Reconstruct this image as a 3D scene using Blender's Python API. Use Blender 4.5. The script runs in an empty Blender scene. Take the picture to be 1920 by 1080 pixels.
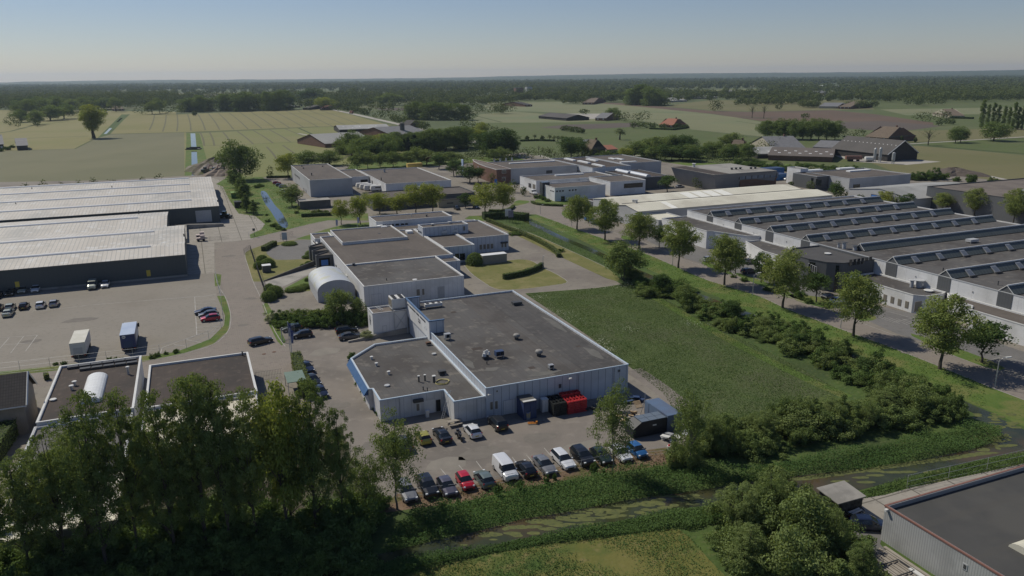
import bpy, math, random
import numpy as np
from mathutils import Vector
from mathutils.geometry import tessellate_polygon
S=bpy.context.scene; C=S.collection; RAD=math.radians
# ---------------------------------------------------------------- camera (drone, 50 m up)
FOC=1440.; H=50.; PI=math.pi
P=RAD(15.45); ROLL=RAD(.53)
fw=np.array([0,math.cos(P),-math.sin(P)]); r0=np.array([1.,0,0]); u0_=np.array([0,math.sin(P),math.cos(P)])
rt=math.cos(ROLL)*r0-math.sin(ROLL)*u0_; up=math.cos(ROLL)*u0_+math.sin(ROLL)*r0
cd=bpy.data.cameras.new('camera'); cam=bpy.data.objects.new('camera',cd); C.objects.link(cam); S.camera=cam
cd.sensor_width=36; cd.lens=FOC/1920*36; cd.clip_start=1; cd.clip_end=60000
from mathutils import Matrix
m=Matrix(((rt[0],up[0],-fw[0],0),(rt[1],up[1],-fw[1],0),(rt[2],up[2],-fw[2],H),(0,0,0,1))); cam.matrix_world=m
HAZE=6e-5
# ---------------------------------------------------------------- sky and sun
SUNEL=49.; sdir=(-.82,.57)
w=bpy.data.worlds.new('World'); S.world=w; w.use_nodes=True; nt=w.node_tree
sky=nt.nodes.new('ShaderNodeTexSky'); sky.sky_type='NISHITA'; sky.sun_disc=False
sky.sun_elevation=RAD(SUNEL); sky.sun_rotation=math.atan2(sdir[0],sdir[1]); sky.air_density=1.0; sky.dust_density=.1; sky.ozone_density=2.5; sky.altitude=50
bg=nt.nodes['Background']; tint=nt.nodes.new('ShaderNodeMix'); tint.data_type='RGBA'; tint.blend_type='MULTIPLY'; tint.inputs[0].default_value=1; tint.inputs[7].default_value=(1,.985,1.13,1)
nt.links.new(sky.outputs[0],tint.inputs[6]); nt.links.new(tint.outputs[2],bg.inputs[0]); bg.inputs[1].default_value=.076
sl=bpy.data.lights.new('sun','SUN'); sl.energy=4.7; sl.angle=RAD(.53); sl.color=(1,.935,.8)
so=bpy.data.objects.new('sun',sl); C.objects.link(so)
so.rotation_euler=Vector((sdir[0]*math.cos(RAD(SUNEL)),sdir[1]*math.cos(RAD(SUNEL)),math.sin(RAD(SUNEL)))).to_track_quat('Z','Y').to_euler()
S.view_settings.view_transform='Standard'; S.view_settings.look='None'; S.view_settings.gamma=1; S.view_settings.exposure=-.36
S.cycles.max_bounces=5; S.cycles.diffuse_bounces=2; S.cycles.glossy_bounces=2; S.cycles.transmission_bounces=2; S.cycles.volume_bounces=0; S.cycles.transparent_max_bounces=4
S.cycles.caustics_reflective=False; S.cycles.caustics_refractive=False; S.cycles.use_adaptive_sampling=True
# ---------------------------------------------------------------- geometry helpers
G=RAD(22.4); cG,sG=math.cos(G),math.sin(G)
def ray(px,py): return fw*FOC+rt*(px-960)-up*(py-540)
def W(px,py,z=0.):
    d=ray(px,py); t=(z-H)/d[2]; return (d[0]*t,d[1]*t)
def XY(u,v): return (u*cG-v*sG,u*sG+v*cG)
def toUV(x,y): return (x*cG+y*sG,-x*sG+y*cG)
def UV(px,py,z=0.): return toUV(*W(px,py,z))
def HT(bx,by,tx,ty):
    b=W(bx,by); d=ray(tx,ty); return H+d[2]*math.hypot(*b)/math.hypot(d[0],d[1])
def FU(px,py,v):                      # pixel -> (u,z) on a wall plane v=const
    d=ray(px,py); du,dv=toUV(d[0],d[1]); t=v/dv; return du*t,H+d[2]*t
def FV(px,py,u):
    d=ray(px,py); du,dv=toUV(d[0],d[1]); t=u/du; return dv*t,H+d[2]*t
ORG={}
def tag(o,label=None,cat=None,group=None,kind=None):
    if label: o['label']=label
    if cat: o['category']=cat
    if group: o['group']=group
    if kind: o['kind']=kind
    return o
def thing(name,label,cat,x,y,z=0,rot=0,group=None,scale=None):
    o=bpy.data.objects.new(name,None); C.objects.link(o); o.location=(x,y,z); o.rotation_euler=(0,0,rot)
    o.empty_display_size=.5
    if scale: o.scale=scale
    ORG[o.name]=(0,0); return tag(o,label,cat,group)
def gthing(name,label,cat,u,v,group=None,z=0):
    x,y=XY(u,v); o=thing(name,label,cat,x,y,z,G,group); ORG[o.name]=(u,v); return o
def chaikin(p,n=2,closed=True):
    for _ in range(n):
        q=[]; N=len(p)
        for i in range(N if closed else N-1):
            a,b=p[i],p[(i+1)%N]; q+=[(.75*a[0]+.25*b[0],.75*a[1]+.25*b[1]),(.25*a[0]+.75*b[0],.25*a[1]+.75*b[1])]
        if not closed: q=[p[0]]+q+[p[-1]]
        p=q
    return p
class MB:
    def __init__(s): s.v=[];s.f=[];s.m=[]
    def add(s,vs,fs,m=0):
        b=len(s.v); s.v+=vs; s.f+=[tuple(b+i for i in f) for f in fs]; s.m+=[m]*len(fs); return s
    def box(s,x0,x1,y0,y1,z0,z1,m=0):
        return s.add([(x0,y0,z0),(x1,y0,z0),(x1,y1,z0),(x0,y1,z0),(x0,y0,z1),(x1,y0,z1),(x1,y1,z1),(x0,y1,z1)],
            [(0,3,2,1),(4,5,6,7),(0,1,5,4),(1,2,6,5),(2,3,7,6),(3,0,4,7)],m)
    def prism(s,pts,z0,z1,m=0,top=None,cap=True):
        n=len(pts); a=sum(pts[i][0]*pts[(i+1)%n][1]-pts[(i+1)%n][0]*pts[i][1] for i in range(n))
        if a<0: pts=pts[::-1]
        top_p=pts if top is None else top
        vs=[(p[0],p[1],z0) for p in pts]+[(p[0],p[1],z1) for p in top_p]
        fs=[(i,(i+1)%n,n+(i+1)%n,n+i) for i in range(n)]
        s.add(vs,fs,m)
        if cap:
            for t in tessellate_polygon([[Vector((p[0],p[1],0)) for p in top_p]]):
                t=tuple(t); A,B_,D=[top_p[i] for i in t]
                if (B_[0]-A[0])*(D[1]-A[1])-(B_[1]-A[1])*(D[0]-A[0])<0: t=t[::-1]
                s.add([(top_p[i][0],top_p[i][1],z1) for i in t],[(0,1,2)],m)
        return s
    def cyl(s,x,y,z0,z1,r,n=12,m=0,r2=None):
        r2=r if r2 is None else r2
        vs=[(x+r*math.cos(2*PI*i/n),y+r*math.sin(2*PI*i/n),z0) for i in range(n)]+[(x+r2*math.cos(2*PI*i/n),y+r2*math.sin(2*PI*i/n),z1) for i in range(n)]
        return s.add(vs,[(i,(i+1)%n,n+(i+1)%n,n+i) for i in range(n)]+[tuple(range(n,2*n)),tuple(range(n-1,-1,-1))],m)
    def tube(s,pts,rs,n=6,m=0):
        if not hasattr(rs,'__len__'): rs=[rs]*len(pts)
        P_=[Vector(p) for p in pts]; vs=[]
        for i,p in enumerate(P_):
            t=(P_[min(i+1,len(P_)-1)]-P_[max(i-1,0)]).normalized()
            a=t.cross(Vector((0,0,1))) if abs(t.z)<.9 else t.cross(Vector((1,0,0)))
            a.normalize(); b=t.cross(a)
            vs+=[tuple(p+(a*math.cos(2*PI*k/n)+b*math.sin(2*PI*k/n))*rs[i]) for k in range(n)]
        fs=[(i*n+k,i*n+(k+1)%n,(i+1)*n+(k+1)%n,(i+1)*n+k) for i in range(len(P_)-1) for k in range(n)]
        fs=[f[::-1] for f in fs]+[tuple(range(n)),tuple(range(len(vs)-1,len(vs)-n-1,-1))]
        return s.add(vs,fs,m)
    def mesh(s,name,mats,ox=0,oy=0):
        me=bpy.data.meshes.new(name); me.from_pydata([(v[0]-ox,v[1]-oy,v[2]) for v in s.v],[],s.f)
        mats=mats if isinstance(mats,(list,tuple)) else [mats]
        for k in mats: me.materials.append(k)
        if len(mats)>1: me.polygons.foreach_set('material_index',s.m)
        me.update(); return me
    def build(s,name,mats,parent=None,label=None,off=None,smooth=False):
        ox,oy=off if off else (ORG.get(root(parent).name,(0,0)) if parent else (0,0))
        me=s.mesh(name,mats,ox,oy)
        if smooth: me.shade_smooth()
        o=bpy.data.objects.new(name,me); C.objects.link(o); o.parent=parent
        if label: o['label']=label
        return o
def root(o):
    while o.parent: o=o.parent
    return o
def link(name,me,parent,mat=None):
    o=bpy.data.objects.new(name,me); C.objects.link(o); o.parent=parent
    if mat: o.material_slots[0].link='OBJECT'; o.material_slots[0].material=mat
    return o
def single(o,label,cat,x=0,y=0,z=0,rot=0,group=None):
    o.location=(x,y,z); o.rotation_euler=(0,0,rot); return tag(o,label,cat,group)
# ---------------------------------------------------------------- materials
def mix(n,l,fac,a,b,bt='MIX'):
    x=n.new('ShaderNodeMix'); x.data_type='RGBA'; x.blend_type=bt
    for s_,v in ((x.inputs[0],fac),(x.inputs[6],a),(x.inputs[7],b)):
        if hasattr(v,'is_output'): l.new(v,s_)
        elif isinstance(v,(int,float)): s_.default_value=v
        else: s_.default_value=(*v,1)
    return x.outputs[2]
def mathn(n,l,op,a,b=None,c=None):
    x=n.new('ShaderNodeMath'); x.operation=op
    for i,v in enumerate((a,b,c)):
        if v is None: continue
        if hasattr(v,'is_output'): l.new(v,x.inputs[i])
        else: x.inputs[i].default_value=v
    return x.outputs[0]
def noise(n,l,co,sc,det=3,lo=.35,hi=.65,rough=.6):
    x=n.new('ShaderNodeTexNoise'); x.inputs['Scale'].default_value=sc; x.inputs['Detail'].default_value=det; x.inputs['Roughness'].default_value=rough
    l.new(co,x.inputs['Vector']); r=n.new('ShaderNodeMapRange'); l.new(x.outputs[0],r.inputs[0]); r.inputs[1].default_value=lo; r.inputs[2].default_value=hi
    return r.outputs[0]
def M(name,c1,c2=None,sc=.3,rough=.85,c3=None,sc3=.05,c4=None,sc4=3,metal=0,spec=.3,stripe=None,bump=0,bsc=2,coat=0,stretch=None):
    """stripe=(rotation_deg, period, width, colour[, strength[, second axis]]) in object metres"""
    m=bpy.data.materials.new(name); m.use_nodes=True; n,l=m.node_tree.nodes,m.node_tree.links; b=n['Principled BSDF']
    tc=n.new('ShaderNodeTexCoord'); co=tc.outputs['Object']; base=c1; rc=co
    if stretch:
        mp=n.new('ShaderNodeMapping'); mp.inputs['Rotation'].default_value=(0,0,RAD(stretch[0])); mp.inputs['Scale'].default_value=(1,stretch[1],1); l.new(co,mp.inputs[0]); rc=mp.outputs[0]
    if c2: base=mix(n,l,noise(n,l,rc,sc,5),c1,c2)
    if c3: base=mix(n,l,noise(n,l,co,sc3,4,.48,.62),base,c3)
    if c4: base=mix(n,l,noise(n,l,co,sc4,2,.55,.75),base,c4)
    for s_ in (stripe if isinstance(stripe,list) else [stripe] if stripe else []):
        rot,per,wd,col=s_[:4]; st=s_[4] if len(s_)>4 else 1
        mp=n.new('ShaderNodeMapping'); mp.inputs['Rotation'].default_value=(0,0,RAD(rot)); l.new(co,mp.inputs[0])
        sp=n.new('ShaderNodeSeparateXYZ'); l.new(mp.outputs[0],sp.inputs[0]); x=sp.outputs[0]
        if rot==45: x=mathn(n,l,'MULTIPLY',x,1.41421)
        if len(s_)>5 and s_[5]: x=mathn(n,l,'ADD',x,mathn(n,l,'MULTIPLY',noise(n,l,co,.02,1,0,1),s_[5]))
        f=mathn(n,l,'FRACT',mathn(n,l,'DIVIDE',x,per)); f=mathn(n,l,'LESS_THAN',f,wd/per); f=mathn(n,l,'MULTIPLY',f,st)
        base=mix(n,l,f,base,col)
    if hasattr(base,'is_output'): l.new(base,b.inputs['Base Color'])
    else: b.inputs['Base Color'].default_value=(*base,1)
    b.inputs['Roughness'].default_value=rough; b.inputs['Metallic'].default_value=metal; b.inputs['Specular IOR Level'].default_value=spec
    if coat: b.inputs['Coat Weight'].default_value=coat
    if bump:
        bp=n.new('ShaderNodeBump'); bp.inputs[0].default_value=.8; bp.inputs[1].default_value=bump
        x=n.new('ShaderNodeTexNoise'); x.inputs['Scale'].default_value=bsc; x.inputs['Detail'].default_value=4; l.new(co,x.inputs[0]); l.new(x.outputs[0],bp.inputs['Height']); l.new(bp.outputs[0],b.inputs['Normal'])
    return m
def LEAF(name,ca,cb,tr=.3):
    m=bpy.data.materials.new(name); m.use_nodes=True; n,l=m.node_tree.nodes,m.node_tree.links; n.remove(n['Principled BSDF'])
    at=n.new('ShaderNodeAttribute'); at.attribute_name='leafv'; oi=n.new('ShaderNodeObjectInfo')
    f=mathn(n,l,'ADD',mathn(n,l,'MULTIPLY',at.outputs['Fac'],.75),mathn(n,l,'MULTIPLY',oi.outputs['Random'],.25))
    c=mix(n,l,f,ca,cb); d=n.new('ShaderNodeBsdfDiffuse'); t=n.new('ShaderNodeBsdfTranslucent')
    l.new(c,d.inputs[0]); c2=mix(n,l,1.0,c,(1.3,1.25,.6),'MULTIPLY'); l.new(c2,t.inputs[0])
    s_=n.new('ShaderNodeMixShader'); s_.inputs[0].default_value=tr; l.new(d.outputs[0],s_.inputs[1]); l.new(t.outputs[0],s_.inputs[2]); l.new(s_.outputs[0],n['Material Output'].inputs[0]); return m
# ---------------------------------------------------------------- material table (linear base colours)
pav=M('estate paving',(.203,.184,.155),(.232,.209,.176),.15,.9,c3=(.17,.15,.13),sc3=.06,c4=(.15,.135,.12),sc4=.8)
lotm=M('tan lot paving',(.225,.205,.175),(.25,.228,.195),.12,.9,c3=(.2,.18,.15),sc3=.03,c4=(.18,.165,.14),sc4=1.1)
roadm=M('brick road',(.205,.182,.155),(.23,.2,.172),.25,.9,c4=(.17,.145,.13),sc4=.9,stripe=(-22.4,.4,.06,(.15,.13,.12),.3))
slabm=M('concrete slab paving',(.27,.25,.215),(.31,.285,.25),.2,.9,c4=(.2,.185,.16),sc4=.7,stripe=[(-22.4,6,.22,(.13,.12,.1)),(67.6,5,.2,(.13,.12,.1))])
asph=M('asphalt forecourt',(.15,.145,.14),(.175,.168,.16),.2,.9,c3=(.13,.125,.12),sc3=.1,c4=(.11,.11,.1),sc4=1)
yardm=M('worn yard asphalt',(.185,.165,.145),(.215,.19,.165),.15,.9,c3=(.15,.135,.12),sc3=.07,c4=(.24,.215,.19),sc4=.5)
gravel=M('dirt and leaf litter',(.13,.085,.055),(.2,.14,.095),.9,.95,c3=(.09,.085,.03),sc3=.4,bump=.2,bsc=3)
grassm=M('rough grass',(.05,.085,.02),(.075,.115,.026),.25,.95,c3=(.045,.07,.02),sc3=.05,c4=(.1,.12,.04),sc4=1.2,bump=.2,bsc=1.5)
lawnm=M('mown lawn',(.135,.14,.042),(.16,.152,.052),.15,.95,c3=(.2,.18,.075),sc3=.12,c4=(.09,.12,.022),sc4=1,bump=.05)
vergem=M('roadside verge',(.075,.125,.022),(.1,.15,.03),.3,.95,c3=(.14,.15,.045),sc3=.15,c4=(.06,.1,.02),sc4=2,bump=.08)
meadm=M('tall meadow',(.066,.094,.03),(.084,.11,.036),.12,.95,c3=(.085,.098,.045),sc3=.06,c4=(.09,.12,.035),sc4=.6,bump=.25,bsc=1.2)
farm0=M('far farmland',(.075,.1,.04),(.12,.135,.055),.004,.95,c3=(.06,.085,.035),sc3=.002,c4=(.15,.15,.075),sc4=.006)
f_grey=M('cereal field grey green',(.15,.148,.085),(.17,.163,.095),.02,.95,c3=(.14,.14,.078),sc3=.008,stripe=(-12,3.2,.5,(.145,.155,.08),.35),stretch=(-12,.05))
f_pale=M('pale cereal field',(.2,.185,.08),(.22,.2,.09),.02,.95,c3=(.185,.18,.068),sc3=.01,stripe=(-12,4,.7,(.18,.185,.075),.35),stretch=(-12,.05))
f_light=M('light green field',(.16,.175,.06),(.18,.185,.07),.02,.95,c3=(.195,.185,.08),sc3=.01,stripe=(20,5,.8,(.14,.17,.05),.4),stretch=(20,.06))
f_silver=M('silvery barley field',(.165,.172,.092),(.185,.19,.1),.02,.95,c3=(.15,.175,.09),sc3=.008,stripe=(70,7,1,(.145,.165,.085),.3))
f_bright=M('bright grass pasture',(.082,.105,.035),(.095,.118,.04),.03,.95,c3=(.1,.115,.045),sc3=.01,c4=(.07,.12,.02),sc4=.15)
f_yel=M('yellow green pasture',(.14,.133,.06),(.16,.148,.07),.02,.95,c3=(.13,.13,.055),sc3=.01,stripe=(60,9,1,(.15,.16,.055),.3))
f_brown=M('ploughed soil',(.115,.078,.055),(.14,.098,.07),.02,.95,c3=(.1,.075,.055),sc3=.01,stripe=(75,6,1,(.1,.07,.05),.4))
f_dark=M('dark ploughed soil',(.095,.078,.065),(.11,.09,.075),.02,.95)
trackm=M('field boundary ditch',(.05,.075,.02),(.07,.09,.03),.05,.95)
dirtroad=M('pale road',(.33,.31,.28),(.38,.36,.32),.05,.9)
def waterm(name,col,rough=.08,alg=None,c3=None):
    m=M(name,col,alg,.35,rough,c3=c3,sc3=.06,spec=.5); n,l=m.node_tree.nodes,m.node_tree.links
    bp=n.new('ShaderNodeBump'); bp.inputs[0].default_value=.12; x=n.new('ShaderNodeTexNoise'); x.inputs['Scale'].default_value=2.5; l.new(x.outputs[0],bp.inputs['Height']); l.new(bp.outputs[0],n['Principled BSDF'].inputs['Normal']); return m
w_clear=waterm('open ditch water',(.03,.04,.05),.05)
w_canal=waterm('murky canal water',(.03,.036,.018),.1,alg=(.05,.058,.024),c3=(.085,.06,.03)); w_canal.node_tree.nodes['Principled BSDF'].inputs['Specular IOR Level'].default_value=.3
algae=M('duckweed',(.085,.1,.035),(.13,.14,.045),1.2,.9,c4=(.06,.065,.035),sc4=2.5)
bit=M('grey bitumen roof',(.089,.085,.083),(.108,.104,.1),.35,.9,c3=(.07,.064,.06),sc3=.07,c4=(.16,.148,.132),sc4=.55,stripe=(0,1.05,.07,(.066,.06,.058),.6),stretch=(0,.12))
bitb=M('brown bitumen roof',(0.1044,0.0896,0.0788),(0.1218,0.1053,0.0918),.3,.9,c3=(0.0905,0.0784,0.0691),sc3=.1,c4=(0.1508,0.1288,0.1080),sc4=.9,stripe=(0,1.05,.08,(0.0812,0.0694,0.0626),.5),stretch=(0,.12))
bitd=M('dark bitumen roof',(0.0580,0.0459,0.0400),(0.0719,0.0571,0.0486),.3,.9,c3=(0.0487,0.0414,0.0367),sc3=.1,c4=(0.0986,0.0784,0.0648),sc4=.9,stripe=(0,1.05,.07,(0.0464,0.0381,0.0335),.4),stretch=(0,.12))
gravroof=M('gravel roof',(.15,.128,.112),(.18,.155,.135),.5,.95,c3=(.125,.107,.095),sc3=.1)
bitl=M('light worn roof',(.27,.26,.235),(.31,.3,.275),.2,.9,c3=(.21,.2,.185),sc3=.1)
wall=M('white panel wall',(.62,.63,.64),(.68,.68,.68),.15,.6,c3=(.55,.55,.54),sc3=.12,stripe=(45,1.1,.05,(.35,.36,.38),.8))
wallp=M('white plain wall',(.66,.665,.67),(.72,.72,.715),.15,.6,c3=(.58,.58,.57),sc3=.15,stripe=(45,3.3,.06,(.4,.41,.42),.6))
walls=M('pale blue panel wall',(.5,.53,.58),(.55,.575,.61),.15,.6,c3=(.47,.49,.52),sc3=.12,stripe=(45,1.28,.07,(.12,.14,.18),.9))
wgrey=M('light grey cladding',(.42,.43,.44),(.47,.475,.48),.1,.6,c3=(.38,.385,.39),sc3=.1,stripe=(45,.5,.07,(.3,.305,.31),.5))
wdark=M('charcoal cladding',(.1,.105,.11),(.12,.125,.13),.1,.6,stripe=(45,.6,.07,(.07,.075,.08),.6))
wgreen=M('slate green cladding',(.075,.087,.09),(.085,.098,.1),.1,.6,c3=(.07,.08,.083),sc3=.05,stripe=(45,1.0,.06,(.055,.065,.068),.6))
wbrick=M('red brown brick',(.15,.085,.062),(.19,.11,.08),.6,.9,stripe=(45,.9,.05,(.11,.065,.05),.4))
wbeige=M('beige wall',(.36,.33,.26),(.4,.37,.3),.2,.85)
wblack=M('black timber wall',(.035,.034,.033),(.05,.047,.045),.3,.8)
trimb=M('pale blue metal trim',(.42,.52,.62),(.5,.58,.66),.5,.45)
trimw=M('white metal trim',(.56,.56,.545),(.64,.64,.62),.5,.5)
trimg=M('grey metal trim',(.4,.41,.42),(.46,.47,.48),.5,.5)
trimd=M('dark trim',(.05,.05,.05),(.07,.07,.07),.5,.6)
trimr=M('rust red trim',(.2,.1,.08),(.25,.13,.1),.5,.6)
bluem=M('blue ribbed metal',(.09,.15,.25),(.12,.19,.3),.5,.45,stripe=(0,.4,.06,(.03,.08,.2),.8))
blueflat=M('blue paint',(.05,.16,.45),(.06,.18,.48),.5,.5)
rib=M('ribbed roof sheet',(.47,.435,.38),(.55,.515,.46),.12,.55,c3=(.4,.385,.35),sc3=.08,c4=(.6,.6,.58),sc4=.4,stripe=(0,1.05,.16,(.28,.28,.27),.75),stretch=(0,.1))
ribgrey=M('fibre cement roof',(.3,.3,.29),(.35,.35,.335),.1,.7,c3=(.26,.26,.25),sc3=.08,stripe=(0,1.1,.14,(.22,.22,.21),.5),stretch=(0,.1))
cream=M('cream roof sheet',(.6,.575,.47),(.68,.655,.55),.1,.6,c3=(.52,.49,.4),sc3=.07,stripe=(0,1.0,.1,(.45,.43,.35),.5),stretch=(0,.08))
white_r=M('bright white sheet',(.78,.77,.7),(.82,.81,.75),.3,.6)
barnr=M('dark fibre roof',(.075,.07,.066),(.095,.088,.082),.1,.8,stripe=(0,1.1,.12,(.055,.052,.05),.6),stretch=(0,.1))
barnb=M('brown fibre roof',(.115,.1,.088),(.14,.12,.105),.1,.8,stripe=(0,1.1,.12,(.085,.075,.068),.6),stretch=(0,.1))
tiled=M('dark roof tiles',(.055,.05,.048),(.08,.07,.066),1.5,.8,stripe=[(0,.34,.08,(.035,.032,.03),.7),(90,.38,.08,(.035,.032,.03),.7)])
tilered=M('orange roof tiles',(.27,.115,.075),(.32,.14,.09),1,.8,stripe=(0,.5,.1,(.28,.1,.06),.6))
thatch=M('thatched roof',(.13,.1,.075),(.17,.135,.1),.5,.95)
slate=M('grey slate roof',(.15,.15,.155),(.19,.19,.195),.5,.7)
glassd=M('dark glass',(.012,.016,.02),rough=.08,spec=.7)
glassg=M('grey green roof glass',(.085,.1,.095),(.1,.115,.108),.8,.55,spec=.25,stripe=(0,1.0,.1,(.17,.18,.175),.8))
glassb=M('blinds behind glass',(.17,.155,.13),(.2,.185,.155),1,.3)
skyl=M('white polycarbonate',(.7,.71,.7),(.77,.78,.77),1,.3,stripe=(90,1.2,.06,(.5,.5,.5),.6))
skyl2=M('bright roof light',(.74,.745,.73),(.8,.8,.79),1,.35)
alum=M('brushed aluminium',(.62,.63,.64),(.68,.69,.7),2,.3,metal=.7)
silv=M('silver sheet',(.55,.57,.6),(.6,.62,.64),.5,.38,metal=.35,stripe=(90,1.2,.05,(.45,.46,.48),.5))
steel=M('galvanised steel',(.38,.39,.4),(.44,.45,.46),2,.45,metal=.4)
darkst=M('dark steel',(.06,.062,.065),rough=.5)
blackm=M('black rubber',(.012,.012,.012),rough=.75)
fanm=M('fan grille',(.02,.02,.022),rough=.6)
rust=M('rusty iron',(.16,.09,.06),(.1,.07,.055),2,.9)
conc=M('weathered concrete',(.3,.285,.255),(.36,.34,.31),.4,.9,c3=(.22,.21,.19),sc3=.2)
concd=M('dark mossy concrete',(.1,.098,.09),(.14,.135,.125),.4,.9)
woodm=M('pale timber',(.42,.3,.17),(.5,.37,.22),1,.8)
woodg=M('grey weathered timber',(.27,.24,.2),(.33,.3,.26),1,.85)
redm=M('red plastic',(.42,.03,.035),(.48,.04,.045),1,.5)
blackp=M('black plastic',(.02,.022,.022),(.03,.032,.03),1,.5)
navym=M('navy container paint',(.035,.06,.13),(.045,.075,.16),.5,.5,c3=(.03,.05,.11),sc3=.4)
contb=M('blue grey container paint',(.1,.12,.18),(.12,.145,.2),.5,.6,c3=(.12,.18,.27),sc3=.25,stripe=(90,.3,.1,(.09,.12,.19),.6))
yelm=M('yellow paint',(.55,.42,.06),(.6,.46,.08),1,.6)
markm=M('worn white marking',(.45,.44,.41),(.3,.28,.25),.8,.8)
limem=M('lime green plastic',(.2,.32,.08),rough=.5)
flagm=M('blue flag cloth',(.09,.11,.32),(.5,.52,.6),1.2,.8)
signm=M('dark sign lettering',(.1,.1,.11),rough=.7)
barkm=M('bark',(.075,.062,.048),(.11,.095,.075),3,.95)
barkl=M('pale bark',(.13,.12,.1),(.17,.155,.13),3,.95)
L_road=LEAF('plane leaves',(0.158, 0.218, 0.066),(0.278, 0.309, 0.113),.32)
L_yel=LEAF('yellow green leaves',(0.197, 0.255, 0.063),(0.324, 0.341, 0.103),.35)
L_dark=LEAF('deep green leaves',(0.054, 0.092, 0.035),(0.113, 0.169, 0.059),.25)
L_oak=LEAF('oak leaves',(0.095, 0.144, 0.053),(0.213, 0.271, 0.097),.28)
L_fore=LEAF('alder leaves',(0.106, 0.158, 0.055),(0.244, 0.294, 0.114),.3)
L_bush=LEAF('shrub leaves',(0.075, 0.125, 0.041),(0.164, 0.234, 0.078),.25)
L_will=LEAF('grey willow leaves',(0.159, 0.193, 0.112),(0.243, 0.277, 0.161),.3)
L_purp=LEAF('copper beech leaves',(0.067, 0.038, 0.035),(0.115, 0.068, 0.057),.2)
L_con=LEAF('conifer needles',(0.025, 0.046, 0.022),(0.052, 0.081, 0.037),.1)
L_reed=LEAF('reed blades',(0.063, 0.119, 0.039),(0.116, 0.183, 0.061),.25)
L_mead=LEAF('meadow blades',(0.066, 0.115, 0.036),(0.121, 0.18, 0.058),.25)
L_blos=LEAF('blossom leaves',(0.17, 0.205, 0.089),(0.572, 0.595, 0.456),.3)
L_hedge=LEAF('hedge leaves',(0.101, 0.147, 0.043),(0.222, 0.246, 0.083),.2)
L_far=LEAF('far wood leaves',(0.058, 0.085, 0.031),(0.134, 0.162, 0.063),.2)
# ---------------------------------------------------------------- leaf clouds
def leafmesh(name,pos,nrm,size,val,mat):
    N=len(pos); rg=np.random.default_rng(N+7); nrm=nrm/np.linalg.norm(nrm,axis=1,keepdims=True)
    a=np.cross(nrm,rg.normal(size=(N,3))); a/=np.linalg.norm(a,axis=1,keepdims=True)+1e-9; b=np.cross(nrm,a)
    size=np.broadcast_to(np.asarray(size,float).reshape(-1,1),(N,1)); s1=size*rg.uniform(.55,1.25,(N,1))*.5; s2=size*rg.uniform(.4,.9,(N,1))*.5
    v=np.stack([pos-a*s1,pos-b*s2*.9+nrm*s2*.25,pos+a*s1,pos+b*s2*.9+nrm*s2*.25],1).reshape(-1,3)
    me=bpy.data.meshes.new(name); me.vertices.add(4*N); me.vertices.foreach_set('co',v.astype(np.float32).ravel())
    me.loops.add(4*N); me.loops.foreach_set('vertex_index',np.arange(4*N,dtype=np.int32)); me.polygons.add(N)
    me.polygons.foreach_set('loop_start',np.arange(0,4*N,4,dtype=np.int32))
    at=me.attributes.new('leafv','FLOAT','POINT'); at.data.foreach_set('value',np.repeat(val,4).astype(np.float32))
    me.materials.append(mat); me.update(calc_edges=True); return me
def sph(rg,n): d=rg.normal(size=(n,3)); return d/np.linalg.norm(d,axis=1,keepdims=True)
def cloud(rg,ctr,rad,nl,spread=.55):
    """leaves on the outside of clumps; ctr (K,3), rad (K,)"""
    K=len(ctr); k=np.repeat(np.arange(K),nl); d=sph(rg,K*nl); d[:,2]+=.25; d/=np.linalg.norm(d,axis=1,keepdims=True)
    r=rad[k]*(1-spread*rg.random(K*nl)**1.5); pos=ctr[k]+d*r[:,None]*np.array([1,1,.8]); nr=d+rg.normal(size=(K*nl,3))*.55
    val=np.clip(rg.random(K)[k]*.65+rg.random(K*nl)*.35,0,1); return pos,nr,val
def crown(name,seed,Ht,Wd,cb,K,nl,ls,mat,shape='round',rc=(.13,.24)):
    rg=np.random.default_rng(seed); zc=(Ht+cb)/2; hz=(Ht-cb)/2; ctr=[]
    while len(ctr)<K:
        d=sph(rg,1)[0]; r=rg.random()**.45*.86; p=d*r; z=p[2]
        if shape=='cone': f=.5-.45*z
        elif shape=='up': f=.62+.3*z if z<.55 else .95-(z-.55)*.9
        elif shape=='col': z=rg.uniform(-.97,.97); f=.8*(1-abs(z)**3)**.5; q=math.hypot(p[0],p[1]); p=np.array([p[0]/q,p[1]/q,z])*np.array([rg.random()**.5]*2+[1])
        elif shape=='fore': f=1.0 if z<.1 else 1-.45*(z-.1); z=z*1.12
        elif shape=='wide': f=1.05 if z<.2 else 1-.2*z
        else: f=1
        n_=1+.18*math.sin(3*math.atan2(p[1],p[0])+seed)+.12*math.sin(5*z+seed*2)
        ctr.append((p[0]*Wd/2*f*n_,p[1]*Wd/2*f*n_,zc+z*hz))
    ctr=np.array(ctr); rad=rg.uniform(rc[0],rc[1],K)*Wd
    if shape=='cone': rad*=np.clip(1.2-(ctr[:,2]-cb)/(Ht-cb),.35,1)
    pos,nr,val=cloud(rg,ctr,rad,nl); lo=pos[:,2]>cb*.55; pos,nr,val=pos[lo],nr[lo],val[lo]
    return leafmesh(name,pos,nr,ls,val,mat),ctr
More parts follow.
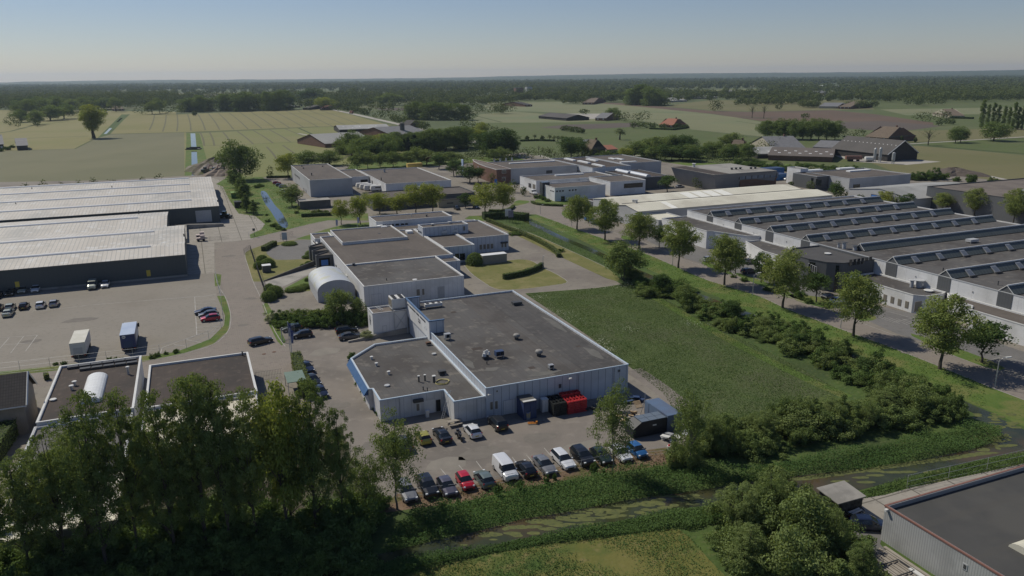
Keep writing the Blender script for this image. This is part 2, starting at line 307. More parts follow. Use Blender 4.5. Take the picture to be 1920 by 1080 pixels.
def trunk(name,seed,Ht,r,cb,ctr,mat,limbs=7,top=.75):
    rg=random.Random(seed); mb=MB(); sw=[(rg.uniform(-.25,.25)*k*.4,rg.uniform(-.25,.25)*k*.4) for k in range(5)]; sw[0]=(0,0)
    zs=[0,cb*.5,cb,cb+(Ht*top-cb)*.5,Ht*top]; mb.tube([(sw[i][0],sw[i][1],zs[i]-(.15 if i==0 else 0)) for i in range(5)],[r*1.25,r,r*.85,r*.55,r*.18],8)
    cs=sorted(ctr.tolist(),key=lambda c:rg.random())[:limbs]
    for c in cs:
        z=min(max(cb*.85,c[2]*.62),Ht*.6); t=(z-cb)/(Ht*top-cb) if Ht*top>cb else 0; b=(sw[2][0],sw[2][1],z)
        mb.tube([b,((b[0]+c[0])*.5,(b[1]+c[1])*.5,z+(c[2]-z)*.62),tuple(c)],[r*.42*(1-max(0,min(t,.6))),r*.25,r*.08],5)
    return mb.mesh(name,mat)
PROTO={}
def proto(kind,Ht,Wd,cb,K,nl,ls,mat,shape='round',n=2,r=.2,limbs=7,bark=None,rc=(.13,.24),top=.75):
    L=[]
    for i in range(n):
        c,ctr=crown('crown',hash_(kind)+i*13,Ht,Wd,cb,K,nl,ls,mat,shape,rc)
        L.append((c,trunk('trunk',i+3,Ht,r,cb,ctr,bark or barkm,limbs,top)))
    PROTO[kind]=(Ht,Wd,L)
def hash_(s): return sum(ord(c)*(i+1) for i,c in enumerate(s))%9973
proto('belt',14,10,-1.5,80,80,.55,L_oak,'col',4,.25,4,rc=(.14,.24))
proto('street',14,10,2.5,130,100,.36,L_road,'round',4,.24,9,rc=(.085,.16))
proto('yellow',10,8,1.8,60,90,.4,L_yel,'round',3,.16,7,rc=(.12,.22))
proto('small',7,5,1.5,40,80,.34,L_dark,'round',3,.12,6)
proto('oak',15,14,.7,80,90,.62,L_oak,'wide',4,.35,8,rc=(.1,.2))
proto('mid',12,9,.7,60,80,.52,L_fore,'round',3,.2,6)
proto('darkbig',14,10,.6,70,80,.55,L_dark,'round',3,.25,6)
proto('poplar',20,4.6,.4,90,70,.5,L_oak,'col',2,.22,4,rc=(.2,.32),top=.9)
proto('conifer',14,6,.6,55,80,.45,L_con,'cone',2,.2,3,rc=(.16,.26),top=.9)
proto('pollard',3.6,3.2,1.5,16,36,.34,L_will,'round',2,.2,4,rc=(.2,.3))
proto('bare',12,9,4,60,7,.35,L_will,'round',2,.2,26,rc=(.05,.1),top=.8)
proto('willow',24,16,4,110,100,.6,L_yel,'up',1,.7,9,rc=(.09,.16))
proto('cone',11,6,.4,50,90,.38,L_oak,'cone',2,.2,4,rc=(.18,.28),top=.85)
proto('copper',9,7,1.5,30,40,.5,L_purp,'round',1,.2,5)
proto('fore',19,9,3.2,170,125,.25,L_fore,'fore',4,.24,22,rc=(.05,.12),top=.9)
proto('light',12,8.5,1.3,120,70,.25,L_fore,'wide',2,.15,20,bark=barkl,rc=(.07,.13),top=.88)
proto('golden',12,8,2,110,120,.3,L_yel,'round',1,.2,9,rc=(.09,.17))
# low bushes without a visible trunk
BUSH={}
for kind,mat,ls in (('shrub',L_bush,.17),('blossom',L_blos,.17),('hazel',L_fore,.17),('thicket',L_fore,.115),('darkthicket',L_oak,.115),('topiary',L_oak,.26)):
    L=[]
    for i in range(4):
        rg=np.random.default_rng(50+i+hash_(kind)); K=64; d=sph(rg,K); d[:,2]=abs(d[:,2]); r=rg.random(K)**.5
        if kind=='topiary': ctr=d*.3; rad=np.full(K,.72); ctr[:,2]+=.2
        else: ctr=d*r[:,None]*np.array([.75,.75,.7]); ctr[:,2]+=.12; rad=rg.uniform(.12,.27,K); ctr*=1+.35*rg.normal(size=(K,1))*.5
        p,nr,val=cloud(rg,ctr*2,rad*2,260 if 'thicket' in kind else 120,.75 if kind!='topiary' else .5); k=p[:,2]>0; L.append(leafmesh('foliage',p[k],nr[k],ls,val[k],mat))
    BUSH[kind]=L
ORD='first second third fourth fifth sixth seventh eighth ninth tenth eleventh twelfth thirteenth fourteenth fifteenth sixteenth seventeenth eighteenth nineteenth twentieth'.split()
def ordw(i):
    if i<20: return ORD[i]
    t='twenty thirty forty fifty sixty seventy eighty ninety'.split()[(i+1)//10-2]; u=(i+1)%10
    return {'twenty':'twentieth','thirty':'thirtieth','forty':'fortieth','fifty':'fiftieth','sixty':'sixtieth','seventy':'seventieth','eighty':'eightieth','ninety':'ninetieth'}[t] if u==0 else t+'-'+ORD[u-1]
tn=[0]
def tree(kind,px,py,top,wpx,label,name='tree',group=None,cat='tree'):
    x,y=W(px,py); h=HT(px,py,px,top); return treexy(kind,x,y,h,wpx*(y*.964+13)/FOC*({'street':1.0,'light':.88,'fore':1.0}.get(kind,1.12) if y<350 else 1.42),label,name,group,cat)
QT=[]
def treexy(kind,x,y,h,wd,label,name='tree',group=None,cat='tree'): QT.append((kind,x,y,h,wd,label,name,group,cat))
def plant_trees():
    """the 300 trees that show largest become objects, the rest one mass of distant trees"""
    q=sorted(QT,key=lambda t:-t[3]*t[4]/t[2]**2*(9 if t[0] in ('poplar','bare') or t[0]=='pollard' and 'pasture' in t[5] else 1)); far=q[292:]
    for kind,x,y,h,wd,label,name,group,cat in q[:292]:
        Ht,Wd,L=PROTO[kind]; tn[0]+=1; c,t=L[tn[0]%len(L)]
        o=thing(name,label,cat,x,y,0,(tn[0]*2.399)%6.283,group,(wd/Wd,wd/Wd,h/Ht)); link('crown',c,o); link('trunk',t,o)
    return far
def bush(kind,x,y,w_,h_,label,name='shrub',group=None,cat='shrub'):
    tn[0]+=1; me=BUSH[kind][tn[0]%4]; o=bpy.data.objects.new(name,me); C.objects.link(o)
    o.location=(x,y,0); o.rotation_euler=(0,0,(tn[0]*2.399)%6.283); s=w_/3.2; o.scale=(s,s,h_/2.5); return tag(o,label,cat,group)
def trees(lst,kind,lab,grp,name='tree',cat='tree'):
    """lst of (px,py,top,width); labels count them from the left"""
    lst=sorted(lst)
    for i,t in enumerate(lst):
        k=t[4] if len(t)>4 else kind
        tree(k,*t[:4],lab%(ordw(i)) if '%s' in lab else lab,name,grp,cat)
def bushes(lst,kind,lab,grp,name='shrub',cat='shrub'):
    lst=sorted(lst)
    for i,t in enumerate(lst):
        x,y=W(t[0],t[1]); wd=t[2]*y/FOC; bush(t[4] if len(t)>4 else kind,x,y,wd,t[3],lab%ordw(i) if '%s' in lab else lab,name,grp,cat)
# ---------------------------------------------------------------- ground sheets
def sheet(name,pts,z,mat,uv=False,world=False,kind='structure',smooth=0):
    if not world: pts=[W(*p) for p in pts]
    if uv: pts=[XY(*p) for p in pts]
    if smooth: pts=chaikin(pts,smooth)
    mb=MB(); mb.prism(pts,z,z,0); mb.f=mb.f[len(pts):]; mb.m=mb.m[len(pts):]
    o=mb.build(name,mat); tag(o,kind=kind); return o
def strip(name,pts,wd,z,mat,world=False,kind='structure',smooth=0,label=None,cat=None,closed=False):
    if not world: pts=[W(*p) for p in pts]
    if smooth: pts=chaikin(pts,smooth,False)
    mb=MB(); L=[];R_=[]
    for i,p in enumerate(pts):
        a=pts[max(i-1,0)];b=pts[min(i+1,len(pts)-1)]; dx,dy=b[0]-a[0],b[1]-a[1]; q=math.hypot(dx,dy); nx,ny=-dy/q*wd/2,dx/q*wd/2
        L.append((p[0]+nx,p[1]+ny,z)); R_.append((p[0]-nx,p[1]-ny,z))
    n=len(pts); mb.add(L+R_,[(i,n+i,n+i+1,i+1) for i in range(n-1)]); o=mb.build(name,mat); tag(o,label,cat,kind=kind if not cat else None); return o
# ================================================================ GROUND
R_=12900
sheet('ground',[(-R_,-300),(R_,-300),(R_,13900),(-R_,13900)],-.12,farm0,world=True)
# fields (photo coordinates of their corners, laid on the ground plane)
sheet('field',[(-60,206),(330,209),(330,216),(240,214),(185,258),(170,264),(140,279),(-60,285)],-.09,f_pale)
sheet('field',[(-60,284),(140,278.5),(172,262),(202,252),(346,248),(352,336),(-60,350)],-.08,f_grey)
sheet('field',[(202,251),(244,214),(330,214),(480,209),(618,204),(735,236),(590,237.5),(350,247.5)],-.085,M('striped hay field',(.195,.18,.075),(.215,.195,.085),.02,.95,c3=(.18,.172,.065),sc3=.01))
sheet('field',[(372,249.5),(590,238.5),(690,236),(760,246),(760,300),(660,305),(545,330),(480,332),(392,332),(386,318),(380,280)],-.085,f_light)
sheet('field',[(345.5,248),(349,248),(353,336),(346,336)],-.06,f_pale)
sheet('field',[(880,229),(1060,229),(1190,225),(1300,243),(1445,262),(1545,257),(1640,300),(1560,330),(1290,302),(1240,291),(1000,287),(960,262)],-.09,f_bright)
sheet('field',[(900,214),(960,209),(1135,222),(1135,227),(1060,229.5),(880,230)],-.08,f_silver)
sheet('field',[(905,200),(915,193),(1110,190),(1200,200),(1330,210),(1440,231),(1430,256),(1300,243),(1190,225),(1130,215),(1000,209),(925,208)],-.08,f_silver)
sheet('field',[(1085,190.5),(1180,194),(1330,207.5),(1400,209.5),(1560,206.5),(1640,214),(1750,230),(1750,238),(1560,226),(1430,227),(1330,213),(1180,198)],-.07,f_brown)
sheet('field',[(1575,229),(1650,226.5),(1765,236),(1715,243),(1665,246),(1580,240)],-.06,f_dark)
sheet('field',[(1012,239),(1060,233.5),(1190,230),(1200,237),(1080,243)],-.06,f_dark)
sheet('field',[(1240,199),(1330,188),(1620,187),(1640,205),(1400,208.5),(1340,206.5)],-.08,f_yel)
sheet('field',[(1620,187),(1960,184),(1960,240),(1760,236),(1640,213)],-.085,f_bright)
sheet('field',[(1650,205),(1960,200),(1960,212),(1700,216)],-.075,f_silver)
sheet('field',[(1660,246),(1960,239),(1960,256),(1700,267)],-.075,f_yel)
sheet('field',[(1700,268),(1960,257),(1960,293),(1740,272)],-.08,f_bright)
sheet('field',[(1640,276),(1720,273),(1960,294),(1960,352),(1700,331),(1620,300)],-.08,f_yel)
sheet('field',[(905,187),(1100,180),(1200,184),(1100,190),(915,193)],-.085,f_bright)
sheet('field',[(300,175),(640,172),(660,180),(300,182)],-.085,f_yel)
sheet('field',[(700,203),(840,200),(830,208),(720,207)],-.08,f_dark)
sheet('field',[(1250,170),(1420,167),(1440,174),(1260,176)],-.085,f_light)
sheet('field',[(1230,318),(1255,305),(1480,307),(1480,320)],-.05,M('bright paddock',(.1,.15,.03),(.12,.165,.035),.1,.95))
linem=M('drill line',(.11,.11,.06),(.13,.125,.07),.05,.95)
for a,b in (((290,215),(280,243.5)),((311.7,215),(305,246.5)),((332,214),(331.7,246)),((351.7,214),(358,245)),((371,213.5),(385,244)),((391,213),(411.7,243)),((410,212.5),(438,242.5)),((430,211.7),(465,241.7)),((450,211),(491,240.8)),((471,210.5),(516,240)),((493,210),(543,239.5)),((514,209),(570,239)),((536,208),(598,238.5)),((558,207.5),(626,238)),((580,207),(655,237.5)),((600,206.5),(685,237)),
            ((376,249),(383,273)),((393,248),(402,273)),((418,247.5),(432,268)),((445,246),(475,270)),((475,244.5),(512,268)),((505,243),(545,266)),((535,241.5),(585,263)),((440,276),(475,300)),((500,275),(520,300)),((530,272),(580,310)),((700,262),(640,300))):
    mid=((a[0]+b[0])/2+2.0,(a[1]+b[1])/2); wa=W(*a)[1]
    strip('field',[a,mid,b],1.5,-.055,linem,smooth=2)
for pts,wd in (([(205,251.5),(350,248),(590,237.5),(735,236.5)],3),([(383,273),(470,270),(600,264.5)],1.6),([(560,240),(580,249),(606,262)],2.5),([(-60,263),(165,255)],2.5),([(-60,258),(20,246),(70,233),(130,228)],3),([(-60,285),(140,279),(172,263)],1.5),
               ([(1090,206),(1330,213),(1440,222)],3),([(1180,224.5),(1240,224),(1440,222)],2.5),([(1700,268),(1960,257)],3),([(1740,273),(1850,282),(1960,291)],3),([(1500,215),(1760,212)],2),([(1380,227),(1430,234)],2),([(880,214),(940,229)],3),([(1000,252),(1090,247),(1180,250)],2)):
    strip('field',pts,wd,-.05,trackm)
sheet('verge',[(350,249.5),(373.5,248.5),(388,300),(394,332),(346,332)],-.05,vergem)
sheet('verge',[(183,258.5),(228,214.5),(242,214.5),(205,252.5)],-.05,grassm)
sheet('water',[(357,250),(366,250),(368.5,276),(358.5,276)],-.03,w_clear); sheet('water',[(358.8,284),(369,284),(372,330),(359.5,330)],-.03,w_clear)
strip('water',[(197,251),(208,240)],2.5,-.03,w_clear); strip('water',[(220,229),(228,221)],3,-.03,w_clear)
strip('road',[(616,204),(660,213),(720,226.5),(800,244.5),(850,256),(905,270),(935,282)],8,-.04,dirtroad); strip('road',[(1960,254),(1800,264),(1700,270),(1640,273)],3.5,-.04,dirtroad)
strip('road',[(560,250),(590,256),(625,268)],3,-.04,dirtroad)
strip('path',[(1700,331),(1830,325),(1960,352)],4,-.04,dirtroad); strip('road',[(960,300),(1010,292),(1040,303)],9,-.04,dirtroad)
sheet('yard',[(1560,290),(1650,294),(1725,300),(1765,303),(1700,309),(1600,303)],-.045,dirtroad)
sheet('yard',[(1060,213),(1140,213),(1140,222),(1060,224)],-.045,dirtroad)
strip('path',[(1060,296),(1160,292),(1290,291)],4,-.04,dirtroad)
# the estate: one paved sheet, greens and yards laid over it
sheet('pavement',[(-220,345),(200,338),(380,328),(400,331),(560,334),(640,310),(760,302),(880,300),(980,286),(1040,300),(1240,303),(1300,312),(1480,314),(1600,318),(1800,330),(2200,380),(2200,1500),(-500,1500)],0,pav)
sheet('grass',[(660,300),(760,296),(880,296),(960,292),(985,300),(880,306),(800,312),(650,320)],.004,vergem)
sheet('yard',[(-220,560),(0,541),(360,515),(402,512),(407,560),(430,590),(428,620),(400,645),(330,660),(270,675),(0,697),(-250,720)],.004,lotm)
sheet('yard',[(392,332),(420,340),(432,372),(450,396),(480,404),(497,421),(494,436),(470,449),(440,452),(402,455),(402,512),(340,516),(340,420),(405,418)],.005,slabm)
road=[(1006,402),(1045,416),(1081,430),(1147,453),(1213,476),(1274,503),(1324,525),(1372,539),(1427,556),(1469,577),(1580,618.6),(1651,644),(1757,685),(1846,722),(1920,750),(2100,820)]
roadup=[(2100,775),(1920,708),(1867,697),(1775,662),(1730,648),(1686,632),(1606,602),(1480,557),(1430,537),(1373,517),(1330,502),(1290,490),(1245,470),(1190,447),(1130,430),(1085,412),(1060,398),(1065,385),(1000,372)]
sheet('road',road+roadup,.005,roadm)
sheet('road',[(-300,745),(0,700),(270,678),(345,664),(402,647),(430,622),(434,592),(425,560),(404,512),(404,458),(470,450),(545,430),(600,415),(612,425),(560,440),(500,457),(462,468),(458,478),(474,528),(490,560),(510,612),(535,650),(560,680),(550,700),(440,690),(60,725),(-300,780)],.006,roadm,smooth=1)
sheet('yard',[(1590,585),(1640,572),(1700,585),(1760,592),(1890,650),(1960,672),(2000,720),(1870,690),(1775,655),(1680,625)],.007,asph)
sheet('yard',[(1200,440),(1300,455),(1400,490),(1500,520),(1560,560),(1560,580),(1480,552),(1430,533),(1374,513),(1290,486),(1220,455)],.007,asph)
sheet('yard',[(545,645),(650,600),(700,640),(690,690),(700,760),(840,800),(1180,742),(1240,760),(1290,800),(1290,850),(1090,870),(960,895),(870,915),(745,930),(640,830),(560,720)],.006,yardm)
G_=[(871,410),(880,405),(950,402)]+road+[(2300,900),(2300,1500),(-700,1500),(-500,1200),(-60,1110),(300,1060),(600,990),(700,965),(760,945),(870,930),(960,905),(1100,880),(1290,850),(1285,800),(1240,735),(1186,692),(1100,628),(985,550),(1120,540),(1165,533),(1155,527),(1137,522),(1043,478),(977,445),(911,413)]
sheet('grass',G_,.009,grassm)
sheet('verge',[(985,402),(1006,402.5)]+road[1:]+[(2100,870),(1920,800),(1850,768),(1770,735),(1700,702),(1620,668),(1560,648),(1490,618),(1400,580),(1330,550),(1250,520),(1180,490),(1135,472),(1080,446),(1030,424),(1000,412)],.012,vergem)
sheet('grass',[(985,551),(1120,540),(1190,531),(1215,545),(1300,590),(1400,640),(1500,690),(1585,738),(1500,760),(1400,785),(1330,800),(1290,800),(1240,735),(1186,692),(1100,628)],.012,meadm)
strip('verge',[(1205,545),(1300,600),(1400,655),(1500,705),(1590,745)],2.2,.015,vergem,smooth=1)
sheet('lawn',[(911,413),(937,428),(977,445),(1043,478),(1137,522),(1155,527),(1165,524),(1140,503),(1100,484),(1060,466),(1010,443),(960,425),(925,414)],.013,lawnm,smooth=1)
sheet('lawn',[(870,497),(877,495),(958,488),(975,486),(995,488),(1008,495),(1020,503),(1042,513),(1065,527),(1060,532),(1037,535),(987,542),(940,544),(923,540),(907,530),(883,513)],.012,lawnm,smooth=1)
sheet('lawn',[(458,475),(470,467.5),(497,458),(515,455),(560,449),(588,451),(588,493),(540,512),(492,528),(474,528),(465,502)],.01,lawnm)
sheet('yard',[(517,462),(552,450),(590,450),(600,460),(588,485),(520,488),(510,484),(498,475),(502,470)],.014,asph,smooth=1)
sheet('ramp',[(495,531),(530,538),(585,512),(604,498),(590,494),(560,503)],.013,conc)
sheet('verge',[(533,541),(578,517),(582,545),(560,548)],.012,vergem)
sheet('verge',[(492,572),(500,566),(520,600),(522,612),(536,640),(528,648),(520,640),(505,610)],.012,vergem)
sheet('verge',[(405,345),(430,330),(490,332),(530,350),(560,385),(600,402),(690,400),(690,414),(615,413),(560,425),(500,440),(470,447),(468,440),(490,430),(497,420),(478,405),(447,400),(430,375),(418,350)],.01,vergem)
sheet('verge',[(555,448),(610,430),(650,420),(700,416),(700,432),(620,445),(588,450)],.012,vergem)
sheet('verge',[(407,555),(422,555),(432,590),(428,620),(400,645),(345,662),(270,678),(150,690),(0,706),(-200,722),(-200,716),(0,697),(120,684),(270,668),(330,660),(395,635),(420,610),(422,592)],.012,vergem)
sheet('verge',[(402,513),(415,515),(413,535),(403,537)],.012,vergem)
sheet('verge',[(871,410),(882,405.5),(940,402.5),(985,400.5),(1000,404),(960,412),(905,414)],.013,vergem)
for p in ([(966,375),(992,376),(994,380),(960,388)],[(1052,398),(1062,392),(1075,397),(1085,406),(1070,412),(1055,405)],[(1162,444),(1175,440),(1195,447),(1187,451),(1170,450)],[(1310,490),(1330,492),(1370,510),(1378,517),(1340,507)],[(1372,512),(1390,512),(1470,542),(1500,560),(1480,560),(1430,538)],[(1470,548),(1560,560),(1560,580),(1500,568)],[(1600,588),(1640,590),(1645,600),(1610,603)],[(1690,620),(1760,640),(1890,688),(1870,697),(1775,662)],[(1000,378),(1010,370),(1140,378),(1060,385),(1010,384)]):
    sheet('verge',p,.013,vergem,smooth=1)
sheet('lawn',[(380,1200),(700,1100),(780,1072),(900,1042),(1030,1020),(1130,1008),(1270,990),(1290,1005),(1330,1050),(1370,1090),(1420,1200)],.016,M('weedy pasture',(.12,.125,.03),(.15,.14,.04),.2,.95,c3=(.06,.1,.022),sc3=.09,c4=(.18,.155,.06),sc4=.6,bump=.1))
sheet('dirt',[(700,965),(745,926),(870,912),(960,893),(1090,868),(1180,848),(1260,838),(1292,850),(1290,866),(1100,894),(960,919),(870,941),(760,956)],.016,gravel)
sheet('soil',[(-220,960),(100,925),(470,850),(640,800),(665,880),(700,965),(600,990),(300,1060),(-60,1110),(-300,1160)],.014,M('dark leaf litter',(.05,.045,.03),(.075,.065,.04),.5,.95,c3=(.045,.06,.02),sc3=.3))  # dark soil and leaf litter sheet under the tall tree row
kerbm=M('pale kerb stone',(.3,.285,.26),(.36,.345,.32),1,.9,c4=(.2,.19,.17),sc4=.8)
for kp in (road,roadup[::-1],[(462,468),(458,478),(466,502),(474,528),(490,560),(505,600),(520,630),(535,650)],[(404,514),(408,535),(425,560),(434,592),(430,622),(402,647),(345,664),(270,678),(0,701)],[(470,449.5),(500,440.5),(560,425.5),(612,412.5),(690,414)],[(870,497),(883,513),(907,530),(923,540),(940,544),(987,542),(1037,535),(1060,532),(1065,527),(1042,513),(1020,503),(1008,495),(995,488)],[(925,414),(960,425),(1010,443),(1060,466),(1100,484),(1140,503)]):
    strip('kerb',kp,.16,.03,kerbm,smooth=1)
# darker repair patches and tyre worn tracks on the paving
patchm=M('asphalt repair patch',(.15,.137,.12),(.185,.168,.147),.6,.9); palem=M('worn pale paving',(.2,.184,.16),(.235,.215,.185),.5,.9)
for a,b,c,mt in ((470,560,1.6,patchm),(455,610,1.2,patchm),(700,845-10,2.2,patchm),(900,850,3,patchm),(1010,820,2.6,patchm),(640,760,2,patchm),(150,600,3.2,patchm),(60,640,2,patchm),(330,560,2.4,palem),(610,660,3,palem),(1060,420,1.5,patchm),(1090,840,3.5,palem),(840,870,3,palem),(430,480,2.2,patchm),(1230,476,1.4,patchm),(1530,590,1.3,patchm),(1700,660,1.2,patchm)):
    u,v=UV(a,b); n=9; q=random.Random(a); sheet('repair_patch',[(u+c*(1+.25*q.uniform(-1,1))*math.cos(2*PI*i/n),v+c*.6*(1+.3*q.uniform(-1,1))*math.sin(2*PI*i/n)) for i in range(n)],.0175,mt,uv=True,world=True)
# canals and ditches
sheet('water',[(1273,925),(1173,938),(1073,958),(973,975),(890,998),(807,1015),(750,1030),(500,1088),(200,1150),(-400,1260),(-400,1320),(200,1185),(600,1085),(747,1049),(807,1042),(907,1028),(973,1012),(1073,994),(1173,975),(1280,955),(1400,935),(1500,942),(1550,935),(1644,911),(1778,876),(1860,856),(1920,849),(2100,870),(2100,815),(1920,806),(1884,789),(1840,772),(1822,784),(1870,802),(1885,822),(1822,843),(1733,861),(1644,877),(1555,886),(1489,893),(1400,905)],.02,w_canal)
sheet('water',[(487,358),(498,358),(507,372),(517,387),(526,395),(534,408),(541,420),(538,428),(528,428),(515,408),(507,395),(495,380)],.016,w_clear,smooth=1)
strip('water',[(986,414),(1010,425),(1052,446),(1085,459),(1135,481),(1170,498),(1230,524),(1330,562),(1420,597),(1511,636),(1600,672),(1680,702),(1733,725),(1790,752),(1850,778)],2.6,.017,w_canal,smooth=1)
rg=random.Random(5)
def algae_patch(px,py,a,b):
    x,y=W(px,py); n=14; sheet('duckweed',[(x+a*(1+.35*rg.random())*math.cos(2*PI*i/n)*.5,y+b*(1+.5*rg.random())*math.sin(2*PI*i/n)*.5) for i in range(n)],.026+.0005*rg.random(),algae,world=True,smooth=1)
for px,py,a,b in [(p,q,a*.55,b*.55) for p,q,a,b in ((1010,978,5,1.6),(1055,972,3,1.4),(1085,967,4,1.2),(1120,956,5,1),(1165,948,4,.9),(960,1000,3,.9),(1000,988,3,1),(1050,985,4,1.2),(1100,975,3,1),(905,1005,1.6,.6),(925,1012,1.5,.5),(1000,1000,2.4,1),(1030,992,2.6,1),(1130,985,3,.8),(870,1022,1.5,.5),(1240,930,5,.9),(1270,931,4,.7),(1300,935,4,.9),(1085,960,3,.7),(1145,962,2,.8),(945,985,2,.7),(1165,968,2,.6))]: algae_patch(px,py,a,b)
for i in range(26):
    t=i/25; px=1500+(1850-1500)*t; py=897+(848-897)*t; algae_patch(px,py+1.5,3,.35+.3*rg.random())
for i in range(14): algae_patch(1560+rg.random()*220,905-rg.random()*22,2,.5)
strip('path',[(1186,693),(1230,722),(1262,748),(1290,765)],3.4,.018,yardm,smooth=1)
sheet('path',[(1603,937),(1660,928),(1710,914),(1778,900),(1850,885),(1960,860),(1960,905),(1660,975),(1650,1012),(1610,1012),(1590,1000)],.018,slabm)
sheet('yard',[(1600,1000),(1660,985),(1650,1020),(1720,1100),(1600,1100),(1560,1030)],.02,asph)
# painted markings
mk=MB()
def line(a,b,wd=.14,z=.022,uv=False):
    a=(W(*a)); b=(W(*b)); dx,dy=b[0]-a[0],b[1]-a[1]; q=math.hypot(dx,dy) or 1; nx,ny=-dy/q*wd/2,dx/q*wd/2
    mk.add([(a[0]+nx,a[1]+ny,z),(a[0]-nx,a[1]-ny,z),(b[0]-nx,b[1]-ny,z),(b[0]+nx,b[1]+ny,z)],[(0,1,2,3)])
line((-20,587),(80,582));line((60,585),(170,572));line((170,572),(405,553),.16)
for i in range(12):
    y=557+i*6.3; line((366+i*.35,y),(402+i*1.6 if i<9 else 418-(i-9)*6,y-1.4),.12)
line((365,557),(369,628),.16);line((369,628),(410,620));line((369,628),(304,652));line((304,652),(233,659));line((304,652),(301,662));line((350,637),(378,643));line((326,646),(352,650));line((233,659),(100,676))
line((-40,637),(70,628.5));line((70,628.5),(48,658.5));line((44,631),(20,662));line((17,634),(-10,664));line((-40,650),(57,643));line((90,673),(20,682))
for i in range(9):
    a=(732+i*17.5+(i>4)*4,887-i*5.5)
for a,b in (((826,879),(840,895)),((860,872),(872,886)),((893,865),(906,882)),((987,853),(998,866)),((1020,840),(1033,855)),((960,857),(967,866))): line(a,b,.1)
for i in range(5): line((1640+i*13,592-i*0+i*1.5),(1680+i*15-8,604+i*2.5),.1)
line((1672,605),(1722,594),.1);line((1640,577),(1722,600),.1);line((1815,650),(1960,690),.1);line((1850,677),(1875,670),.1)
mo=mk.build('parking_markings',markm,off=(0,0)); tag(mo,kind='structure')
# ---------------------------------------------------------------- tufts: reeds, tall meadow, rough grass
def inpoly(x,y,poly):
    ins=np.zeros(len(x),bool); n=len(poly)
    for i in range(n):
        x1,y1=poly[i];x2,y2=poly[(i+1)%n]
        if y1==y2: continue
        c=((y1>y)!=(y2>y))&(x<(x2-x1)*(y-y1)/(y2-y1)+x1); ins^=c
    return ins
def tufts(name,pts,n,h,size,mat,seed=1,patch=0,hole=None,flat=1.3):
    pts=[W(*p) for p in pts]; rg=np.random.default_rng(seed); X=[p[0] for p in pts];Y=[p[1] for p in pts]
    x=rg.uniform(min(X),max(X),n); y=rg.uniform(min(Y),max(Y),n); k=inpoly(x,y,pts); x,y=x[k],y[k]
    if hole: k=~inpoly(x,y,[W(*p) for p in hole]); x,y=x[k],y[k]
    if patch: k=(np.sin(x*patch+1.3*np.sin(y*patch*.7))+np.cos(y*patch*1.1+x*.13))>rg.uniform(-1.6,.8,len(x)); x,y=x[k],y[k]
    z=rg.uniform(.15,1,len(x))*h*(.65+.35*np.sin(x*.5+2*np.sin(y*.31))); nr=rg.normal(size=(len(x),3)); nr[:,2]=abs(nr[:,2])*flat+.5
    val=np.clip(.5+.28*np.sin(x*.11+y*.07)+.2*np.sin(x*.5-y*.41)+rg.normal(size=len(x))*.2,0,1)
    me=leafmesh(name,np.stack([x,y,z],1),nr,size,val,mat); o=bpy.data.objects.new(name,me); C.objects.link(o); return tag(o,kind='stuff')
reedN=[(960,921),(870,942),(780,958),(748,985),(720,1040),(750,1033),(807,1017),(890,1000),(973,977),(1073,960),(1173,940),(1273,926),(1400,906),(1489,894),(1555,888),(1644,879),(1733,863),(1822,845),(1880,825),(1870,806),(1820,800),(1733,822),(1600,848),(1480,868),(1380,885),(1290,868),(1100,896)]
tufts('reeds',reedN,210000,1.6,.23,L_reed,1)
reedS=[(747,1049),(807,1042),(907,1029),(973,1013),(1073,996),(1173,977),(1280,957),(1380,945),(1400,975),(1330,985),(1290,995),(1270,990),(1130,1008),(1030,1020),(900,1042),(780,1072),(700,1100),(650,1095)]
tufts('reeds',reedS,120000,.9,.2,L_reed,2)
tufts('reeds',[(1520,945),(1644,914),(1778,879),(1860,859),(1960,850),(1960,866),(1850,884),(1778,899),(1709,913),(1660,927),(1600,938),(1540,960)],40000,.7,.22,L_mead,3)
tufts('grass',[(985,551),(1120,540),(1190,531),(1215,545),(1300,590),(1400,640),(1500,690),(1585,738),(1500,760),(1400,785),(1330,800),(1290,800),(1240,735),(1186,692),(1100,628)],150000,.13,.19,L_mead,4)
tufts('grass',[(1006,404)]+road[1:14]+[(1850,768),(1770,735),(1700,702),(1620,668),(1560,648),(1490,618),(1400,580),(1330,550),(1250,520),(1180,490),(1135,472),(1080,446)],90000,.2,.24,LEAF('verge blades',(0.081, 0.145, 0.039),(0.145, 0.22, 0.063),.25),5)
tufts('reeds',[(940,412),(1000,414),(1052,444),(1135,479),(1190,506),(1180,520),(1100,484),(1010,443)],30000,.7,.24,L_reed,6)
tufts('weeds',[(700,1100),(780,1072),(900,1042),(1030,1020),(1130,1008),(1270,990),(1290,1005),(1370,1090)],22000,.3,.18,L_reed,7,patch=.5)
tufts('weeds',[(405,345),(490,332),(530,350),(560,385),(600,402),(560,425),(500,440),(470,447),(497,420),(447,400)],14000,.25,.4,LEAF('ditch blades',(0.089, 0.158, 0.04),(0.158, 0.228, 0.071),.25),8,hole=[(484,355),(500,355),(510,371),(520,386),(530,394),(538,407),(546,420),(542,431),(526,431),(512,410),(502,396),(490,380)])
tufts('weeds',[(745,930),(870,915),(960,897),(1090,872),(1250,848),(1290,868),(1100,896),(960,921),(870,942),(760,957)],5000,.3,.3,LEAF('dry stalks',(0.135, 0.101, 0.054),(0.218, 0.172, 0.102),.2),9,patch=.6)

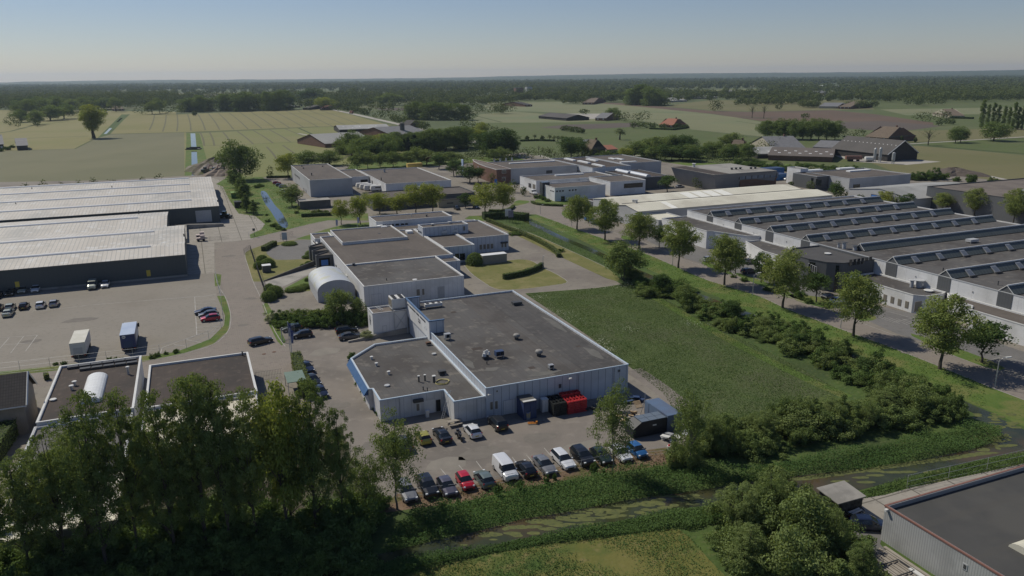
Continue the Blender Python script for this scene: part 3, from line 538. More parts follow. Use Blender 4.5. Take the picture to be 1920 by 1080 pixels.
for i in range(45):
    t=rg.random(); algae_patch(1822+70*t+rg.uniform(-14,30),800+rg.uniform(-25,45),.5+rg.random()*1.4,.3+rg.random()*.5)
for i in range(60):
    t=rg.random(); algae_patch(900+t*400,1012-t*72+rg.uniform(-14,8),.5+rg.random()*1.6,.25+rg.random()*.4)
# white cow parsley patches in the tall grass
def flowers(name,spots,n,h,size,sd):
    rg=np.random.default_rng(sd); P=[]
    for px,py,r in spots:
        x,y=W(px,py); P.append(np.stack([x+rg.normal(size=n)*r,y+rg.normal(size=n)*r,rg.uniform(.35,1,n)*h],1))
    P=np.concatenate(P); nr=rg.normal(size=P.shape)*.5+np.array([0,0,1]); me=leafmesh(name,P,nr,size,rg.random(len(P)),L_flo); o=bpy.data.objects.new(name,me); C.objects.link(o); tag(o,kind='stuff')
L_flo=LEAF('white umbels',(.3,.34,.2),(.55,.56,.46),.1)
flowers('flowers',[(1035,585,1.4),(1045,592,1.5),(1062,597,1.6),(1078,604,1.4),(1122,640,1.2),(1130,648,1),(1140,660,.8),(1150,542,1.6),(1180,536,1.5),(1010,560,1),(1152,698,.8),(1300,610,1.2),(1180,620,1),(1000,416,1.5),(1030,422,1.4),(1060,437,1.2),(505,360,1.6),(512,366,1.6),(520,375,1.5),(530,378,1.5),(540,392,1)],60,.75,.22,4)
# ================================================================ BUILDINGS (u runs along the estate grid to the right and back, v away to the left and back)
def offs(p,d):
    n=len(p); a=sum(p[i][0]*p[(i+1)%n][1]-p[(i+1)%n][0]*p[i][1] for i in range(n)); p=p if a>0 else p[::-1]; out=[]
    for i in range(n):
        x0,y0=p[i-1];x1,y1=p[i];x2,y2=p[(i+1)%n]; a=(x1-x0,y1-y0);b=(x2-x1,y2-y1); la=math.hypot(*a);lb=math.hypot(*b)
        na=(a[1]/la,-a[0]/la);nb=(b[1]/lb,-b[0]/lb); k=1+na[0]*nb[0]+na[1]*nb[1]; out.append((x1+d*(na[0]+nb[0])/k,y1+d*(na[1]+nb[1])/k))
    return out
def ringm(mb,po,pi,z0,z1,m=0):
    n=len(po); v=[(x,y,z0) for x,y in po]+[(x,y,z1) for x,y in po]+[(x,y,z1) for x,y in pi]+[(x,y,z0) for x,y in pi]
    f=[]
    for i in range(n):
        j=(i+1)%n; f+=[(i,j,n+j,n+i),(n+i,n+j,2*n+j,2*n+i),(2*n+i,2*n+j,3*n+j,3*n+i),(3*n+i,3*n+j,j,i)]
    mb.add(v,f,m)
def pblock(t,pts,h,wm,rm,par=.3,trim=trimw,z0=0,th=.14,wname='wall',tw=.16):
    p=offs(pts,0); a=MB(); ringm(a,p,offs(pts,-min(.28,tw+.1)),z0,h); o=a.build(wname,wm,t)
    a=MB(); a.prism(offs(pts,-.1),h-par-.15,h-par); a.build('roof',rm,t)
    if trim: a=MB(); ringm(a,offs(pts,.06),offs(pts,-tw),h-th,h+.05); a.build('roof_trim',trim,t)
    return o
def block(t,u0,u1,v0,v1,h,wm,rm,**k): return pblock(t,[(u0,v0),(u1,v0),(u1,v1),(u0,v1)],h,wm,rm,**k)
def win(t,face,pl,r,fm=trimw,pm=glassd,name='window',sub='pane',b=.09,out=.05,uvz=False):
    if uvz: a0,a1,z0,z1=r
    else:
        f=FU if face=='F' else FV; a=f(r[0],r[1],pl); c=f(r[2],r[3],pl); a0,a1=sorted((a[0],c[0])); z0,z1=sorted((a[1],c[1])); z0=max(z0,.05)
    bx=lambda m,x0,x1,y0,y1,o: m.box(x0,x1,pl-o,pl+.02,y0,y1) if face=='F' else m.box(pl-o,pl+.02,x0,x1,y0,y1)
    m=MB(); bx(m,a0,a1,z0,z1,out); w_=m.build(name,fm,t)
    if sub: m=MB(); bx(m,a0+b,a1-b,z0+b,z1-b,out+.03); m.build(sub,pm,w_)
    return w_
def roofthing(name,label,cat,u,v,z,grp=None): return gthing(name,label,cat,u,v,grp,0)
def at_roof(px,py,z): return UV(px,py,z)
# ---- main hall in the middle
mh=gthing('production_hall','long grey roofed hall with pale blue panel walls beside the lower blue trimmed annex','building',37,100.5)
block(mh,37.0,61.6,100.4,149,4.9,walls,bit,trim=trimb,tw=.1,th=.1)
win(mh,'F',100.4,(918,753,925,768),trimw,glassb); win(mh,'F',100.4,(927,751.5,934,766.5),trimw,glassb)
win(mh,'F',100.4,(943.5,751,966,778),trimg,wall,'double_door','door_leaf'); win(mh,'F',100.4,(1046.5,719.5,1053,727.5),trimg,darkst,'vent_louver','grille'); win(mh,'F',100.4,(1158,692.5,1163,697.5),trimg,darkst,'vent_louver','grille'); win(mh,'F',100.4,(929.5,731,934,735.5),trimw,concd,'vent_louver','grille')
for px,py in ((914,739),(1065,709)):
    u,z=FU(px,py,100.4); m=MB(); m.tube([(u,100.4,z),(u+.1,99.9,z+.1)],.05); m.box(u-.1,u+.35,99.7,100.0,z,z+.2); m.build('wall_lamp',trimw,mh)
m=MB(); m.box(47,55,100.36,100.4,.4,3.6); 
# bitumen patch strips and drains on the roof
for k,(a,b) in enumerate(((49.2,52.4),(54.0,60.9))):
    m=MB(); m.box(a,b,100.9,148.4,4.6,4.612); m.build('roof_patch',M('older bitumen',(.086,.078,.074),(.1,.092,.086),.3,.9,c3=(.07,.064,.06),sc3=.15,stripe=(0,1.0,.08,(.06,.055,.05),.7),stretch=(0,.1)) if k==0 else M('newer bitumen',(.07,.067,.066),(.09,.086,.083),.3,.9,c3=(.06,.058,.057),sc3=.15,c4=(.11,.1,.095),sc4=.8,stripe=(0,1.0,.08,(.05,.048,.047),.7),stretch=(0,.1)),mh)
# ---- annex with blue mansard
an=gthing('office_annex','low grey roofed annex with a blue ribbed sloping edge beside the car park','building',22,105.6)
anp=[(37.0,100.7),(37.0,130.7),(26.9,130.7),(21.5,125.1),(21.4,110.6),(22.0,110.4),(22.0,105.6),(32.0,105.6),(32.0,100.7)]
pblock(an,anp,3.5,M('annex white wall',(.56,.57,.58),(.62,.62,.62),.2,.6,c3=(.5,.5,.49),sc3=.2,stripe=(45,1.2,.06,(.25,.27,.3),.7)),bit,trim=trimb,z0=0)
m=MB()
for a,b,o in (((21.5,125.1),(21.4,110.6),.8),((26.9,130.7),(21.5,125.1),.8),((37,130.7),(26.9,130.7),.5)):
    dx,dy=b[0]-a[0],b[1]-a[1]; q=math.hypot(dx,dy); nx,ny=(dy/q,-dx/q); nx,ny=-abs(nx) if abs(nx)>.1 else 0,abs(ny) if abs(ny)>.1 else 0
    A=(a[0]+nx*.07,a[1]+ny*.07);B=(b[0]+nx*.07,b[1]+ny*.07);A2=(a[0]+nx*o,a[1]+ny*o);B2=(b[0]+nx*o,b[1]+ny*o); zl=2.45 if o==.8 and a[0]==21.5 else 2.9
    m.add([(*A,3.5),(*B,3.5),(*B2,zl),(*A2,zl),(*A,zl),(*B,zl)],[(0,3,2,1),(3,4,5,2),(0,4,3),(1,2,5),(0,1,5,4)])
m.build('mansard_edge',M('blue ribbed edge',(.05,.11,.23),(.065,.14,.28),.5,.45,stripe=(90,.42,.07,(.02,.07,.18),.8)),an)
win(an,'F',105.6,(777,755,790,782),trimw,trimw,'door',None); win(an,'F',105.55,(779.5,757,787.5,770),trimw,glassb); win(an,'F',105.6,(795,752,816,778),wallp,wallp,'wall_panel',None,out=.03); win(an,'F',105.6,(816.5,749.5,827,774),trimg,blackm,'open_doorway','opening',b=.05)
win(an,'F',105.6,(774,749,793,751),trimd,None,'canopy',None,out=.5)
win(an,'L',21.4,(664,700,681,716),trimd,glassd,'window','pane')
for u in (42.2,52.6,59.0): m=MB(); m.cyl(u,100.28,0,4.7,.07,8); m.build('downpipe',trimg,mh)
for u in (25.0,35.6): m=MB(); m.cyl(u,105.5 if u<30 else 100.6,0,3.3,.06,8); m.build('downpipe',trimg,an)
for (u,v,a,b,mt) in ((45,140,.5,.5,0),(42,118,.9,.6,0),(58.5,112,.4,.4,0),(47,106,.5,.5,0),(41,108,1.4,.8,1),(38.4,112,.7,2.4,1),(38.3,124,.6,3,1),(60.2,125,.7,5,1),(59.5,108,.9,3,1),(48,103,3,.8,1)):
    m=MB(); 
    if mt: m.prism([(u+a*math.cos(2*PI*i/9)*(1+.3*math.sin(3*i)),v+b*math.sin(2*PI*i/9)*(1+.3*math.cos(2*i))) for i in range(9)],4.6,4.618); m.build('roof_stain',concd,mh)
    else: m.box(u-a,u+a,v-b,v+b,4.6,4.616); m.build('roof_patch',bitd,mh)
# ---- screen walls with company lettering
sw=gthing('sign_screen','tall white screen wall with blue cap and dark lettering over the hall roof','sign',36.8,129)
def panel(t,u0,u1,v0,v1,z0,z1,name='panel',mat=wallp):
    m=MB(); m.box(u0,u1,v0,v1,z0,z1); return m.build(name,mat,t)
panel(sw,36.75,36.95,129,145.6,3.55,6.9); panel(sw,36.95,39.6,129,129.2,4.62,6.9,mat=walls); panel(sw,36.95,39.6,145.4,145.6,4.62,6.9,mat=walls)
m=MB(); m.box(36.65,37.05,128.9,145.7,6.9,7.1); m.box(37.05,39.7,128.9,129.3,6.9,7.08); m.box(37.05,39.7,145.3,145.7,6.9,7.08); m.build('cap_rail',bluem,sw)
m=MB(); rg=random.Random(3)
for k in range(30):
    v=143.9-k*.42
    if k in (2,14,20): continue
    hh=.34; m.box(36.71,36.75,v-.3,v-.22,6.0,6.0+hh); m.box(36.71,36.75,v-.3,v-.02,6.0+(0 if k%3 else .13),6.07+(0 if k%3 else .13)); m.box(36.71,36.75,v-.06,v,6.0+(k%2)*.1,6.0+hh)
m.build('lettering',signm,sw)
m=MB(); m.box(36.70,36.75,135.0,136.3,4.75,5.5); m.build('emblem',signm,sw)
m=MB(); m.box(36.69,36.71,135.2,136.1,5.0,5.1,0); m.box(36.69,36.71,135.2,136.1,5.2,5.3); m.build('emblem_stripe',trimw,sw)
m=MB(); m.box(36.71,36.75,130.6,131.9,4.8,4.86); m.box(36.71,36.75,130.6,130.68,4.8,5.2); m.box(36.71,36.75,131.82,131.9,4.8,5.1); m.box(36.71,36.75,130.9,131.6,5.3,5.36); m.build('outline_mark',trimg,sw)
# ---- white cube
cu=gthing('white_block','windowless white block with a round emblem beneath the big cooling unit','building',29.7,144.6)
block(cu,29.7,36.7,144.6,149.2,4.9,wallp,gravroof,trim=trimg); block(cu,36.8,39.5,146.4,149.0,4.5,wallp,gravroof,trim=None)
m=MB()
for r_,w_ in ((1.05,.13),):
    n=20
    for i in range(n):
        a=2*PI*i/n;b=2*PI*(i+1)/n; m.add([(29.64,146.9+math.cos(a)*r_*.62,3.0+math.sin(a)*r_),(29.64,146.9+math.cos(b)*r_*.62,3.0+math.sin(b)*r_),(29.64,146.9+math.cos(b)*(r_-w_)*.62,3.0+math.sin(b)*(r_-w_)),(29.64,146.9+math.cos(a)*(r_-w_)*.62,3.0+math.sin(a)*(r_-w_))],[(0,1,2,3)])
m.box(29.6,29.66,146.82,146.98,2.2,3.8); m.box(29.6,29.66,146.4,147.4,2.93,3.07); m.build('round_emblem',signm,cu)
win(cu,'F',144.6,(717,611,726,630),trimg,wallp,'door','door_leaf',b=.06)
for a,b in ((34.0,36.6),):
    m=MB()
    for u in (34.0,36.6): m.box(u-.08,u+.08,144.2,144.36,0,5.0)
    m.tube([(34,144.28,1.0),(36.6,144.28,4.6)],.04); m.tube([(36.6,144.28,1.0),(34,144.28,4.6)],.04); m.box(33.9,36.7,144.15,144.4,4.95,5.15); m.build('steel_frame',trimg,cu)
m=MB()
for k in (0,.5): m.tube([(31.6+k,145.2,5.3),(30.9+k,147.8,5.4)],.05)
m.tube([(31.6,145.2,4.6),(31.6,145.2,5.3)],.04); m.tube([(30.9,147.8,4.6),(30.9,147.8,5.4)],.04); m.build('pipe_rail',trimg,cu)
ch=roofthing('cooling_unit','big white rooftop chiller with six round fans on the white block','cooling unit',33.8,144.9,5.15)
m=MB(); m.box(33.8,36.6,144.9,147.9,5.35,7.3); m.build('casing',trimw,ch); m=MB(); m.box(33.75,33.79,145.1,147.7,5.5,7.1); m.build('intake_grille',glassb,ch)
m=MB(); m.box(33.7,36.7,144.8,148,5.15,5.32); m.build('base_frame',steel,ch)
for i in range(3):
    for j in range(2): m=MB(); m.cyl(34.5+j*1.4,145.4+i*1.0,7.3,7.42,.42,16); m.build('fan',fanm,ch)
rw=gthing('retaining_wall','long low concrete ramp wall between parked cars and annex','wall',24,142)
m=MB(); a=toUV(*W(653,643)); b=toUV(*W(790,620)); m.add([(a[0],a[1],0),(b[0],b[1],0),(b[0],b[1]+.35,0),(a[0],a[1]+.35,0),(a[0],a[1],.35),(b[0],b[1],1.3),(b[0],b[1]+.35,1.3),(a[0],a[1]+.35,.35)],[(0,3,2,1),(4,5,6,7),(0,1,5,4),(1,2,6,5),(2,3,7,6),(3,0,4,7)]); m.build('wall_body',conc,rw)
# ---- rooftop fittings of hall and annex
def chimney(px,py,z,h,r,label,m1=darkst,m2=trimw,grp=None,name='roof_vent'):
    u,v=UV(px,py,z); t=gthing(name,label,'roof vent',u,v,grp,z); a=MB(); a.cyl(u,v,z-.05-z+0,h,r,12) if False else a.cyl(u,v,-.05,h,r,12); ORG[t.name]=(u,v); a.build('pipe',m1,t)
    a=MB(); a.cyl(u,v,h,h+.07,r*1.7,14,r2=r*1.5); a.build('cap',m2,t); return t
for i,(px,py,h,r) in enumerate(((785.5,716,1.0,.13),(797,714,1.0,.13),(814,717,1.1,.2))): chimney(px,py,3.2,h,r,f'{ORD[i]} from the left of three black capped chimneys in front of the hose coil',grp='chimneys on the annex roof',name='chimney')
for i,(px,py) in enumerate(((793.7,731.5),(801.5,733.5))): chimney(px,py,3.2,.55,.08,('taller left','shorter right')[i]+' thin black pipe near the annex front edge',m2=darkst,grp='thin roof pipes')
for i,(px,py) in enumerate(((697,674),(706,686),(729,702))): chimney(px,py,3.2,.5,.18,('back','middle','front')[i]+' one of three stubby white vents in a row on the annex roof',trimw,trimw,'stubby white annex vents')
chimney(726,724,3.2,.15,.28,'flat round dome vent alone near the annex blue edge',trimw,trimg); chimney(814,665,3.2,.2,.25,'flat dome vent between hose and screen wall on annex roof',trimg,trimg)
m=MB()
rg=random.Random(8)
u,v=UV(829.5,716.5,3.2)
for L in range(3):
    m.tube([(u+(1.1-.12*L)*math.cos(a)*(1+.2*math.sin(2*a+L)),v+(1.2-.15*L)*math.sin(a),3.27+.03*L+.02*math.sin(5*a)) for a in [2*PI*i/26 for i in range(27)]],.06,5)
o=m.build('hose',M('yellowed hose',(.35,.31,.13),(.42,.37,.18),2,.7),None,off=(u,v)); x,y=XY(u,v); single(o,'yellowish hose coiled on the annex roof','hose',x,y,0,G)
def acbox(name,label,px,py,z,w_,d_,h_,fans=1,grp=None,mat=trimw,cat='cooling unit',topf=False,rot=0):
    x,y=W(px,py,z); t=thing(name,label,cat,x,y,z,G+rot,grp); a=MB()
    for sx in (-1,1):
        for sy in (-1,1): a.box(sx*(w_/2-.08)-.05,sx*(w_/2-.08)+.05,sy*(d_/2-.08)-.05,sy*(d_/2-.08)+.05,0,h_*.35)
    a.build('stand',steel,t); a=MB(); a.box(-w_/2,w_/2,-d_/2,d_/2,h_*.35,h_); a.build('casing',mat,t)
    for i in range(fans):
        a=MB(); xx=(i+.5)/fans*w_-w_/2
        if topf: a.cyl(xx,0,h_,h_+.06,min(w_/fans,d_)*.36,14); a.build('fan',fanm,t)
        else: a.box(xx-.28,xx+.28,-d_/2-.03,-d_/2,h_*.45,h_*.93); a.build('fan',fanm,t)
    return t
acbox('cooling_unit','long low white unit with three fans behind the screen wall',812.5,576.5,4.6,3.6,1.0,.95,3,topf=True)
acbox('cooling_unit','small beige unit leaning in the screen wall corner',782,574,4.6,1.2,.8,1.9,1,mat=woodg)
acbox('cooling_unit','grey box unit just right of the blue cornered screen',839,637,4.6,1.1,.9,1.2,1,mat=steel)
acbox('air_handler','pair of dark cubes standing right of the steaming extractor',936,670,4.6,1.4,1.0,1.2,2,mat=navym,cat='air handler')
acbox('fan_unit','small dark fan unit with white box beside the hose coil',829,702,3.2,1.2,.9,.7,1,mat=darkst,cat='fan unit')
acbox('fan_unit','rusty brown box by the annex back corner',803.5,647,3.2,.9,.6,.6,1,mat=rust,cat='fan unit')
acbox('roof_hatch','dark square box near the hall back right corner',969,571.5,4.6,1.9,1.3,.7,0,mat=darkst,cat='roof hatch')
acbox('fan_unit','small dark unit with white pipe near the hall front',1033,692,4.6,.8,.7,.8,1,mat=steel,cat='fan unit')
def mushroom(px,py,z,s,label,grp):
    x,y=W(px,py,z); t=thing('roof_fan',label,'roof fan',x,y,z,0,grp); a=MB(); a.box(-.35*s,.35*s,-.35*s,.35*s,0,.4*s); a.build('base',darkst,t)
    a=MB(); prof=[(.42,.4),(.62,.55),(.66,.8),(.55,1.0),(.3,1.12)]
    for (r1,z1),(r2,z2) in zip(prof,prof[1:]): a.cyl(0,0,z1*s,z2*s,r1*s,16,r2=r2*s)
    a.build('cowl',M('grey cowl',(.22,.21,.19),(.28,.27,.25),2,.6),t,smooth=False)
mushroom(968.5,636,4.6,.95,'round cowled roof fan midway along the hall roof, behind its twin','round cowled roof fans'); mushroom(1010.5,667,4.6,1.0,'round cowled roof fan right of the dark cubes, nearer than its twin','round cowled roof fans')
x,y=W(910,672,4.6); t=thing('extractor','white puffy extractor with dark legs left of the two dark cubes','extractor',x,y,4.6,G)
a=MB(); a.box(-.5,.5,-.4,.4,0,.5); a.build('base',darkst,t); a=MB(); rg=random.Random(2)
for k in range(12): a.cyl(rg.uniform(-.5,.6),rg.uniform(-.4,.4),.4+rg.uniform(0,.4),.9+rg.uniform(0,.5),.28,8,r2=.12)
a.build('hood',trimw,t)
for i,(px,py) in enumerate(((913,683),(1105,645),(753,615+9))):
    if i==0: chimney(px,py,4.6,.45,.08,'thin black pipe in front of the white extractor',m2=darkst)
# ladder
t=gthing('ladder','tall aluminium ladder leaning on the annex roof edge by the black doorway','ladder',31,103)
b=toUV(*W(829.5,785)); q=UV(843,733,3.9)
m=MB()
for s_ in (-.18,.18): m.tube([(b[0]+s_,b[1],0),(q[0]+s_,q[1],4.0)],.035,5)
m.build('rails',steel,t); m=MB()
for k in range(13):
    f=(k+.5)/13; m.tube([(b[0]-.18+(q[0]-b[0])*f,b[1]+(q[1]-b[1])*f,4*f),(b[0]+.18+(q[0]-b[0])*f,b[1]+(q[1]-b[1])*f,4*f)],.03,4)
m.build('rungs',steel,t)
# ---- white factory behind
wf=gthing('white_factory','sprawling white walled factory with brown grey roofs behind the arched tent','building',32.5,166)
WB=bitb
block(wf,32.5,56.2,166.0,188.5,4.8,wall,bit,trim=trimw)
block(wf,32.5,61.0,188.7,227,4.78,wall,WB,trim=trimw); block(wf,61.3,70.3,197.7,227,4.77,walls,WB,trim=trimw); block(wf,70.6,84.2,206.6,232.5,4.8,walls,WB,trim=trimw); block(wf,56.4,61.2,183.4,188.5,4.2,walls,WB,trim=trimw); block(wf,56.4,61.2,188.8,197.6,3.6,walls,WB,trim=trimw)
block(wf,36.6,55.4,213.5,233.3,5.3,wall,WB,z0=4.4,trim=trimw); block(wf,55.8,84,227.3,236,4.4,wall,WB,trim=trimw); block(wf,60.6,74.7,215.4,220.6,7.2,walls,WB,z0=4.4,trim=trimw); block(wf,51.6,76.7,237,247.5,6,wallp,WB,trim=trimw)
block(wf,31.0,36.5,227.3,236,4.2,wall,WB,trim=trimw); block(wf,30.2,31.4,222,229,3.4,wallp,WB,trim=trimw)
for k,(x0,x1) in enumerate(((707,715),(717,725),(726,733),(734,739),(741,749),(751,758),(759,765))): win(wf,'F',237,(x0,421.5-k*.55,x1,426.5-k*.55),trimg,glassd)
win(wf,'F',166,(780,542,788,554),trimw,glassb);win(wf,'F',166,(790.5,541,796.5,553),trimw,glassb); win(wf,'F',166,(820,537.5,834,557.5),trimg,wgrey,'loading_door','door_leaf',b=.15); win(wf,'F',166,(696.5,552,716,571),trimg,wall,'loading_door','door_leaf',b=.07)
for x0 in (898.5,905.5,912.3,919.3): win(wf,'F',206.6,(x0,458.5-(x0-898)*.09,x0+6,468-(x0-898)*.09),trimw,glassb)
win(wf,'F',206.6,(939.5,456,944,464),trimw,glassb);win(wf,'F',206.6,(945.5,455.6,950,463.5),trimw,glassb); win(wf,'F',206.6,(938.5,453.8,951,455.3),trimd,None,'awning',None,out=.6)
win(wf,'F',197.7,(853,476,861,488),trimd,glassd);win(wf,'F',197.7,(862,475.5,872,487),trimd,glassd,'entrance_door','pane')
win(wf,'F',215.4,(868,424,872.5,432.5),trimg,glassb,'louver','grille'); win(wf,'L',60.6,(784,431,787,436),trimd,glassd); win(wf,'L',60.6,(788,433,790.5,438),trimd,glassd)
for y0 in (495,501.5,509): win(wf,'L',32.5,(629.5+(y0-495)*.93,y0,631.5+(y0-495)*.93,y0+6.5),trimg,glassd)
m=MB(); a=FV(650,517,32.5); m.box(31.4,32.5,a[0]-1.3,a[0]+1.0,2.5,2.7); m.build('side_canopy',trimg,wf)
for (u,v) in ((58.2,192.5),): m=MB(); m.box(56.9,60.8,189.8,191.8,3.35,3.5); m.build('roof_light',M('blue tinted roof light',(.3,.38,.5),rough=.2),wf)
for px,py in ((713,424),(767,433.5),(719,425)): 
    u,v=UV(px,py,5.0); m=MB(); m.box(u-.9,u+.9,v-1.2,v+1.2,4.5,5.2); m.build('roof_light',skyl2,wf)
# three stepped loading docks
for k in range(3):
    v0=205.5+k*6.1; dk=gthing('loading_dock',('nearest','middle','farthest')[k]+' of three dark stepped loading docks on the factory side','loading dock',28.4,v0,'stepped loading docks'); 
    pblock(dk,[(28.0,v0),(32.4,v0),(32.4,v0+5.4),(28.0,v0+1.6)],3.9,wdark,WB,trim=trimd)
    win(dk,'F',v0,(28.7,31.6,.6,3.2),blackm,blueflat,'dock_door','door_leaf',b=.55,uvz=True)
for k,(px,py) in enumerate(((833.5,438.5),(854.5,436.5))): acbox('cooling_unit',('left','right')[k]+' one of two white twin fan units in front of the roof penthouse',px,py,4.6,3.2,1.5,1.3,2,'twin fan units on the factory roof',topf=True,rot=1.2)
chimney(709+2,440,4.6,.4,.3,'dark round vent on the raised factory roof edge',darkst,darkst)
chimney(663,497.5,4.55,.5,.3,'dark round vent at the front wing back corner',darkst,darkst); chimney(778,526,4.5,.25,.35,'white round dome vent near the front wing front edge',trimw,trimw)
chimney(725,530-4,4.5,.5,.1,'two thin pipes on the factory front wing',darkst,darkst); chimney(811,423,6.9,.5,.3,'left round vent on the factory penthouse roof',darkst,trimg,'penthouse vents'); chimney(843,419,6.9,.5,.35,'right square vent on the factory penthouse roof',trimg,trimg,'penthouse vents')
chimney(771.5,406.5,5.7,.9,.12,'thin white pipe on the long back wing',trimw,trimw); chimney(800,406,5.7,.6,.25,'short dark vent on the long back wing',darkst,darkst)
# ---- arched tent
tt=gthing('arched_tent','silver arched storage tent behind the shrub row','tent',23.4,174)
u0t,u1t,v0t,v1t,ez,rz=23.4,32.0,173.8,188.3,2.6,5.0; m=MB(); n=18
arc=[(u0t+(u1t-u0t)*(1-math.cos(PI*i/n))/2,ez+(rz-ez)*math.sin(PI*i/n)) for i in range(n+1)]
m.add([(u,v0t-.1,z) for u,z in arc]+[(u,v1t,z) for u,z in arc],[(i,i+1,n+2+i,n+1+i) for i in range(n)]); m.build('arched_cover',M('silver tarpaulin',(.5,.52,.54),(.56,.58,.6),.3,.42,c3=(.5,.5,.4),sc3=.3,metal=.15,stripe=(90,1.5,.05,(.42,.44,.46),.6)),tt,smooth=True)
m=MB(); m.box(u0t,u0t+.06,v0t,v1t,0,ez); m.box(u1t-.06,u1t,v0t,v1t,0,ez); m.build('side_wall',wgrey,tt)
m=MB(); pts=[(u0t,0)]+arc+[(u1t,0)]; m.add([(u,v0t,z) for u,z in pts],[tuple(range(len(pts)))]); m.add([(u,v1t-.02,z) for u,z in pts],[tuple(range(len(pts)))]); m.build('end_wall',M('tent end cloth',(.36,.37,.4),(.4,.41,.43),.5,.6,stripe=(0,1.4,.05,(.28,.29,.31),.7)),tt)
# ---- gabled sheds helper
def gables(t,u0,u1,ridges,vs,ez,rz,wm,rm,eave_ov=.15,wall_h=None):
    """roof of several ridges running along u; vs = valley/eave v lines"""
    for k in range(len(vs)-1):
        v0,v1=vs[k],vs[k+1]; vr=(v0+v1)/2; m=MB(); e=.3 if k==0 else 0
        m.add([(u0-.2,v0-e,ez),(u1,v0-e,ez),(u1,vr,rz),(u0-.2,vr,rz),(u0-.2,v1,ez),(u1,v1,ez),(u0-.2,v0-e,ez-.12),(u1,v0-e,ez-.12),(u1,vr,rz-.12),(u1,v1,ez-.12),(u0-.2,vr,rz-.12),(u0-.2,v1,ez-.12)],[(0,1,2,3),(3,2,5,4),(0,6,7,1),(1,7,8,2),(2,8,9,5),(0,3,10,6),(3,4,11,10)])
        m.build('roof',rm,t)
        m=MB(); m.add([(u1-.06,v0,ez-.12),(u1-.06,v1,ez-.12),(u1-.06,vr,rz-.12),(u0,v0,ez-.12),(u0,v1,ez-.12),(u0,vr,rz-.12)],[(0,1,2),(3,5,4)]); m.build('gable',wm,t)
    m=MB(); ringm(m,[(u0,vs[0]),(u1-.06,vs[0]),(u1-.06,vs[-1]),(u0,vs[-1])],[(u0+.2,vs[0]+.2),(u1-.26,vs[0]+.2),(u1-.26,vs[-1]-.2),(u0+.2,vs[-1]-.2)],0,ez-.1); m.build('wall',wm,t)
def ridgelight(t,u0,u1,v,z,w_=1.1):
    m=MB(); n=6; m.add([(u,v-w_/2*math.cos(PI*i/n),z-.2+.55*math.sin(PI*i/n)) for u in (u0,u1) for i in range(n+1)],[(i,i+1,n+2+i,n+1+i) for i in range(n)]+[tuple(range(n+1)),tuple(range(2*n+1,n,-1))]); m.build('ridge_light',skyl2,t)
# ---- left warehouses
wa=gthing('front_warehouse','wide dark green walled warehouse with ribbed pale roof along the left lot','warehouse',-90,213)
gables(wa,-95,-4.2,2,[213.3,230.6,258],5.9,7.0,wgreen,rib); ridgelight(wa,-90,-12.6,222,7.05,1.3); ridgelight(wa,-90,-12.4,244.3,7.05,1.3)
win(wa,'F',213.3,(274,507,283,517.5),yelm,yelm,'yellow_door',None); win(wa,'F',213.3,(27.5,528.5,37.5,538),yelm,yelm,'yellow_door',None); win(wa,'F',213.3,(-95,-4.2,0,.5),conc,None,'plinth',None,uvz=True,out=.1)
wb=gthing('middle_warehouse','pale ribbed roofed warehouse section between the front and back warehouses','warehouse',-90,258.3)
gables(wb,-95,-9.3,1,[258.3,288.5],5.8,6.8,wgreen,rib); ridgelight(wb,-60,-18,273,6.85)
wc=gthing('back_warehouse','deep ribbed roofed warehouse with grey roller door farthest along the left yard','warehouse',-90,289)
gables(wc,-100,7.4,4,[293.7,317,341,364.5,386],5.9,6.9,wgreen,rib); 
for v,u in ((305.3,-1.5),(329,-1.7),(352.7,-1.9),(375.2,-2)): ridgelight(wc,-80,u,v,6.95,1.2)
win(wc,'F',293.7,(366,395.5,398,415),trimg,wgrey,'roller_door','door_leaf',b=.15)
for i,(px,py) in enumerate(((345,443.5),(60,355),(210,352),(95,362),(260,399),(408,379),(30,384))): 
    z=6.3; u,v=UV(px,py,z); m=MB(); m.cyl(u,v,5.9,7.1,.16,8); m.build('roof_vent',darkst,wa if i==0 else wc)
m=MB(); m.box(-9,-4,259.5,286,0,1.3); m.add([(-4,284,0),(8,284,0),(8,285,0),(-4,285,0),(-4,284,1.6),(8,284,.9),(8,285,.9),(-4,285,1.6)],[(4,5,6,7),(0,1,5,4),(1,2,6,5),(2,3,7,6),(3,0,4,7)]); o=m.build('loading_ramp',conc,None,off=(0,270)); x,y=XY(0,270); single(o,'grey concrete loading ramp below the roller door','ramp',x,y,0,G)
# ---- big plain grey hall and lower hall with caravans
bh=gthing('grey_hall','tall plain grey white hall with flat brown roof beside the narrow pond','building',46.2,340)
block(bh,46.2,64.5,340.2,404,7.3,wgrey,bitb,trim=trimw)
for k in range(5): win(bh,'L',46.2,(552.5+k*2.1,325+k*1.7,553.8+k*2.1,329+k*1.9),trimd,glassd)
for y0 in (0,1): win(bh,'L',46.2,(569+y0*4,352+y0*3,571+y0*4,362+y0*4),trimd,glassd,'gate','opening')
chimney(584.5,329,7,1.1,.25,'dark pipe standing on the tall grey hall roof',darkst,darkst); 
for i,(px,py) in enumerate(((569,316),(605,312.5),(566,312))): chimney(px,py,7,.5,.3,f'{ORD[i]} of three small dark vents along the tall grey hall roof',darkst,darkst,'small vents on the grey hall')
lh=gthing('caravan_dealer_hall','low white hall with wide brown roof and yellow hut behind the white caravans','building',78,335)
block(lh,78.2,108.5,335,391.5,4.4,wallp,bitb,trim=trimw); block(lh,65.0,77.9,368,400,4.2,wallp,bitb,trim=trimw)
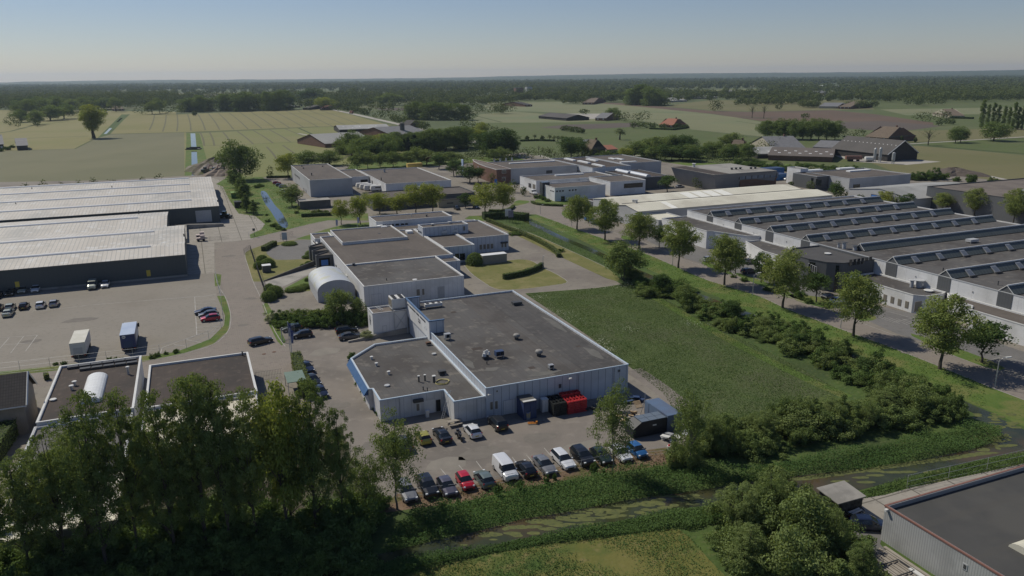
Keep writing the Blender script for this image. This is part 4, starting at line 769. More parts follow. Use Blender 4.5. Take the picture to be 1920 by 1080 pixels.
win(lh,'L',78.2,(697,338,699,346),trimd,glassd,'door','pane'); win(lh,'F',368,(676,337,690,349),trimd,blackm,'open_gate','opening')
win(lh,'F',335,(782,351,801,359),trimd,blackm,'loading_gate','opening'); win(lh,'F',335,(780,348.5,804,351),trimw,None,'canopy',None,out=2)
m=MB(); u,v=UV(777,313,4.2); m.box(u-4,u+4,v-1.5,v+1.5,4.2,6.2); m.build('yellow_hut',M('mustard panel',(.42,.3,.07),(.48,.35,.1),1,.7),lh)
chimney(721,323,4.2,1.6,.5,'pale boxy chimney on the low white hall roof',trimg,darkst); chimney(715,337.5,4.2,1.1,.2,'thin dark pipe near the low white hall corner',darkst,darkst); 
dh=gthing('low_dark_hall','low dark brown flat roofed building behind the yellow green trees','building',62,293)
block(dh,63,105,293,312.5,4.5,wdark,bitb,trim=trimd); block(dh,88,104.5,288.8,292.8,3,wbeige,bitb,trim=trimd,th=.15); win(dh,'F',288.8,(857,384,859.5,391),trimw,glassd,'door','pane'); win(dh,'F',288.8,(838,380,850,381.5),signm,None,'sign_lettering',None)
# ---- white and brick complex
bc=gthing('brick_office_hall','red brick office with curved roof edge joined to grey white halls','building',140,342)
pblock(bc,[(141,342.2),(141,376),(139.5,392),(137,384),(134.6,370),(133.6,356),(133.6,342.2)],7,wbrick,gravroof,trim=trimw)
win(bc,'F',342.2,(941,319,949,325),trimw,glassd);win(bc,'F',342.2,(941,332,948,338),trimw,glassd)
for k in range(9): win(bc,'L',134.6,(895+k*3.9,311.5+k*1.9,897.5+k*3.9,314.5+k*2.0),trimw,glassd)
m=MB(); m.box(133.0,133.4,389.5,392,0,7.4); m.build('blue_pylon',M('pale blue sign',(.4,.5,.68),rough=.5),bc)
block(bc,141.3,177.2,343,376,6.9,wgrey,bitb,trim=trimg)
for a in ((1006,320,1019,327),(1023.5,319,1036,325.5),(1055,317,1069,323)): win(bc,'F',343,a,trimg,darkst if a[0]==1023.5 else wgrey,'roller_door','door_leaf',b=.15)
win(bc,'F',343,(961,322,968,337),trimg,wgrey,'roller_door','door_leaf',b=.15)
m=MB(); u,v=UV(955,307,6.7); u2,v2=UV(1038,302,6.7); m.box(u,u2,v-.8,v+.8,6.65,7.1); m.build('roof_light',skyl2,bc)
for i in range(4): chimney(927+i*11,303.5-i*.8,6.7,1.5,.4,f'{ORD[i]} from the left of four grey boxes on the brick office roof',trimg,darkst,'boxes on the brick office roof')
dc=gthing('dark_roof_hall','hall with charcoal roof and many white roof lights at the estate edge','building',177.6,328)
block(dc,177.6,199,328,376,7,walls,bitd,trim=trimg); block(dc,199.2,222,336.5,376,7.2,wgrey,bitb,trim=trimg)
for (a,b,c,d) in ((1060,297.5,1079,301),(1085,302,1106,306),(1112,308,1134,312),(1101,298.5,1122,302),(1143,297,1153,299),(1155,297.5,1167,300),(1163,305,1191,303)):
    u,v=UV(a,b,6.9);u2,v2=UV(c,d,6.9); m=MB(); 
    if abs(v2-v)>5: m.box(u-.9,u+.9,min(v,v2),max(v,v2),6.7,7.3)
    else: m.box(min(u,u2),max(u,u2),v-.9,v+.9,6.7,7.3)
    m.build('roof_light',skyl2,dc)
win(dc,'L',177.6,(1081,318,1089,323),trimw,glassb,'roller_door','door_leaf')
wc2=gthing('white_workshop','white workshop with two dark doors behind the round drive','building',138.6,307.3)
block(wc2,138.6,178,307.3,325.5,5.5,wallp,bitb,trim=trimw)
win(wc2,'L',138.6,(991,342.5,996,352.5),trimg,darkst,'roller_door','door_leaf');win(wc2,'L',138.6,(999,344.5,1004,355),trimg,glassb,'roller_door','door_leaf'); win(wc2,'L',138.6,(975,345,982,348),trimg,None,'sign_lettering',None)
m=MB();u,v=UV(1041,329.5,5.3);u2,v2=UV(1095,326.5,5.3); m.box(u,u2,v-.7,v+.7,5.2,5.7);m.build('roof_light',skyl2,wc2)
wo=gthing('white_office','white two storey office with small square windows and a dark glass entrance','building',136,283.5)
block(wo,136.2,159.8,283.4,297,5.6,wallp,bitb,trim=trimw); m=MB(); m.box(135.3,138.6,293.5,296.4,0,6.6); m.build('glass_tower',M('dark entrance glass',(.04,.05,.06),(.07,.08,.09),.8,.15,stripe=(90,.7,.1,(.12,.13,.14),.8)),wo)
for x0 in (1043,1048.5,1054,1066.7,1072.5,1078): win(wo,'F',283.4,(x0,357.5-(x0-1043)*.08,x0+3,360-(x0-1043)*.08),trimd,glassd,b=.03)
win(wo,'F',283.4,(1052,368,1059,376.5),trimd,glassd); 
for y0 in (0,1,2): win(wo,'L',136.2,(1032+y0*2.6,356+y0*.8,1033.5+y0*2.6,358.5+y0*.8),trimd,glassd,b=.02)
ws=gthing('white_showroom','white block with long dark ribbon window behind the cream roofed hall','building',164.3,287.2)
block(ws,164.3,181.8,287.2,306.5,5.9,wallp,bitb,trim=trimw); win(ws,'F',287.2,(1170,344.5,1205,350.5),trimd,glassd,'ribbon_window','pane'); block(ws,160,180.5,307,307.1+.3,5.6,wallp,bitb,trim=None)
gh=gthing('blue_grey_hall','blue grey hall with two long white barrel roof lights','building',182.2,296)
block(gh,182.3,200.5,297,324,5.5,wdark,bitd,trim=trimg)
for a,b,c,d in ((1158,319.5,1180,324.5),(1184,323,1212,331)):
    u,v=UV(a,b,5.4);u2,v2=UV(c,d,5.4); m=MB(); n=8; r_=1.3; uu=(u+u2)/2
    m.add([(uu+r_*math.cos(PI*i/n),vv,5.3+r_*.8*math.sin(PI*i/n)) for vv in (min(v,v2),max(v,v2)) for i in range(n+1)],[(i,i+1,n+2+i,n+1+i) for i in range(n)]+[tuple(range(n+1)),tuple(range(2*n+1,n,-1))]); m.build('barrel_light',silv,gh,smooth=False)
x,y=W(1224,352); t=thing('silver_canopy','shiny silver tapered tank lying beside the white showroom','tank',x,y,0,RAD(-8)); m=MB(); pr=[(-5.5,.2),(-5,1.6),(-2,2.0),(2,1.9),(5,1.0),(6.5,.15)]; n=14
m.add([(px,r_*math.cos(2*PI*k/n),2.2+r_*math.sin(2*PI*k/n)) for px,r_ in pr for k in range(n)],[(i*n+k,i*n+(k+1)%n,(i+1)*n+(k+1)%n,(i+1)*n+k) for i in range(5) for k in range(n)]); m.build('tank_body',silv,t,smooth=True); m=MB(); m.box(-4,-3.5,-1.5,1.5,0,1); m.box(2.5,3,-1.5,1.5,0,1.2); m.build('cradle',steel,t)
# ---- cream hall
cr=gthing('cream_hall','long cream roofed double gabled hall behind the sawtooth factory','building',135.6,220)
gables(cr,137,222,2,[220.5,236,252],5.6,6.7,wgrey,cream)
for k in range(4): m=MB(); a=169+k*5.2; m.add([(a,236.4,5.74),(a+4.2,236.4,5.74),(a+4.2,243.6,6.72),(a,243.6,6.72)],[(0,1,2,3)]); m.build('new_sheet',white_r,cr)
m=MB(); m.add([(150.5,220.3,5.66),(153,220.3,5.66),(153,228,6.76),(150.5,228,6.76)],[(0,1,2,3)]); m.build('new_sheet',white_r,cr)
m=MB(); m.box(140,222,235.6,236.4,5.62,5.75); m.build('valley_gutter',concd,cr)
block(cr,137,165,252.3,258.5,4.4,wdark,bitb,trim=trimw)
cw=gthing('cream_lean_to','low cream roofed wing between street trees and sawtooth factory','building',138,212)
block(cw,137.3,147.8,208.3,219.9,4.6,wgrey,cream,trim=trimg)
chimney(1188,378,6.2,.7,.5,'grey round vent beside the box vent on the cream roof',trimg,trimg,'vents on the cream roof'); chimney(1193,381,6.2,1.2,.45,'taller grey box vent on the cream roof front slope',trimg,trimg,'vents on the cream roof')
# ---- sawtooth factory
sf=gthing('sawtooth_factory','huge factory with white walls and rows of glazed roof ridges','factory',148,60)
pblock(sf,[(148,45),(219.6,45),(219.6,208),(148,208)],7.2,wallp,bit,trim=trimg,par=.25)
vr=[195.9,182.2,168.5,154.6,140.7,126.8,112.9,99.1,85.2,71.3,57.4]
hatchg=M('hatch glass',(.16,.18,.21),rough=.4)
for k,v in enumerate(vr):
    us=148.1 if k!=4 else 152.4; ue=218.9; hw=1.65; zt=8.55
    rl=MB(); rl.add([(us,v-hw,7.1),(ue,v-hw,7.1),(ue,v,zt),(us,v,zt)],[(0,1,2,3)]); g_=rl.build('ridge_glazing',glassg,sf)
    rl=MB(); rl.add([(us,v+hw,7.1),(us,v,zt),(ue,v,zt),(ue,v+hw,7.1)],[(0,1,2,3)]); rl.build('ridge_back',trimg,sf)
    rl=MB(); rl.tube([(us,v,zt+.05),(ue,v,zt+.05)],.2,6); rl.build('ridge_cap',trimw,sf)
    for uu in (us,ue): rl=MB(); rl.add([(uu,v-hw,7.1),(uu,v,zt),(uu,v+hw,7.1)],[(0,1,2)]); rl.build('ridge_end',wdark,sf)
    rl=MB(); rl.tube([(us-.05,v-hw,7.15),(us-.05,v,zt+.08),(us-.05,v+hw,7.15)],.09,4); rl.build('end_trim',trimw,sf)
    if k!=4: rl=MB(); rl.box(147.92,148,v-hw+.1,v+hw-.1,0,7.12); rl.build('dark_panel',wdark,sf)
    if k!=4:
        q=0; uu=us+5.0
        while uu<ue-8:
            rl=MB(); s_=.25; rl.add([(uu,v-hw-.3,7.3),(uu+1.7,v-hw-.3,7.3),(uu+1.7,v-.5,zt-.2),(uu,v-.5,zt-.2),(uu,v-hw-.3,6.98),(uu+1.7,v-hw-.3,6.98)],[(0,1,2,3),(4,5,1,0),(0,3,4),(1,5,2)]); h_=rl.build('vent_hatch',steel,sf)
            rl=MB(); rl.box(uu-.15,uu+1.85,v-hw-.75,v-hw-.36,7.05,7.4); rl.build('hatch_shadow_box',darkst,sf)  # dark box added below each hatch, standing in for its black shadow
            rl=MB(); rl.add([(uu+.2,v-hw-.12,7.46),(uu+1.5,v-hw-.12,7.46),(uu+1.5,v-.75,8.22),(uu+.2,v-.75,8.22)],[(0,1,2,3)]); rl.build('hatch_glass',hatchg,h_)
            uu+=8.0
for v in (189,175,161.5,134,120,106): m=MB(); m.box(147.88,148,v,v+.15,5.4,5.7); m.build('wall_lamp',steel,sf)
chimney(1871,538-3,6.9,.9,.1,'thin black pipe on the sawtooth roof near the front',darkst,darkst); chimney(1766+2,508,6.9,.7,.12,'thin black pipe between two glazed ridges',darkst,darkst)
acbox('roof_hatch','open white hatch alone on the wide flat sawtooth roof bay',1822,455,6.9,3,1.6,1,0,mat=trimg,cat='roof hatch')
go=gthing('dark_office','charcoal two storey office with black glass entrance in front of the sawtooth roof','building',134.5,132)
pblock(go,[(138.4,132.0),(147.7,131.6),(147.7,149.4),(139.2,149.6),(134.2,146),(134.2,138.6),(135.6,134.2)],7.0,wdark,M('dark grey roof',(.07,.068,.068),(.085,.083,.082),.3,.9),trim=trimd)
m=MB(); m.add([(134.05,138.0,0),(137.6,132.3,0),(137.6,132.3,6.4),(134.05,138.0,6.4)],[(0,1,2,3)]); m.build('black_glazing',glassd,go)
for k in range(4): win(go,'L',134.2,(1516+k*4,493+k*2,1518.5+k*4,506+k*2.4),wgrey,glassd)
for k in range(6): win(go,'F',131.8,(1593+k*7.4,487-k*1.1,1597+k*7.4,498-k*1.1),trimd,glassd)
for i,(px,py,h,s_) in enumerate(((1572,466,1.4,.45),(1582,468,1.9,.6),(1602.5,471,1.4,.6))): chimney(px,py,6.7,h,s_*.8,f'{ORD[i]} from the left of three grey stacks on the dark office roof',trimg,darkst,'stacks on the dark office')
chimney(1552,477,6.7,.3,.5,'flat pale dome on the dark office roof',trimw,trimw)
wx=gthing('white_front_wing','low white wing with tall narrow windows facing the road','building',139.5,112)
pblock(wx,[(139.6,113.2),(141.2,111.4),(146,111.4),(147.8,112),(147.8,131.2),(139.6,131.0)],4.0,wallp,bit,trim=trimw)
for k in range(4): win(wx,'L',139.6,(1657+k*13.6,551+k*4.3,1662+k*13.6,565+k*4.6),woodg,glassb)
win(wx,'F',111.4,(1716,566,1726,583),woodg,glassb)
for i,(px,py,s_) in enumerate(((1709,538,.4),(1723,538,.7))): chimney(px,py,3.8,1.6,s_,('small dark','big grey domed')[i]+' stack on the low white wing',trimg,trimg,'stacks on the low white wing')
chimney(1741,546.5,3.75,.3,.6,'white round dome on the low white wing',trimw,trimw)
wy=gthing('white_side_wing','long white wing along the right edge of the photo behind the last street trees','building',142,60)
pblock(wy,[(141.1,45),(147.8,45),(147.8,111),(147.4,111.3),(144.2,108),(143.8,102.8),(141.1,101)],4.0,wallp,bitb,trim=trimw)
wz=gthing('white_low_annex','low white annex with grey roof at the sawtooth factory back corner','building',140.3,187)
pblock(wz,[(138.2,184),(139.9,183.2),(144.3,173.4),(147.8,172.2),(147.8,207.8),(138.2,207.8)],5.3,wallp,bit,trim=trimw)
wz2=gthing('white_middle_annex','second low white annex between the street trees and sawtooth factory','building',146,152)
pblock(wz2,[(138.8,151),(147.8,151),(147.8,171.8),(142.6,171.8),(138.8,160)],4.2,wallp,bit,trim=trimw)
# ---- buildings on the right back
gw=gthing('grey_white_unit','flat roofed unit with tall white end wall and brick red door','building',260,250)
block(gw,261,297,250.4,277,6,wgrey,bitb,trim=trimg); pblock(gw,[(258.5,277.3),(263,277.3),(263,286),(258.5,286)],7.5,wallp,bitb,trim=trimw); pblock(gw,[(254,262),(260.8,262),(260.8,277),(254,277)],6,wdark,bitb,trim=trimg)
win(gw,'F',277.3,(1486,338,1497,348),trimr,M('brick red door',(.25,.09,.06),rough=.6),'roller_door','door_leaf'); win(gw,'L',254,(1521,333,1525,340),trimd,glassd);win(gw,'L',254,(1530,335,1540,349),trimd,glassd)
win(gw,'F',250.4,(1600,346,1612,352),trimd,glassd)
for a,b,c in ((1511,1543,320.5),(1571,1602,316.8),(1590,1638,321.5)):
    u,v=UV(a,c,5.9);u2,v2=UV(b,c-1.5,5.9); m=MB(); m.box(u,u2,v-1.2,v+1.2,5.65,6.3); m.build('roof_light',skyl2,gw)
gs=gthing('grey_gabled_shed','pale grey low gabled shed with a blue roller door','building',247,206)
m=MB(); 
gables(gs,247.7,290,1,[206.5,237.5],4.2,6.2,wgrey,ribgrey); win(gs,'L',247.7,(1633.5,363.5,1649,376.5),trimd,blueflat,'roller_door','door_leaf',b=.25)
dg=gthing('charcoal_hall','big charcoal hall with gravelly roof at the right edge','building',257,130)
block(dg,257.3,330,120,209,8.1,wdark,gravroof,trim=trimd); win(dg,'L',257.3,(1737.5,374,1741,392),trimg,glassd,'window_strip','pane')
m=MB(); m.box(272,276,180,184,7.8,9); m.build('roof_hut',trimg,dg)
so_=gthing('slanted_office','dark office with leaning grey end wall and brick base','building',208,276)
m=MB(); m.add([(211.5,277,0),(242,276,0),(242,306,0),(211.5,306,0),(208,274,8),(242,274,8),(242,307,8),(208,307,8)],[(0,1,5,4),(1,2,6,5),(2,3,7,6),(3,0,4,7)]); m.build('wall',M('zinc grey cladding',(.2,.205,.22),(.23,.235,.245),.2,.6,stripe=(90,.6,.05,(.15,.155,.165),.5)),so_)
m=MB(); m.prism([(208,274),(242,274),(242,307),(208,307)],7.85,8.0); m.build('roof',bitl,so_); m=MB(); m.prism([(208.3,274.3),(216,274.3),(216,306.7),(208.3,306.7)],8.0,8.03); m.build('dark_roof_field',bitd,so_)
m=MB(); m.box(223,243,275.2,275.6,0,4.6); m.build('brick_base',wbrick,so_); m=MB(); m.box(222,243.5,274.6,275.3,5.0,7.0); m.build('ribbon_window',M('office glazing',(.14,.17,.21),(.2,.23,.27),.5,.2,stripe=(0,3.4,.5,(.05,.05,.05))),so_)
win(so_,'F',275.2,(241.6,243.4,4.4,7.2),trimr,None,'red_sign',None,uvz=True)
win(so_,'L',209.3,(1270,320,1306,324),darkst,None,'window_strip',None); win(so_,'L',210.6,(1274,333,1306,337),darkst,None,'window_strip',None)
for i in range(5): chimney(1372+i*8+(i>2)*12,318-i*.4,8,.8,.5,f'{ORD[i]} from the left of five dark boxes on the pale office roof',darkst,darkst,'dark boxes on the pale office roof')
chimney(1301,313,8,1.6,.6,'white box vent at the pale office roof corner',trimw,trimw)
# ---- bottom right hall
br=gthing('corrugated_hall','grey corrugated hall with dark roof and rust red trim at the bottom right','building',66,20)
block(br,66,112,5,53.5,4.3,M('corrugated grey wall',(.36,.37,.37),(.41,.415,.41),.2,.55,c3=(.31,.315,.31),sc3=.25,stripe=(90,.28,.09,(.25,.255,.26),.7)),M('dark smooth roof',(.06,.06,.058),(.072,.071,.068),.2,.9,c3=(.08,.078,.072),sc3=.12,stripe=(90,6,.9,(.075,.072,.066),.5)),trim=trimr,th=.12,par=.5)
win(br,'L',66,(1806,1054,1813,1071),trimg,darkst,'vent_louver','grille',b=.12)
m=MB(); a=FV(1664,955,66); m.box(65.6,66,a[0]-.2,a[0]+.1,a[1]-.15,a[1]+.1); m.build('wall_lamp',trimw,br)
u,v=UV(1884,1017,4.0); m=MB(); n=10; m.add([(uu,v-3.0+1.3*(1-math.cos(PI*i/n)),3.8+.75*math.sin(PI*i/n)) for uu in (u,u+14) for i in range(n+1)],[(i,i+1,n+2+i,n+1+i) for i in range(n)]+[tuple(range(n+1))]); m.build('barrel_light',cream,br)
sd=gthing('old_shed','weathered dark timber shed with mossy sheet roof by the canal path','shed',54,58)
a=UV(1534,920,2.4);b=UV(1607,921,2.4);c=UV(1582,906,2.4)
u0s,u1s,v0s,v1s=a[0],b[0]+.0,min(a[1],b[1])-1.2,c[1]
m=MB(); ringm(m,[(u0s+.15,v0s+.15),(u1s-.15,v0s+.15),(u1s-.15,v1s-.15),(u0s+.15,v1s-.15)],[(u0s+.3,v0s+.3),(u1s-.3,v0s+.3),(u1s-.3,v1s-.3),(u0s+.3,v1s-.3)],0,2.3); m.build('wall',M('streaked black planks',(.02,.02,.02),(.09,.09,.085),2,.85,stripe=(45,.25,.04,(.01,.01,.01),.7)),sd)
m=MB(); m.add([(u0s-.1,v0s-.1,2.32),(u1s+.1,v0s-.1,2.32),(u1s+.1,v1s+.1,2.6),(u0s-.1,v1s+.1,2.6),(u0s-.1,v0s-.1,2.42),(u1s+.1,v0s-.1,2.42),(u1s+.1,v1s+.1,2.7),(u0s-.1,v1s+.1,2.7)],[(0,3,2,1),(4,5,6,7),(0,1,5,4),(1,2,6,5),(2,3,7,6),(3,0,4,7)]); m.build('roof',conc,sd)
# ---- bottom left flat buildings and house
fa=gthing('left_flat_hall','dark flat roofed hall with arched white roof light beside the tiled house','building',-24,104)
block(fa,-24,-11.7,116.2,139.8,4,wallp,bitd,trim=trimw,tw=.22); block(fa,-24.2,-11.9,98,115.9,3.5,wallp,M('grey old roof',(.1,.095,.09),(.12,.115,.11),.3,.9),trim=trimg); block(fa,-24.2,-11.9,86,97.7,3.2,wbeige,cream,trim=None)
u,v=UV(184,716,3.8); m=MB(); n=10; m.add([(-19.3+1.5*(1-math.cos(PI*i/n)),vv,3.7+.9*math.sin(PI*i/n)) for vv in (121.5,132.5) for i in range(n+1)],[(i,i+1,n+2+i,n+1+i) for i in range(n)]+[tuple(range(n+1)),tuple(range(2*n+1,n,-1))]); m.build('barrel_light',skyl,fa)
m=MB(); 
for vv in (138.3,136.6):
    for k in range(6): m.box(-22.8+k*1.75+(0 if vv>138 else 2),-22.8+k*1.75+1.6+(0 if vv>138 else 2),vv,vv+.8,3.75,4.1) if k<6-(vv<138) else None
m.build('roof_collectors',darkst,fa)
for i,(px,py) in enumerate(((140.5,723),(135,731))): chimney(px,py,3.7,.7,.22,('back','front')[i]+' one of two close silver vents on the left dark roof',steel,trimw,'close silver vents')
chimney(241,702,3.7,1.3,.18,'tall silver chimney near the left dark roof corner',steel,trimw); chimney(100,751,3.7,.2,.3,'pale round cap on the left dark roof edge',trimw,trimw)
fb=gthing('right_flat_hall','dark brown flat roofed hall with white rim behind the tall trees','building',-10,98)
block(fb,-10.2,5.4,115.5,134.2,4,wallp,bitd,trim=trimw,tw=.26); block(fb,-10.4,5.2,99,115.2,3.6,wbeige,M('cream sheet with gaps',(.5,.46,.36),(.58,.54,.43),.2,.6,stripe=(0,.9,.2,(.3,.27,.2),.6)),trim=trimg)
chimney(455,668-1,3.7,.7,.12,'small black pipe at the brown roof back corner',darkst,darkst)
hs=gthing('tiled_house','brick house with dark tiled gable roof at the left edge','house',-45,121)
m=MB(); u0,u1,v0,v1=-50,-26.4,122.6,130.4; vr_=(v0+v1)/2
m.add([(u0,v0-.5,4.6),(u1+.4,v0-.5,4.6),(u1+.4,vr_,8.2),(u0,vr_,8.2),(u0,v1+.5,4.6),(u1+.4,v1+.5,4.6),(u0,v0-.5,4.4),(u1+.4,v0-.5,4.4),(u1+.4,vr_,8.0),(u1+.4,v1+.5,4.4)],[(0,1,2,3),(3,2,5,4),(0,6,7,1),(1,7,8,2),(2,8,9,5)]); m.build('roof',tiled,hs)
m=MB(); ringm(m,[(u0,v0),(u1,v0),(u1,v1),(u0,v1)],[(u0+.3,v0+.3),(u1-.3,v0+.3),(u1-.3,v1-.3),(u0+.3,v1-.3)],0,4.7); m.add([(u1,v0,4.7),(u1,v1,4.7),(u1,vr_,8.0)],[(0,1,2)]); m.build('wall',M('old beige brick',(.24,.21,.175),(.29,.25,.21),1,.9,stripe=(45,.6,.05,(.2,.17,.14),.4)),hs)
m=MB(); m.tube([(u1+.45,v0-.5,4.6),(u1+.45,vr_,8.2),(u1+.45,v1+.5,4.6)],.13,4); m.tube([(u0,v0-.6,4.5),(u1+.4,v0-.6,4.5)],.1,5); m.build('bargeboard',trimw,hs)
m=MB(); m.add([(u1-9.2,122.4,5.85),(u1-7.2,122.4,5.85),(u1-7.2,123.9,6.95),(u1-9.2,123.9,6.95),(u1-9.2,122.4,5.6),(u1-7.2,122.4,5.6)],[(0,1,2,3),(4,5,1,0)]); rwn=m.build('roof_window',trimd,hs); m=MB(); m.add([(u1-9.05,122.55,5.98),(u1-7.35,122.55,5.98),(u1-7.35,123.75,6.87),(u1-9.05,123.75,6.87)],[(0,1,2,3)]); m.build('pane',M('painted sky tone pane',(.2,.25,.32),rough=.08),rwn)  # roof window pane has the sky's reflection put into its base colour
for k in range(3): win(hs,'F',v0,(-38+k*3,-36.4+k*3,1,2.6),trimw,glassd,uvz=True)
# ================================================================ FARMS AND HOUSES AROUND
def barn(P1,P2,P3,eh,rh,wm,rm,label,name='barn',cat='barn',grp=None,lights=0,bb=None,chim=0,hip=0):
    a,b,c=W(*P1),W(*P2),W(*P3); L=math.hypot(b[0]-a[0],b[1]-a[1]); d=((b[0]-a[0])/L,(b[1]-a[1])/L); n=(-d[1],d[0]); wd=(c[0]-b[0])*n[0]+(c[1]-b[1])*n[1]
    if abs(wd)<5: wd=8
    rot=math.atan2(d[1],d[0]); t=thing(name,label,cat,a[0],a[1],0,rot,grp); y0,y1=(0,wd) if wd>0 else (wd,0); ym=(y0+y1)/2; o=.5
    m=MB(); ringm(m,[(0,y0),(L,y0),(L,y1),(0,y1)],[(.3,y0+.3),(L-.3,y0+.3),(L-.3,y1-.3),(.3,y1-.3)],0,eh); 
    m.add([(0,y0,eh),(0,ym,rh-.15),(0,y1,eh),(L,y0,eh),(L,ym,rh-.15),(L,y1,eh)],[(0,1,2),(3,5,4)]); m.build('wall',wm,t)
    h=hip*L; m=MB(); ez=eh-.15
    m.add([(-o,y0-o,ez),(L+o,y0-o,ez),(L+o-h,ym,rh),(-o+h,ym,rh),(-o,y1+o,ez),(L+o,y1+o,ez)],[(0,1,2,3),(3,2,5,4)]+([(1,5,2),(4,0,3)] if hip else [])); 
    m.add([(-o,y0-o,ez-.2),(L+o,y0-o,ez-.2),(L+o,y1+o,ez-.2),(-o,y1+o,ez-.2),(-o,y0-o,ez),(L+o,y0-o,ez),(L+o,y1+o,ez),(-o,y1+o,ez)],[(0,1,5,4),(2,3,7,6)]); r_=m.build('roof',rm,t)
    for k in range(lights):
        x=L*(k+.6)/(lights+.2); f=.3 if k%2 else .55; q1=.5 if lights==14 else 1.6; f=.62 if lights==14 else f; s_=(rh-ez)/(ym-y0+o); yy=y0-o+(ym-y0+o)*f
        m=MB(); m.add([(x,yy,ez+s_*(yy-y0+o)+.08),(x+q1,yy,ez+s_*(yy-y0+o)+.08),(x+q1,yy+q1*.8,ez+s_*(yy+q1*.8-y0+o)+.08),(x,yy+q1*.8,ez+s_*(yy+q1*.8-y0+o)+.08)],[(0,1,2,3)]); m.build('roof_light',skyl2,t)
    if bb: m=MB(); m.tube([(L+o,y0-o,ez),(L+o,ym,rh),(L+o,y1+o,ez)],.3,4); m.build('bargeboard',bb,t)
    if chim: m=MB(); m.box(L*.7,L*.7+1,ym-.5,ym+.5,rh-1.5,rh+1.2); m.build('chimney',wbrick,r_)
    if name in('house','farmhouse'):
        for k in range(max(2,int(L/5))): m=MB(); x=L*(k+.4)/max(2,int(L/5)); m.box(x,x+1.3,y0-.06,y0,1,2.5); m.build('window',trimw,t)
    return t
